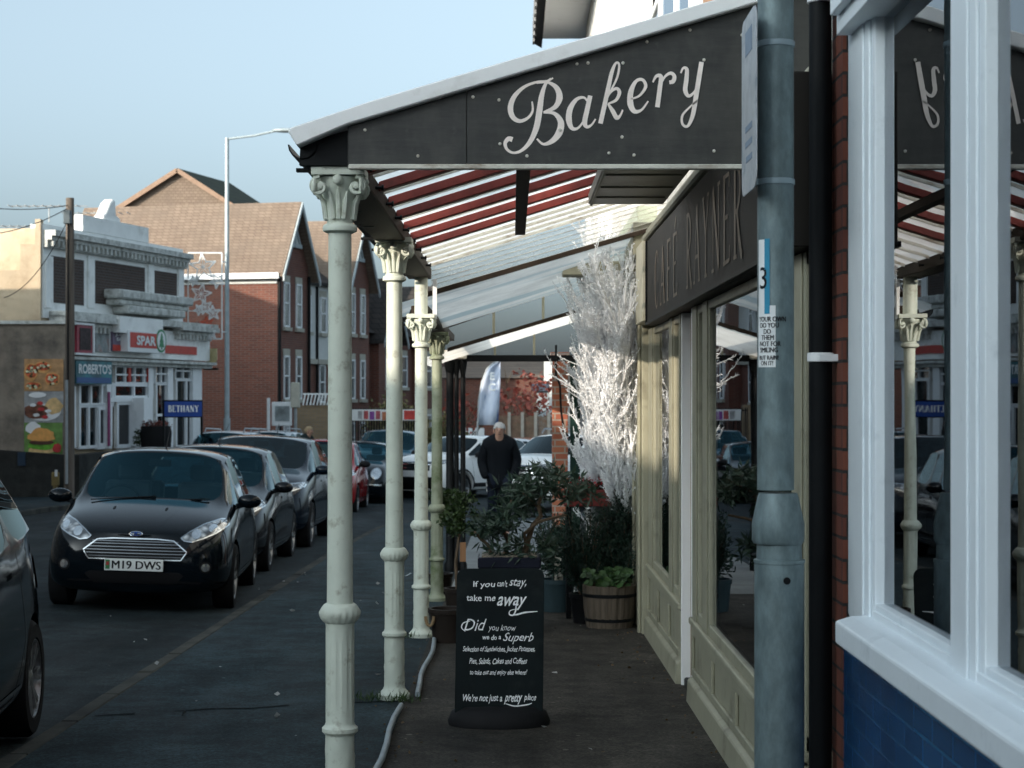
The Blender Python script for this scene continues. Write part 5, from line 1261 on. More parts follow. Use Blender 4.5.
# ================================================================ convenience store across the road
D1 = Vector((.25, .9682, 0)); N1 = Vector((.9682, -.25, 0)); S0 = Vector((-11.66, 46, 0))
def fu(px, py=398, n=0.): return (onplane(px, py, S0+N1*n, N1)-S0).dot(D1)
def fz(px, py, n=0.): return onplane(px, py, S0+N1*n, N1).z
st_ = thing('convenience_store', 'white tiled two storey convenience store with brick panels, cornices and a glazed shopfront', 'shop', (S0.x, S0.y, gz(46)))
m_faience = mat('white faience tile', (.84, .85, .83), .45, var=.08, scale=2, dirt=(.5, .5, .47), dscale=1.2, damt=.3)
m_corn = mat('weathered cornice', (.56, .57, .54), .7, var=.25, scale=5, dirt=(.24, .24, .21), dscale=4, damt=.5)
m_dbrick = brickmat('dark brown brick', ((.075, .045, .035), (.05, .032, .028)), (.10, .09, .08))
m_bare = mat('bare lime render', (.50, .40, .28), .85, var=.12, scale=1.5, bump=.3, dirt=(.36, .27, .18), dscale=.9, damt=.45)
m_grimy = mat('grimy cement render', (.27, .225, .18), .9, var=.3, scale=1.2, bump=.4, dirt=(.085, .075, .065), dscale=.7, damt=.5)
m_sfw = mat('white shopfront frame', (.80, .82, .83), .45, var=.05)
def fbox(mb, px0, py0, px1, py1, n0, n1, grow=0):
    c = (px0+px1)/2; return mb.obox(S0, D1, N1, fu(px0, 398, n1), fu(px1, 398, n1), n0, n1, fz(c, py1, n1), fz(c, py0, n1))
zb = gz(48)-.3; UE = fu(183); UE2 = fu(203)
zt = fz(45, 224)
q = MB(); q.obox(S0, D1, N1, 0, UE, -9, -.05, zb, zt-.1); q.build('wall', m_bare, st_)
q = MB(); q.obox(S0, D1, N1, .002, UE, -.05, 0, 3.6, zt); q.obox(S0, D1, N1, fu(82), fu(148), -.4, .02, zt, zt+.42); q.obox(S0, D1, N1, 0, UE, -.35, -.05, zt-.1, zt); q.build('parapet', m_faience, st_)
q = MB(); u0 = fu(107); u1 = fu(124); zq = zt+.42
q.prism([S0+D1*a-N1*.1+Vector((0, 0, b)) for a, b in ((u0, zq), (u1, zq), (u1, zq+.12), (u1-.25, zq+.2), (u1-.3, zq+.55), ((u0+u1)/2+.1, zq+.62), ((u0+u1)/2-.1, zq+.5), (u0+.15, zq+.2), (u0, zq+.1))], N1*-.3); q.build('finial', m_faience, st_, bevel=.03)
def cornice(u0, u1, z, proj, name='cornice'):
    q = MB(); q.obox(S0, D1, N1, u0, u1, 0, proj, z, z+.14); q.obox(S0, D1, N1, u0, u1, 0, proj*.7, z-.10, z); q.obox(S0, D1, N1, u0, u1, 0, proj*.35, z-.28, z-.10)
    k = u0+.1
    while k < u1-.12: q.obox(S0, D1, N1, k, k+.10, proj*.35, proj*.68, z-.25, z-.10); k += .24
    return q.build(name, m_corn, st_)
cornice(0, UE, fz(45, 236), .34)
for a, b, c, d in ((51, 258, 84, 304), (95, 264, 145, 306), (154, 272, 177, 303)):
    q = MB(); fbox(q, a, b, c, d, 0, .012); q.build('brick_panel', m_dbrick, st_)
for px in (48, 90, 150, 180): q = MB(); q.obox(S0, D1, N1, fu(px)-.18, fu(px)+.18, 0, .05, fz(px, 308), fz(px, 256)); q.build('pilaster', m_faience, st_)
q = MB(); q.obox(S0, D1, N1, fu(105), fu(176), 0, .4, fz(120, 306), fz(120, 300)); q.obox(S0, D1, N1, fu(103), fu(178), 0, .5, fz(120, 300), fz(120, 291)); q.obox(S0, D1, N1, fu(112), fu(170), 0, .5, fz(120, 314), fz(120, 306)); q.build('hood_cornice', m_corn, st_, bevel=.04)
ZL = fz(75, 318)
q = MB(); q.obox(S0, D1, N1, .3, UE2, 0, .5, ZL-.05, ZL+.12); q.build('ledge', m_corn, st_)
cornice(.3, fu(118), ZL-.12, .55, 'lower_cornice'); cornice(fu(166), UE2, ZL-.12, .55, 'lower_cornice')
# fascia zone
q = MB(); q.obox(S0, D1, N1, .35, UE2, -.4, .22, fz(75, 356)+0.02, ZL-.15); q.build('fascia', m_faience, st_)
q = MB(); fbox(q, 120, 318, 163, 334, .22, .6); q.build('fascia_box', m_faience, st_)
q = MB(); fbox(q, 163, 346, 197, 354, .22, .26); q.build('red_band', mat('sign red', (.50, .035, .02), .45), st_)
q = MB(); q.obox(S0, D1, N1, .3, UE2, 0, .45, fz(75, 360), fz(75, 357)); q.obox(S0, D1, N1, .3, UE2, 0, .3, fz(75, 364), fz(75, 360)); q.build('ledge', m_corn, st_)
# shopfront: dark interior, frames and panes
q = MB(); q.obox(S0, D1, N1, .2, UE2, -.6, -.1, zb, fz(75, 362)); q.build('interior', mat('dim shop interior', (.05, .045, .04), .9), st_)
zbase = fz(75, 448)
def shopwin(name, px0, py0, px1, py1, cols, rows, w=.05, n0=.02):
    f = MB(); ua, ub = fu(px0), fu(px1); c = (px0+px1)/2; za, zc_ = fz(c, py1), fz(c, py0)
    for i in range(cols+1): u = ua+(ub-ua)*i/cols; f.obox(S0, D1, N1, u-w/2, u+w/2, n0, n0+.10, za, zc_)
    for j in range(rows+1): z = za+(zc_-za)*j/rows; f.obox(S0, D1, N1, ua-w/2, ub+w/2, n0+.005, n0+.09, z-w/2, z+w/2)
    o = f.build(name, m_sfw, st_); p = MB(); p.obox(S0, D1, N1, ua, ub, n0+.03, n0+.035, za, zc_); p.build('pane', G_far, o); return o
shopwin('window', 76, 384, 109, 405, 3, 1, .10); shopwin('window', 76, 406, 94, 447, 2, 1, .08); o = shopwin('door', 95, 407, 107, 446, 1, 1, .16)
for a, b, c, d in ((112, 367, 150, 383), (152, 365, 169, 383), (172, 363, 195, 379)): shopwin('transom_window', a, b, c, d, 4 if a == 112 else 3, 2, .045)
for a in (129, 148, 168, 193): q = MB(); fbox(q, a, 368, a+2.2, 382, .09, .14); q.build('transom_panel', MATS['sign red'], st_)
shopwin('window', 111, 385, 149, 397, 2, 1, .08); shopwin('door', 114, 403, 130, 446, 1, 1, .1); shopwin('door', 131, 403, 138, 446, 1, 1, .1); shopwin('window', 153, 384, 169, 446, 1, 2, .07); shopwin('window', 173, 380, 193, 446, 2, 1, .07)
q = MB()
for a, b in ((72, 76), (107, 111.5), (149, 153), (168, 173), (193, 202)): q = MB(); fbox(q, a, 364, b, 448, -.05, .16); q.build('shopfront_post', m_sfw, st_)
q = MB(); fbox(q, 111.6, 397.5, 148.9, 402, .0, .15); q.build('transom', m_sfw, st_)
q = MB(); fbox(q, 144, 398, 150, 446, .0, .5); q.build('porch_cheek', m_sfw, st_)
q = MB(); fbox(q, 108.5, 392, 110.5, 446, .17, .2); q.build('poster_strip', mat('purple red poster', (.25, .03, .12), .5), st_)
# goods glimpsed inside
for i, (a, b, c, d, col) in enumerate([(115, 404, 121, 418, (.45, .30, .28)), (122, 420, 129, 440, (.10, .22, .25)), (154, 395, 160, 405, (.5, .38, .15)), (161, 388, 168, 402, (.45, .35, .2)), (175, 384, 181, 410, (.35, .25, .15)), (112, 387, 148, 396, (.03, .12, .12))]):
    q = MB(); fbox(q, a, b, c, d, -.09, -.05); q.build('display_poster', mat('display print %d' % i, col, .6, var=.6, scale=5), st_)
# signs on it
def sg_(name, label, px0, py0, px1, py1, n0, n1, m, cat='sign'):
    c = (px0+px1)/2; t = thing(name, label, cat, S0+D1*fu(c, 398, n1)+N1*n0+Vector((0, 0, fz(c, py1, n1)))); q = MB(); fbox(q, px0, py0, px1, py1, n0, n1); q.build('panel', m, t); return t
def stext(th, txt, px0, py0, px1, py1, n, m, bold=.02, shear=0, name='lettering', ser=False, pen=.05):
    c = (px0+px1)/2; O = S0+D1*fu(px0, 398, n)+N1*n+Vector((0, 0, fz(c, py1, n))); w_ = fu(px1, 398, n)-fu(px0, 398, n); h_ = fz(c, py0, n)-fz(c, py1, n); mb = MB()
    if ser: serif(mb, txt, O, D1, Vector((0, 0, 1)), w_, h_, pen)
    else: text(mb, txt, O, D1, Vector((0, 0, 1)), w_, h_, shear, bold, .012)
    return mb.build(name, m, th)
m_swhite = mat('sign white', (.74, .76, .76), .4, var=.03); m_sred = MATS['sign red']
s1 = sg_('shop_fascia_sign', 'white box sign reading SPAR on red with a green tree roundel', 128, 331.5, 165, 352.5, .23, .62, m_swhite)
q = MB(); fbox(q, 130.5, 333, 157.5, 348, .62, .63); q.build('red_field', m_sred, s1)
stext(s1, 'SPAR', 136.5, 336, 155.5, 345.5, .632, m_swhite, .035)
cx_, cz_ = fu(161, 398, .62), fz(161, 341, .62); mg = mat('sign green', (.02, .20, .08), .45)
q = MB(); q.lathe([(.32, 0), (.32, .012)], S0+D1*cx_+N1*.62+Vector((0, 0, cz_)), 28, axis=N1); q.build('roundel', mg, s1)
q = MB(); q.lathe([(.26, 0), (.26, .012)], S0+D1*cx_+N1*.626+Vector((0, 0, cz_)), 28, axis=N1); q.build('roundel_disc', m_swhite, s1)
q = MB(); q.prism([S0+D1*(cx_+a*.85)+N1*.639+Vector((0, 0, cz_+b*.85)) for a, b in ((-.04, -.28), (.04, -.28), (.04, -.2), (.2, -.2), (.1, -.04), (.15, -.04), (.06, .1), (.09, .1), (0, .27), (-.09, .1), (-.06, .1), (-.15, -.04), (-.1, -.04), (-.2, -.2), (-.04, -.2))], N1*.008); q.build('tree_emblem', mg, s1)
s2 = sg_('menu_box', 'red framed menu lightbox above the teal shop sign', 77, 324, 94, 354, .23, .5, mat('menu frame red', (.25, .02, .04), .4, var=.3, scale=12))
q = MB(); fbox(q, 80, 328, 91, 350, .5, .51); q.build('menu_face', mat('dark menu print', (.03, .015, .02), .3, var=.8, scale=9), s2)
q = MB(); fbox(q, 76, 323, 95, 325, .22, .53); fbox(q, 76, 353, 95, 355, .22, .53); fbox(q, 93.5, 325, 95, 353, .22, .53); q.build('frame', m_swhite, s2)
s3 = sg_('takeaway_sign', 'grey box sign with small white lettering left of the SPAR sign', 113, 332, 127, 351, .23, .4, mat('mauve sign face', (.16, .12, .18), .5))
stext(s3, 'JUST', 115, 333.5, 124.5, 337, .41, m_swhite, .03); stext(s3, 'EATS', 116.5, 337.8, 126, 341, .41, m_swhite, .03)
q = MB(); fbox(q, 113, 345, 126.5, 351, .4, .41); q.build('red_foot', m_sred, s3)
s4 = sg_('window_poster', 'faded photographic poster between the menu lightbox and the small takeaway sign', 96, 329, 110, 352, .23, .3, mat('faded poster print', (.25, .28, .28), .5, var=.6, scale=3, dirt=(.25, .08, .06), dscale=2.5, damt=.4))
q = MB(); fbox(q, 95, 327.5, 128, 329.5, .22, .32); fbox(q, 110, 329.5, 111.2, 352, .22, .33); q.build('frame', m_swhite, s4)
m_teals = mat('teal printed sign', (.012, .10, .13), .4, var=.5, scale=1.5, dirt=(.02, .22, .26), dscale=1.4, damt=.5)
s5 = sg_('takeaway_fascia', "teal sign reading Roberto's over the white framed takeaway window", 76, 361, 112, 384, .2, .4, m_teals)
stext(s5, "ROBERTO'S", 78.5, 364, 111, 374, .402, m_swhite, .03)
q = MB(); fbox(q, 77, 377.5, 111, 383, .4, .41); q.build('blue_band', mat('sign blue', (.01, .07, .22), .4), s5)
t_ = thing('hanging_sign', 'cream shield shaped sign on a dark bracket at the corner of the store', 'sign', S0+D1*UE2+Vector((0, 0, fz(203, 366))))
q = MB(); q.prism([S0+D1*(UE2+.05)+N1*(.05+a*.65)+Vector((0, 0, fz(203, 366)+b*.75)) for a, b in ((0, .25), (.1, .1), (.28, .0), (.46, .1), (.56, .25), (.56, .7), (0, .7))], D1*.06); q.build('shield', mat('aged gold cream', (.50, .42, .22), .5), t_)
q = MB(); q.obox(S0, D1, N1, UE2+.04, UE2+.12, 0, .45, fz(203, 366)-.12, fz(203, 366)-.06); q.build('bracket', P_black, t_)
# side wall towards us and lower yard building with food posters
q = MB(); xa, xb = at(35, 400, 45.9).x, at(20, 400, 45.9).x; q.box(xa, -11.70, 45.9, 46.2, 1.2, at(40, 219, 45.9).z); q.box(xb, xa, 45.92, 46.2, 1.2, at(28, 244, 45.9).z); q.box(-18, xb, 45.94, 46.2, 1.2, at(10, 270, 45.9).z); q.build('wall', m_bare, st_, label='sunlit bare rendered side wall of the store')
yd = thing('yard_building', 'grimy rendered single storey side building with food posters on it', 'building', (-13, 45, gz(45)))
zy = at(20, 324, 45).z
q = MB(); q.box(-20, at(69, 400, 45).x, 45, 45.5, zb, zy); q.box(-20, -12, 45.5, 45.85, zb, zy); q.build('wall', m_grimy, yd)
q = MB(); q.box(-20, at(70, 400, 45).x+.03, 44.93, 45.55, zy, zy+.08); q.build('coping', m_corn, yd)
# tiled roof and chimney at the far left
rf = thing('terrace_house', 'house with a brown pantiled roof left of the store', 'house', (-24, 54, gz(54)))
m_pan = brickmat('brown pantiles', ((.20, .13, .085), (.14, .095, .07)), (.06, .05, .04), w=.3, h=.34, gap=.03, bump=1.)
q = MB(); a, b, c, d = at(-60, 272, 52), at(38, 272, 52), at(38, 229, 57), at(-60, 229, 57); q.prism([a, b, c, d], (0, .1, -.15)); q.build('roof', m_pan, rf)
q = MB(); q.box(-30, at(39, 300, 52).x, 52.2, 60, zb, at(0, 272, 52.).z); q.build('wall', m_bare, rf)
q = MB(); a, b = at(19, 244, 51.5), at(32, 250, 51.5); q.box(a.x, b.x, 51.3, 52.1, at(0, 300, 51.5).z, a.z); q.build('chimney', m_bare, rf, bevel=.03)
def aerial(px, py0, py1, Y, label, w=.9):
    a = at(px, py0, Y); b = at(px, py1, Y); q = MB(); q.tube([b, a], .02, 6)
    for k in range(9): q.tube([a+Vector((-w+.22*k, -.25, .05)), a+Vector((-w+.22*k, .25, .05))], .012, 5)
    q.tube([a+Vector((-w, 0, .05)), a+Vector((w, 0, .05))], .014, 5); tag(q.build('tv_aerial', m_galv2), label, 'aerial')
m_galv2 = mat('grey aluminium', (.32, .34, .35), .5, .4)
aerial(5, 228, 268, 53, 'low television aerial on the pantiled roof at the left edge'); aerial(49, 208, 222, 48, 'horizontal television aerial on the store parapet beside the timber pole', 1.0); aerial(82, 215, 226, 50, 'thin television aerial right of the timber pole', .5)
# posters
PY = 44.985
def poster(name, label, px0, py0, px1, py1, bg):
    a, b = at(px0, py0, PY), at(px1, py1, PY); t = thing(name, label, 'poster', (a.x, PY, b.z), 0, None)
    MB().box(a.x, b.x, PY-.02, PY, b.z, a.z).build('sheet', bg, t); return t
def blob(t, name, px, py, rx, ry, m, k=0, n=14, half=None):
    pts = []
    for i in range(n):
        an = 2*PI*i/n; s = R.uniform(.88, 1.1); yy = math.sin(an)
        if half == 'top' and yy < 0: yy *= .25
        p = at(px+rx*math.cos(an)*s, py-ry*yy*s, PY-.02-.006*k); pts.append(p)
    MB().prism(pts, (0, -.005, 0)).build(name, m, t)
cm = lambda n, c, v=.3: mat(n, tuple(min(.85, x*1.6) for x in c), .4, var=v, scale=6)
p1 = poster('food_poster', 'poster with slices of pizza on a board, topmost of the three', 24.5, 359, 63.5, 391, cm('wooden board print', (.30, .17, .08)))
for (x, y, rx, ry) in ((31, 372, 7, 9), (43, 367, 9, 6), (52, 379, 8, 7), (33, 386, 9, 4)):
    blob(p1, 'pizza_crust', x, y, rx, ry, cm('pizza crust', (.42, .22, .08)), 1); blob(p1, 'pizza_topping', x, y-.6, rx*.8, ry*.75, cm('tomato cheese', (.38, .07, .03), .8), 2)
    for _ in range(8): blob(p1, 'olive', x+R.gauss(0, rx*.4), y+R.gauss(0, ry*.35), 1.1, 1., cm('olive', (.03, .05, .02)), 3, 8)
    for _ in range(6): blob(p1, 'cheese', x+R.gauss(0, rx*.4), y+R.gauss(0, ry*.35), 1.5, 1.2, cm('cheese', (.55, .48, .32)), 4, 8)
p2 = poster('food_poster', 'poster with a plate of kebab meat and sauces, middle one of the three', 24.5, 391.3, 63.5, 422.5, cm('grey table print', (.22, .22, .22)))
blob(p2, 'bowl', 37, 395, 9, 3, cm('white china', (.6, .62, .62), .05), 1); blob(p2, 'plate', 44, 412, 19, 9, cm('white china', (.6, .62, .62)), 1); blob(p2, 'bread', 54, 406, 9, 8, cm('pitta bread', (.45, .30, .14)), 2); blob(p2, 'meat', 36, 411, 12, 8, cm('kebab meat', (.10, .04, .025), .8), 3)
for x, y, c in ((33, 405, 0), (41, 409, 1), (36, 415, 0), (45, 417, 1), (40, 403, 1), (48, 411, 0)): blob(p2, 'sauce', x, y, 3.4, 1.8, [cm('white sauce', (.62, .6, .58)), cm('red sauce', (.32, .03, .03))][c], 4, 10)
p3 = poster('food_poster', 'poster with a large seeded burger and lettuce, lowest of the three', 24.5, 422.8, 62.5, 455.5, cm('green blurred print', (.10, .18, .05)))
blob(p3, 'paper', 33, 428, 8, 6, cm('white china', (.6, .62, .62)), 1); blob(p3, 'bun_base', 41, 450, 13, 4, cm('bun crumb', (.45, .30, .14)), 1); blob(p3, 'lettuce', 42, 445, 15, 5, cm('lettuce green', (.10, .28, .03), .5), 2); blob(p3, 'tomato_slice', 42, 441.5, 11, 2.2, MATS['red sauce'], 3); blob(p3, 'patty', 42, 442.5, 12.5, 2.2, cm('patty brown', (.06, .03, .02)), 4)
blob(p3, 'bun', 41.5, 438.5, 13.5, 11, cm('golden bun', (.50, .24, .07), .2), 5, 22, 'top'); blob(p3, 'tomato', 57, 448, 4.5, 4.5, MATS['red sauce'], 5)
# low boundary wall, pole and small things on that side
wl = thing('boundary_wall', 'low dark stained boundary wall along the far pavement', 'wall', (-12, 44, gz(44)))
m_lw = mat('dark mossy cement', (.045, .045, .042), .9, var=.35, scale=1.5, bump=.5, dirt=(.02, .022, .02), dscale=1.2, damt=.5)
A_ = at(-20, 455, 43.9); B_ = at(66, 455, 43.9); C_ = at(140, 448, 50)
q = MB(); z0, z1 = gz(45)-.2, at(20, 455, 43.9).z; q.prism([(A_.x, 43.9, z0), (B_.x, 43.9, z0), (B_.x, 43.9, z1), (A_.x, 43.9, at(0, 449, 43.9).z)], (0, .3, 0))
q.hexa([(B_.x, 43.9, z0), (B_.x+.3, 43.95, z0), (C_.x+.3, 50, z0), (C_.x, 50, z0), (B_.x, 43.9, z1), (B_.x+.3, 43.95, z1), (C_.x+.3, 50, C_.z), (C_.x, 50, C_.z)]); q.build('wall_body', m_lw, wl)
up = at(70, 489, 43.2)
t_ = thing('utility_pole', 'weathered timber utility pole with a grey box near its top', 'pole', (up.x, 43.2, gz(43)))
MB().tube([(up.x-.02, 43.2, gz(43)-.1), (up.x, 43.2, 3), (up.x, 43.2, at(70, 198, 43.2).z)], [.125, .11, .095], 14).build('shaft', mat('grey weathered timber', (.13, .105, .085), .9, var=.35, scale=4, stretch=(4, 4, .3), bump=.5), t_, smooth=40)
a = at(67.5, 210, 43.0); MB().box(a.x-.09, a.x+.08, 42.95, 43.1, at(0, 224, 43).z, a.z).build('junction_box', mat('grey plastic', (.07, .09, .10), .5), t_, bevel=.02)
MB().tube([at(66.5, y, 43.05) for y in (380, 420, 484)], .035, 8).build('cable_guard', m_galv2, t_)
MB().tube([at(68, y, 43.07) for y in (224, 300, 380)], .018, 6).build('cable', P_black, t_)
for i, (p0, p1, sag, lab) in enumerate([((70, 205, 43.2), (-30, 205, 40), .1, 'overhead wire running level from the pole to the left edge'), ((68, 208, 43.2), (-30, 236, 38), .15, 'overhead wire sloping down from the pole to the left edge'), ((67, 222, 43.2), (3, 298, 46.0), .35, 'slack cable from the pole box down to the rendered side wall')]):
    a, b = at(*p0), at(*p1); MB().tube([a.lerp(b, k/10)-Vector((0, 0, sag*4*(k/10)*(1-k/10))) for k in range(11)], .010, 5).build('overhead_wire', P_black)
    tag(bpy.data.objects['overhead_wire' if i == 0 else 'overhead_wire.%03d' % i], lab, 'wire')
hy_ = at(54.5, 488, 43.4); t_ = thing('hydrant_marker', 'small yellow hydrant marker post against the low dark wall', 'marker', (hy_.x, 43.5, gz(43.5)))
q = MB(); q.box(hy_.x-.05, hy_.x+.05, 43.45, 43.55, gz(43.5)-.05, gz(43.5)+.35); q.box(hy_.x-.085, hy_.x+.085, 43.44, 43.56, gz(43.5)+.28, gz(43.5)+.60); q.build('post', mat('hydrant yellow', (.22, .16, .06), .7, var=.25), t_, bevel=.02)
q = MB(); q.box(hy_.x-.0, hy_.x+.06, 43.425, 43.44, gz(43.5)+.5, gz(43.5)+.66); q.build('plate', P_white, t_)
a = at(21.5, 459, 43.85); q = MB(); q.box(a.x-.09, a.x+.09, 43.84, 43.88, a.z-.16, a.z+.16); tag(q.build('street_plate', mat('dark blue plate', (.02, .04, .07), .5)), 'tiny dark blue plate fixed to the low wall left of the burger poster', 'plate')
# Bethany board on two posts, planter beneath
t_ = thing('notice_board', 'blue board reading Bethany in white capitals on two dark posts', 'sign', at(183, 440, 47.5))
a, b = at(163, 400, 47.5), at(203, 417.5, 47.5); q = MB(); q.box(a.x, b.x, 47.4, 47.5, b.z, a.z); q.build('frame', P_black, t_, bevel=.01)
a, b = at(164.5, 401.5, 47.4), at(202, 416.5, 47.4); q = MB(); q.box(a.x, b.x, 47.385, 47.4, b.z, a.z); q.build('panel', mat('board blue', (.008, .05, .26), .4), t_)
a = at(168.5, 411.8, 47.38); b = at(198.5, 405.5, 47.38); q = MB(); serif(q, 'BETHANY', a, (1, 0, 0), (0, 0, 1), b.x-a.x, b.z-a.z, .030, .25); q.build('lettering', m_swhite, t_)
for px in (164, 202): p = at(px, 420, 47.5); MB().box(p.x-.03, p.x+.03, 47.42, 47.48, gz(47.5)-.1, p.z+.1).build('post', P_black, t_)
c = at(156, 450, 49); zz_ = at(0, 426, 49).z; t_ = thing('planter_tub', 'bulky black planter tub topped with reddish brown plants in front of the store door', 'planter', (c.x, 49, gz(49)))
MB().lathe([(.30, 0), (.38, (zz_-gz(49))*.55), (.42, (zz_-gz(49))*.9), (.38, zz_-gz(49)), (.001, zz_-gz(49)-.03)], (c.x, 49, gz(49)), 20).build('tub', P_rub, t_, smooth=30)
lf = MB(); leaves(lf, (c.x, 49, zz_+.02), (.42, .3, .13), 350, .05); lf.build('plants', leafmat('reddish foliage', (.06, .02, .015), (.28, .08, .06)), t_)
lf = MB(); leaves(lf, (c.x-.45, 48.9, zz_-.35), (.12, .12, .3), 150, .05); lf.build('trailing_plants', L_box, t_)
# lamp post with the star decoration
LP_ = at(227, 440, 55)
t_ = thing('lamp_post', 'tall slim grey street lamp post with a short arm reaching right', 'street lamp', (LP_.x, 55, gz(55)-.05))
zt2 = at(227, 138, 55).z; MB().tube([(LP_.x, 55, gz(55)-.1), (LP_.x, 55, 1.0)], .10, 14).build('base', mat('pale grey steel', (.36, .42, .44), .5, .2), t_, smooth=40)
MB().tube([(LP_.x, 55, 1.0), (LP_.x, 55, zt2), ], [.075, .06], 12).build('shaft', MATS['pale grey steel'], t_, smooth=40)
e = at(292, 131, 55); MB().tube([(LP_.x, 55, zt2-.03), (LP_.x+.8, 55, zt2+.07), (e.x-.5, 55, e.z)], .035, 10).build('arm', MATS['pale grey steel'], t_, smooth=40)
MB().ball((e.x-.2, 55, e.z+.02), (.42, .16, .07), 16, 8).build('lantern', MATS['pale grey steel'], t_, smooth=60)
t_ = thing('star_decoration', 'wire frame of white Christmas stars with one red star, fixed beside the lamp post', 'decoration', at(205, 340, 54.8))
m_wire = mat('white rope light', (.72, .74, .74), .5); q = MB(); cs = [at(x, y, 54.8) for x, y in ((188, 253), (222, 253), (222, 339), (188, 339))]
for a, b in zip(cs, cs[1:]+cs[:1]): q.tube([a, b], .022, 6)
q.tube([at(188, 311, 54.8), at(222, 311, 54.8)], .012, 5); q.tube([at(222, 262, 54.8), at(227, 262, 55)], .02, 5); q.tube([at(222, 332, 54.8), at(227, 332, 55)], .02, 5); q.build('frame', m_wire, t_)
def star(px, py, r, m, rot=0., ins=.42):
    q = MB(); pts = []
    for i in range(10): an = PI/2+rot+PI*i/5; rr_ = r*(1 if i % 2 == 0 else ins); pts.append(at(px+rr_*math.cos(an), py-rr_*math.sin(an), 54.75))
    for a, b in zip(pts, pts[1:]+pts[:1]): q.tube([a, b], .022, 5)
    for i in range(0, 10, 2): q.tube([pts[i], pts[(i+5) % 10]], .010, 5)
    q.build('star', m, t_)
for px, py, r, rot in ((203, 267, 14, .1), (217, 281, 8, .5), (201, 294, 11, -.2), (205, 307, 8, .3), (213, 313, 8, .1), (199, 310, 6, .5), (211, 334, 6, .2), (194, 281, 6, .3)): star(px, py, r, m_wire, rot)
star(207, 323, 7, mat('red rope light', (.55, .10, .05), .5), .15)

# ================================================================ brick block with gables
B0 = Vector((-9.0, 71, 0)); zb2 = gz(75)-.4
m_b2 = brickmat('red terrace brick', ((.185, .058, .036), (.125, .040, .028)), (.17, .115, .09), w=.24, h=.085, gap=.012)
m_tile = brickmat('tan roof tiles', ((.26, .195, .145), (.21, .155, .115)), (.14, .10, .075), w=.20, h=.13, gap=.012, bump=.8, dirt=(.17, .13, .10))
m_moss = brickmat('mossy dark tiles', ((.035, .045, .025), (.05, .06, .03)), (.02, .022, .015), w=.34, h=.24, gap=.02, bump=.8)
m_dtile = brickmat('dark slate tiles', ((.045, .04, .038), (.06, .05, .045)), (.02, .02, .02), w=.34, h=.24, gap=.02, bump=.8)
bb = thing('brick_apartments', 'long red brick block with twin street gables and a tan tiled roof', 'building', (B0.x, B0.y, gz(71)))
W_ = lambda u, n, z: B0+D1*u+N1*n+Vector((0, 0, z))
ZE, ZR = 6.75, 9.15
def gable(u0, u1, depth, ze=ZE, zr=ZR, wallm=m_b2, roofm=m_tile, par=bb, depth0=0.):
    um = (u0+u1)/2
    q = MB(); q.prism([W_(u0, 0, zb2), W_(u1, 0, zb2), W_(u1, 0, ze), W_(um, 0, zr-.1), W_(u0, 0, ze)], N1*-depth); q.build('wall', wallm, par)
    r = MB()
    for a in (u0, u1):
        s = -1 if a == u0 else 1; ov = .35
        e = W_(a+s*ov, .35, ze-ov*(zr-ze)/((u1-u0)/2)); t = W_(um, .35, zr)
        r.prism([e, t, t+Vector((0, 0, .14)), e+Vector((0, 0, .14))], N1*-(depth+.35))
    r.build('roof', roofm, par)
    b = MB()
    for a in (u0, u1):
        s = -1 if a == u0 else 1
        e = W_(a+s*.36, .36, ze-.36*(zr-ze)/((u1-u0)/2)-.16); t = W_(um, .36, zr-.12); b.prism([e, t, t+Vector((0, 0, .24)), e+Vector((0, 0, .24))], N1*.06)
    zz2 = ze+.35*(zr-ze)*.9
    b.obox(B0, D1, N1, um-.75, um+.75, .0, .10, zz2, zz2+.16); b.bar(W_(um, .06, zz2), W_(um, .06, zr-.1), .12, .1); b.bar(W_(um-.6, .05, zz2+.15), W_(um-.05, .05, zr-.75), .08, .1); b.bar(W_(um+.6, .05, zz2+.15), W_(um+.05, .05, zr-.75), .08, .1)
    b.build('bargeboard', mat('pale grey timber', (.42, .47, .48), .6), par)
    p = MB(); p.prism([W_(um-.7, .02, zz2+.05), W_(um+.7, .02, zz2+.05), W_(um, .02, zr-.35)], N1*.01); p.build('gable_panel', m_swhite2, par)
m_swhite2 = mat('white painted render', (.58, .60, .58), .8, var=.05)
m_lint = mat('stone lintel', (.40, .38, .32), .8)
def win2(u, z, w_, h_, par=bb, n=0., sill=True):
    f = MB(); t = .07
    for a, b, c, d in ((u-w_/2, u-w_/2+t, z, z+h_), (u+w_/2-t, u+w_/2, z, z+h_), (u-w_/2, u+w_/2, z, z+t), (u-w_/2, u+w_/2, z+h_-t, z+h_), (u-w_/2, u+w_/2, z+h_*.52, z+h_*.52+t*.8)):
        f.obox(B0, D1, N1, a, b, n-.02, n+.05, c, d)
    o = f.build('window', m_sfw, par); p = MB(); p.obox(B0, D1, N1, u-w_/2+.01, u+w_/2-.01, n-.01, n+.012, z, z+h_); p.build('pane', G_far2, o)
    s = MB(); s.obox(B0, D1, N1, u-w_/2-.08, u+w_/2+.08, n, n+.12, z-.14, z); s.obox(B0, D1, N1, u-w_/2-.05, u+w_/2+.05, n, n+.03, z+h_, z+h_+.26); s.build('sill', m_lint, o)
G_far2 = mat('window with pale blinds', (.10, .115, .12), .08, var=.7, scale=1.2, coat=1.)
gable(0, 3.3, 9); gable(7.7, 10.8, 9)
for u0 in (0, 7.7):
    for z, h_ in ((4.35, 1.75), (1.55, 1.7), (-.85, 1.4)):
        for u in (.95, 2.35): win2(u0+u*(3.1/3.3), z, .62, h_)
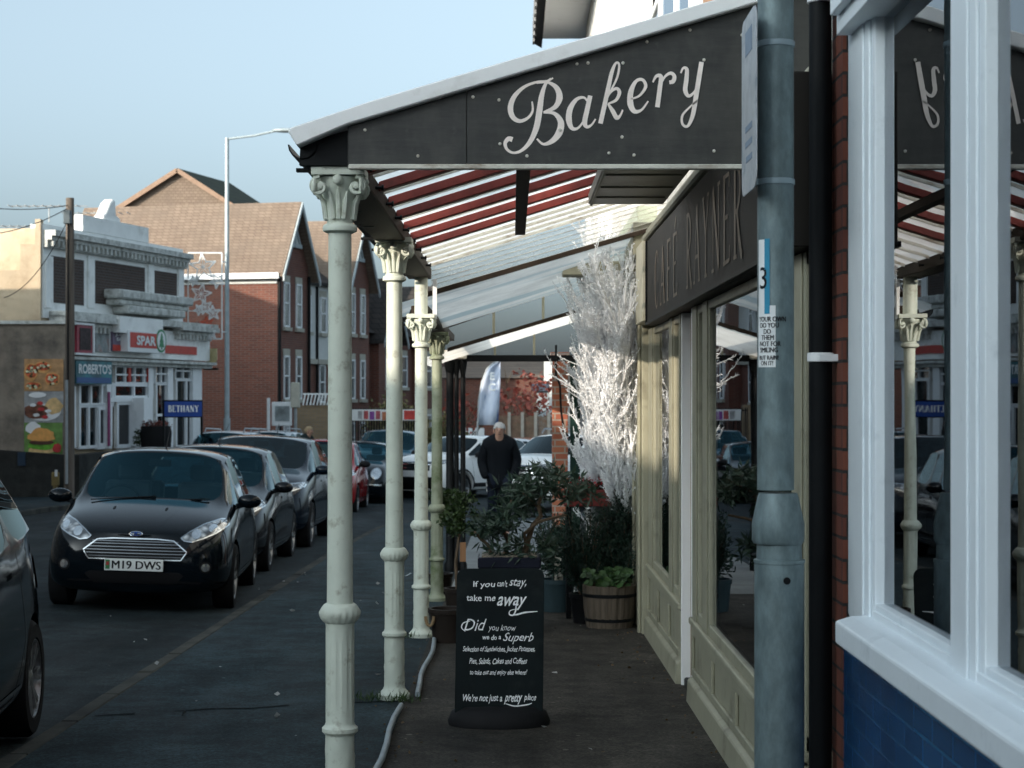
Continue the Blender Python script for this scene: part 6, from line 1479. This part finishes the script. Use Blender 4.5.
q = MB(); q.obox(B0, D1, N1, 3.3, 7.7, -9, -.5, zb2, 3.1); q.build('wall', m_b2, bb)
q = MB(); q.obox(B0, D1, N1, 3.3, 7.7, -9, -.45, 3.1, 6.3); q.build('wall', m_swhite2, bb, label='white rendered recess between the gables')
q = MB(); q.obox(B0, D1, N1, 3.3, 7.7, -.45, -.35, 3.0, 3.2); q.build('band', m_lint, bb)
q = MB(); q.prism([W_(3.2, -.2, 6.3), W_(3.2, -4.5, ZR+.1), W_(3.2, -9, 6.3)], D1*4.6); q.build('roof', m_dtile, bb)
for z, h_ in ((4.3, 1.5), (1.4, 1.6)):
    for u in (4.4, 6.2): win2(u, z, .7, h_, n=-.45 if z > 3 else -.5)
q = MB(); q.prism([W_(3.4, -.45, .3), W_(3.4, 1.1, -.5), W_(3.4, 1.1, -.65), W_(3.4, -.45, .15)], D1*3.6); q.obox(B0, D1, N1, 3.5, 6.8, -.4, .9, -2, -.55); q.build('porch', m_dtile, bb)
q = MB()
for u in (.02, 3.2, 5.4): q.tube([W_(u, .08 if u < 3.25 else -.4, ZE-.3 if u < 3.25 else 6.2), W_(u, .08 if u < 3.25 else -.4, zb2)], .06, 8)
q.obox(B0, D1, N1, 3.25, 7.7, -.35, -.22, 6.25, 6.37); q.build('downpipe', P_black, bb)
q = MB(); q.prism([W_(-.42, .2, ZE-.58), W_(-.32, .2, ZE-.58), W_(-.32, .2, ZE-.36), W_(-.42, .2, ZE-.36)], N1*-9.2); q.build('eaves_gutter', m_sfw, bb)
q = MB(); q.prism([W_(-.08, 0, ZE-.75), W_(.0, 0, ZE-.75), W_(.0, 0, ZE-.42), W_(-.08, 0, ZE-.42)], N1*-9); q.build('soffit', m_swhite2, bb)
# rear tile hung house
rr2 = thing('tile_hung_house', 'tan tile hung gabled house behind the brick block with a mossy dark roof slope', 'house', at(178, 400, 84))
a, b, c = at(178, 173, 84), at(88, 232, 84), at(268, 232, 84); b0 = Vector((b.x, 84, zb2)); c0 = Vector((c.x, 84, zb2))
q = MB(); q.prism([b0, c0, c, a, b], D1*5.5); q.build('wall', m_tile, rr2)
up_ = Vector((0, 0, .12)); q = MB(); q.prism([a+Vector((0, -.2, .05)), c+Vector((.4, -.2, -.2)), c+Vector((.4, -.2, -.08)), a+Vector((0, -.2, .2))], D1*6); q.build('roof', m_moss, rr2)
q = MB(); q.prism([a+Vector((0, -.2, .05)), b+Vector((-.4, -.2, -.2)), b+Vector((-.4, -.2, -.08)), a+Vector((0, -.2, .2))], D1*6); q.build('roof', m_tile, rr2)
q = MB(); a2 = a+Vector((0, -.25, 0)); q.bar(b+Vector((-.4, -.25, -.1)), a2+Vector((0, 0, .1)), .1, .2); q.bar(c+Vector((.4, -.25, -.1)), a2+Vector((0, 0, .1)), .1, .2); q.build('bargeboard', mat('terracotta trim', (.30, .20, .14), .8), rr2)
# lower terrace further on
tr_ = thing('brick_terrace', 'lower red brick terrace with dark roofs behind the columns', 'building', W_(11, 0, gz(80)))
q = MB(); q.obox(B0, D1, N1, 11.2, 24, -8, -.4, zb2, 4.6); q.build('wall', m_b2, tr_)
q = MB(); q.prism([W_(11.1, -.1, 4.5), W_(11.1, -4.2, 7.4), W_(11.1, -8.3, 4.5)], D1*13); q.build('roof', m_dtile, tr_)
gable(12.2, 15.0, 6, 4.6, 6.9, m_b2, m_dtile, tr_); gable(18.4, 21.0, 6, 4.6, 6.9, m_b2, m_dtile, tr_)
for u in (13.6, 17, 19.7, 22.4):
    for z in (2.1, -.7): win2(u, z, 1.0, 1.5, tr_, 0 if u in (13.6, 19.7) else -.4)
# yellow wall, railings, advert frame and slim posts in front of the block
m_yb = brickmat('buff garden brick', ((.30, .21, .12), (.24, .17, .10)), (.22, .19, .15))
a, b = at(297, 405, 62), at(345, 405, 62); q = MB(); q.box(a.x, b.x, 62, 62.3, gz(62)-.3, a.z); tag(q.build('garden_wall', m_yb), 'buff brick garden wall in front of the brick block', 'wall')
t_ = thing('stair_railing', 'white slatted stair railing on top of the buff garden wall', 'railing', at(318, 405, 61.8)); q = MB()
a, b = at(303, 394, 61.9), at(331, 394, 61.9)
for k in range(9): x = a.x+(b.x-a.x)*k/8; q.bar((x, 61.9, at(0, 405, 61.9).z), (x+.08, 61.9, a.z), .04, .04)
q.bar(a, b, .05, .05); q.build('rails', m_sfw, t_)
t_ = thing('advert_frame', 'white framed advert panel on legs before the brick block', 'sign', at(283, 440, 58)); a, b = at(272, 402, 58), at(292, 426, 58)
q = MB(); q.box(a.x, b.x, 57.9, 58, b.z, a.z); q.build('frame', m_sfw, t_, bevel=.02); a, b = at(275, 406, 57.9), at(289.5, 421, 57.9); q = MB(); q.box(a.x, b.x, 57.88, 57.9, b.z, a.z); q.build('print', mat('grey blurred advert', (.28, .32, .33), .3, var=.7, scale=1.6), t_)
q = MB(); a = at(276, 426, 58); b = at(289, 426, 58); q.box(a.x, a.x+.1, 57.9, 58, gz(58)-.1, a.z); q.box(b.x-.1, b.x, 57.9, 58, gz(58)-.1, b.z); q.build('legs', m_galv2, t_)
for px, y0, lab in ((268.5, 398, 'slim white post left of the advert frame'), (295.5, 392, 'slim grey post with a small head right of the advert frame')):
    a = at(px, y0, 57.5); t_ = thing('slim_post', lab, 'post', (a.x, 57.5, gz(57.5)-.1)); q = MB(); q.tube([(a.x, 57.5, gz(57)-.1), a], .05, 8); q.build('shaft', m_sfw if px < 280 else m_galv2, t_)
    if px > 280: MB().box(a.x-.14, a.x+.14, 57.4, 57.6, a.z-.5, a.z+.3).build('head', mat('cream box', (.45, .43, .36), .6), t_, bevel=.03)
# banners
m_ban = mat('white banner vinyl', (.62, .63, .62), .6, var=.05)
for i, (a_, b_, lab) in enumerate([((351, 409.5), (391, 420.5), 'white shop banner with small coloured squares on the fence behind the parked cars'), ((399, 409.5), (418, 420.5), 'white banner with a red panel on the fence behind the parked cars')]):
    a, b = at(a_[0], a_[1], 58), at(b_[0], b_[1], 58); t_ = thing('banner', lab, 'banner', (a.x, 58, b.z)); q = MB(); q.box(a.x, b.x, 57.97, 58, b.z, a.z); q.build('sheet', m_ban, t_)
    for px, py, w_, col in ([(366, 415, 2.2, (.35, .06, .06)), (372, 415.5, 2.4, (.2, .05, .25)), (378, 415, 2.2, (.4, .08, .1)), (360, 415, 2, (.3, .3, .3)), (384, 416, 2, (.35, .12, .05))] if i == 0 else [(410, 415, 6, (.45, .04, .03))]):
        c = at(px, py, 57.96); h = .13 if i == 0 else .14; q = MB(); q.box(c.x-w_/F*58, c.x+w_/F*58, 57.955, 57.968, c.z-h, c.z+h); q.build('print', mat('banner print %d%d' % (i, px), col, .6, var=.4), t_)
    if i == 0:
        q = MB(); text(q, 'FRESH FOOD', at(358, 412.6, 57.96), (1, 0, 0), (0, 0, 1), None, .06) if False else None
q = MB(); a, b = at(345, 408, 58.1), at(422, 408, 58.1)
for k in range(30): x = a.x+(b.x-a.x)*k/29; q.box(x-.02, x+.02, 58.05, 58.1, gz(58)-.1, a.z)
q.box(a.x, b.x, 58.051, 58.099, a.z-.1, a.z-.06); q.box(a.x, b.x, 58.051, 58.099, gz(58)+.2, gz(58)+.24); tag(q.build('fence', P_black), 'black railing fence carrying the white banners', 'fence')

# ================================================================ centre background beyond the bend
def tree(name, label, c, h, rx, rz_, m, n, sz, group=None, bare=0, clumps=30):
    t = thing(name, label, 'tree', (c[0], c[1], gz(c[1])-.1), 0, group); z0 = gz(c[1])-.1; tr = MB(); rt = random.Random(int(c[0]*10+c[1]))
    def br(p, d, L, r, k):
        P = [p]; q_ = d
        for i in range(4): q_ = (q_+Vector((rt.gauss(0, .14), rt.gauss(0, .14), .06))).normalized(); P.append(P[-1]+q_*L/4)
        tr.tube(P, [r*(1-.12*i) for i in range(5)], 6)
        if k < 3+bare:
            for _ in range(3): br(P[rt.choice((2, 3, 4))], (q_+Vector((rt.gauss(0, .6), rt.gauss(0, .6), rt.gauss(.1, .35)))).normalized(), L*.68, r*.55, k+1)
    br(Vector((c[0], c[1], z0)), Vector((0, 0, 1)), h*.42, h*.022, 0); tr.build('trunk', m_bark, t, smooth=60)
    if n:
        lf = MB(); leaves(lf, (c[0], c[1], z0+h*.62), (rx, rx, rz_), n, sz, rnd=rt, clumps=clumps); lf.build('crown', m, t)
L_red = leafmat('red autumn leaf', (.20, .03, .02), (.46, .12, .08)); L_hedge = leafmat('yellowing hedge leaf', (.08, .085, .03), (.24, .20, .09))
tree('red_leaved_tree', 'tree with sparse red autumn leaves right of the feather flag', (.55, 64, 0), 4.6, 1.5, 1.0, L_red, 380, .13, 'autumn trees beyond the bend', 0, 26); tree('red_leaved_tree', 'small red leaved tree left of the feather flag', (-1.9, 65, 0), 3.6, .8, .7, L_red, 200, .12, 'autumn trees beyond the bend')
tree('bare_tree', 'bare branched tree in front of the pale house', (.9, 72, 0), 3.4, 1, 1, L_red, 0, .1, None, 1); tree('bare_tree', 'bare tree at the end of the street near the dark shed', (2.0, 70, 0), 3.3, 1, 1, L_red, 0, .1, None, 1)
hd = thing('hedge', 'yellowing hedge left of the feather flag', 'hedge', (-1.9, 60, gz(60))); lf = MB(); leaves(lf, (-2.2, 61, gz(61)+1.15), (1.1, .5, 1.1), 2600, .09, clumps=30); lf.build('foliage', L_hedge, hd)
hd = thing('hedge', 'tall leafy bush behind the third and fourth columns by the brick terrace', 'hedge', (-4.4, 66, gz(66))); lf = MB(); leaves(lf, (-3.9, 66, gz(66)+1.6), (1.3, .7, 1.7), 2600, .10, clumps=30); lf.build('foliage', L_hedge, hd)
ph = thing('pale_house', 'pale rendered house with windows beyond the red leaved trees', 'house', (0, 96, gz(90))); q = MB(); q.box(-4.2, 3.2, 96, 104, zb2, 2.5); q.build('wall', mat('pale house render', (.56, .53, .48), .8, var=.06), ph)
q = MB(); q.prism([(-4.6, 95.6, 2.4), (-4.6, 100, 3.9), (-4.6, 104.4, 2.4)], (8.2, 0, 0)); q.build('roof', m_tile, ph)
for x in (-3.2, -1.6, .2, 1.8):
    for z in (-1.2, .9):
        q = MB(); q.box(x-.5, x+.5, 95.93, 96, z, z+1.3); o = q.build('window', m_sfw, ph); q = MB(); q.box(x-.42, x+.42, 95.9, 95.925, z+.08, z+1.22); q.build('pane', G_far2, o)
ph = thing('red_brick_house', 'red brick garden house behind the flag', 'house', (-1, 80, gz(80))); q = MB(); q.box(-2.9, 1.1, 80, 84, zb2, at(0, 377, 80).z); q.build('wall', m_b2, ph)
q = MB(); q.prism([(-3.1, 79.8, at(0, 378, 80).z), (-3.1, 82, at(0, 366, 80).z), (-3.1, 84.2, at(0, 378, 80).z)], (4.4, 0, 0)); q.build('roof', m_tile, ph)
q = MB(); q.box(-2.2, -1.2, 79.95, 80, -1.2, .3); q.build('window', m_sfw, ph)
sd = thing('garden_shed', 'shed with a dark blue flat roof beside the brick pier', 'shed', at(540, 420, 68)); a, b = at(535, 384, 68), at(560, 391, 68); q = MB(); q.box(a.x-.1, b.x, 67.8, 71, b.z, a.z); q.build('roof', mat('blue slate roof', (.05, .07, .10), .5), sd); q = MB(); q.box(a.x+.1, b.x, 68, 71, zb2, b.z); q.build('wall', mat('grey blue boards', (.30, .34, .36), .7), sd)
q = MB(); a, b = at(544, 358, 66), at(560, 381, 66); q.box(a.x, b.x, 66, 66.2, b.z, a.z); q.box(a.x+.2, a.x+.3, 66.05, 66.15, zb2, b.z); tag(q.build('white_board', m_ban), 'blank white hoarding board beside the brick pier', 'sign')
t_ = thing('fence', 'brown close boarded garden fence behind the white cars', 'fence', at(525, 437, 60)); a, b = at(496, 416, 60), at(562, 416, 60); q = MB(); n = 46
for k in range(n):
    x = a.x+(b.x-a.x)*k/n; q.box(x, x+(b.x-a.x)/n*.86, 60, 60.03, gz(60)+.25, a.z+R.uniform(-.03, .03))
q.build('boards', mat('fence timber', (.16, .11, .075), .85, var=.35), t_); q = MB()
for k in range(6): x = a.x+(b.x-a.x)*k/5; q.box(x-.05, x+.05, 59.93, 59.999, gz(60)-.1, a.z+.12)
q.build('post', mat('concrete post', (.34, .32, .28), .8), t_)
a, b = at(440, 438, 59), at(562, 438, 59); q = MB(); q.box(a.x, b.x, 59.2, 59.5, gz(60)-.3, a.z); tag(q.build('dwarf_wall', m_brickr), 'low red brick wall along the bend under the garden fence', 'wall')
t_ = thing('feather_flag', 'pale blue feather flag with white capitals on a curved pole', 'flag', at(479, 437, 53)); q = MB()
L_p = [(477, 437), (478, 420), (479, 400), (482, 382), (487, 369), (493, 363), (500, 361)]
q.tube([at(x, y, 53) for x, y in L_p], [.03]*5+[.02, .012], 8); q.build('pole', m_galv2, t_, smooth=60)
RP = [(498, 425), (499, 410), (500, 395), (500.5, 380), (500.5, 370), (500.3, 365), (500, 361)]; LPn = [(478.5, 425), (479, 410), (480, 395), (483, 380), (487.5, 369), (493, 364), (500, 361)]
vs = []
for (x0, y0), (x1, y1) in zip(LPn, RP):
    for k in range(9): p = at(x0+(x1-x0)*k/8, y0+(y1-y0)*k/8, 53); vs.append(p+Vector((0, .07*math.sin(k*.9+y0*.06), 0)))
q = MB(); q.add(vs, [(i*9+k, i*9+k+1, i*9+k+10, i*9+k+9) for i in range(6) for k in range(8)])
m, nt, out = nodes('pale blue flag cloth'); cc = coords(nt, (1, 1, .35)); bsdf(nt, out, ramp(nt, noise_n(nt, cc, 3.2, 2), [(.4, (.40, .46, .58)), (.55, (.50, .55, .64)), (.66, (.10, .16, .36))]), .7)
o = q.build('cloth', m, t_, smooth=80); s = o.modifiers.new('Solidify', 'SOLIDIFY'); s.thickness = .006
q = MB()
for ch, px, py in (('E', 490, 380), ('C', 488.5, 391)): text(q, ch, at(px, py, 52.86), (1, 0, 0), (0, 0, 1), None, .22, bold=.03)
q.build('lettering', m_swhite, t_)

# ================================================================ unseen blocks added and sized to shade the street and cut reflections
def terrace(name, label, x0, x1, y0, y1, zt_, m):
    t = thing(name, label, 'building', ((x0+x1)/2, (y0+y1)/2, gz(y0))); q = MB(); q.box(x0, x1, y0, y1, -3, zt_-.6); q.build('wall', m, t)
    q = MB(); q.box(x0-.2, x1+.2, y0, y1, zt_-.6, zt_); q.build('parapet', m_corn, t)
    y = y0+1.5
    while y < y1-1.5:
        for z in (.6, 3.3):
            if z+1.6 < zt_-.6: q = MB(); q.box(x1, x1+.06, y-.6, y+.6, z, z+1.5); o = q.build('window', m_sfw, t); q = MB(); q.box(x1+.06, x1+.07, y-.5, y+.5, z+.1, z+1.4); q.build('pane', G_far2, o)
        y += 3.1
terrace('unseen_terrace', 'unseen brick terrace added far behind the viewpoint to cut bright reflections', -16, 9, -62, -52, 7.5, m_b2)
terrace('unseen_terrace', 'unseen brick terrace across the road behind the viewpoint, sized to shade the right hand shop', -18, -13, -34, -7.3, 9.6, m_b2)
terrace('unseen_terrace', 'unseen narrow brick front across the road, shaped to set the shadow line on the fascia', -14.4, -13, -7.2, -4.1, 7.5, m_b2)
terrace('unseen_terrace', 'unseen low brown brick terrace across the road, its height set for the sun on the cafe door', -24, -13, -4, 11, 6.0, m_dbrick)
terrace('unseen_terrace', 'unseen rendered terrace across the road just before the store, sized to shade the street', -24, -13, 11.1, 40, 6.4, m_grimy)
terrace('unseen_terrace', 'unseen tall brick house added behind the store to shade the brick block', -42, -24, 48, 60, 10.4, m_b2)

# fallen leaves along the foot of the shopfront
m_lit = leafmat('fallen leaf', (.05, .03, .012), (.16, .10, .045)); q = MB(); rl = random.Random(11)
for _ in range(150):
    y = rl.uniform(7.5, 15); x = rl.choice([1.0-abs(rl.gauss(0, .09)), rl.uniform(-.6, 1.0), -.62+rl.gauss(0, .06)]); leaf(q, Vector((x, y, gz(y)+.012)), Vector((rl.gauss(0, 1), rl.gauss(0, 1), rl.gauss(0, .12))).normalized(), rl.uniform(.008, .02), 1.5, rl)
tag(q.build('fallen_leaves', m_lit), 'scattered dead leaves on the forecourt along the foot of the shopfront', 'leaves', kind='stuff')

# dark grime in the gutter and scraps of litter
q = MB(); pts = [p for p in line(RK[:5], .25) if p[1] > 5]
vs = []
for i, (x, y) in enumerate(pts): w_ = .10+.09*noise.noise(Vector((y*1.7, 3, 0)))+.05*noise.noise(Vector((y*6, 1, 0))); vs += [(x-.005, y, gz(y)-.094), (x-w_*.5, y, gz(y)-.092), (x-w_, y, gz(y)-.090)]
q.add(vs, [(3*i+k, 3*i+k+1, 3*i+k+4, 3*i+k+3) for i in range(len(pts)-1) for k in (0, 1)])
tag(q.build('gutter_dirt', mat('wet gutter silt', (.006, .0065, .006), .7, var=.5, scale=9, bump=.5, spec=.2)), kind='structure')
q = MB(); rl = random.Random(4)
for _ in range(60):
    x = rl.uniform(-5.5, -.7) if rl.random() < .6 else rl.uniform(-2.4, .9); y = rl.uniform(7.6, 22); road = x < -2.6
    d = max(0., -2.46-x); zz_ = gz(y)+(-.1+min(d*.0277, .1) if road else 0)+.012
    leaf(q, Vector((x, y, zz_)), Vector((rl.gauss(0, 1), rl.gauss(0, 1), rl.gauss(0, .05))).normalized(), rl.uniform(.012, .04), 1.3, rl)
tag(q.build('litter', leafmat('pale scraps', (.12, .13, .13), (.5, .5, .48))), 'tiny pale scraps of litter scattered on the road and pavement', 'litter', kind='stuff')

# sprayed utility marks on the pavement
q = MB(); m_spray = mat('white spray paint', (.42, .46, .47), .9, var=.4, scale=40)
def gmark(px, py):
    d = (py-HY)/F; Y = 8.
    for _ in range(30): Y = (CAMZ-gz(Y)-.005)/d
    return ((px-CX)/F*Y, Y)
for pts in ([(398, 571), (404, 576), (411, 573)],):
    P = [gmark(*p) for p in pts]; q.ribbon(P, .018, (0, 0, gz(P[0][1])+.003), (1, 0, 0), (0, 1, 0), .002)
for v in q.v: v.z = gz(v.y)+.005
tag(q.build('spray_marks', m_spray), kind='structure')
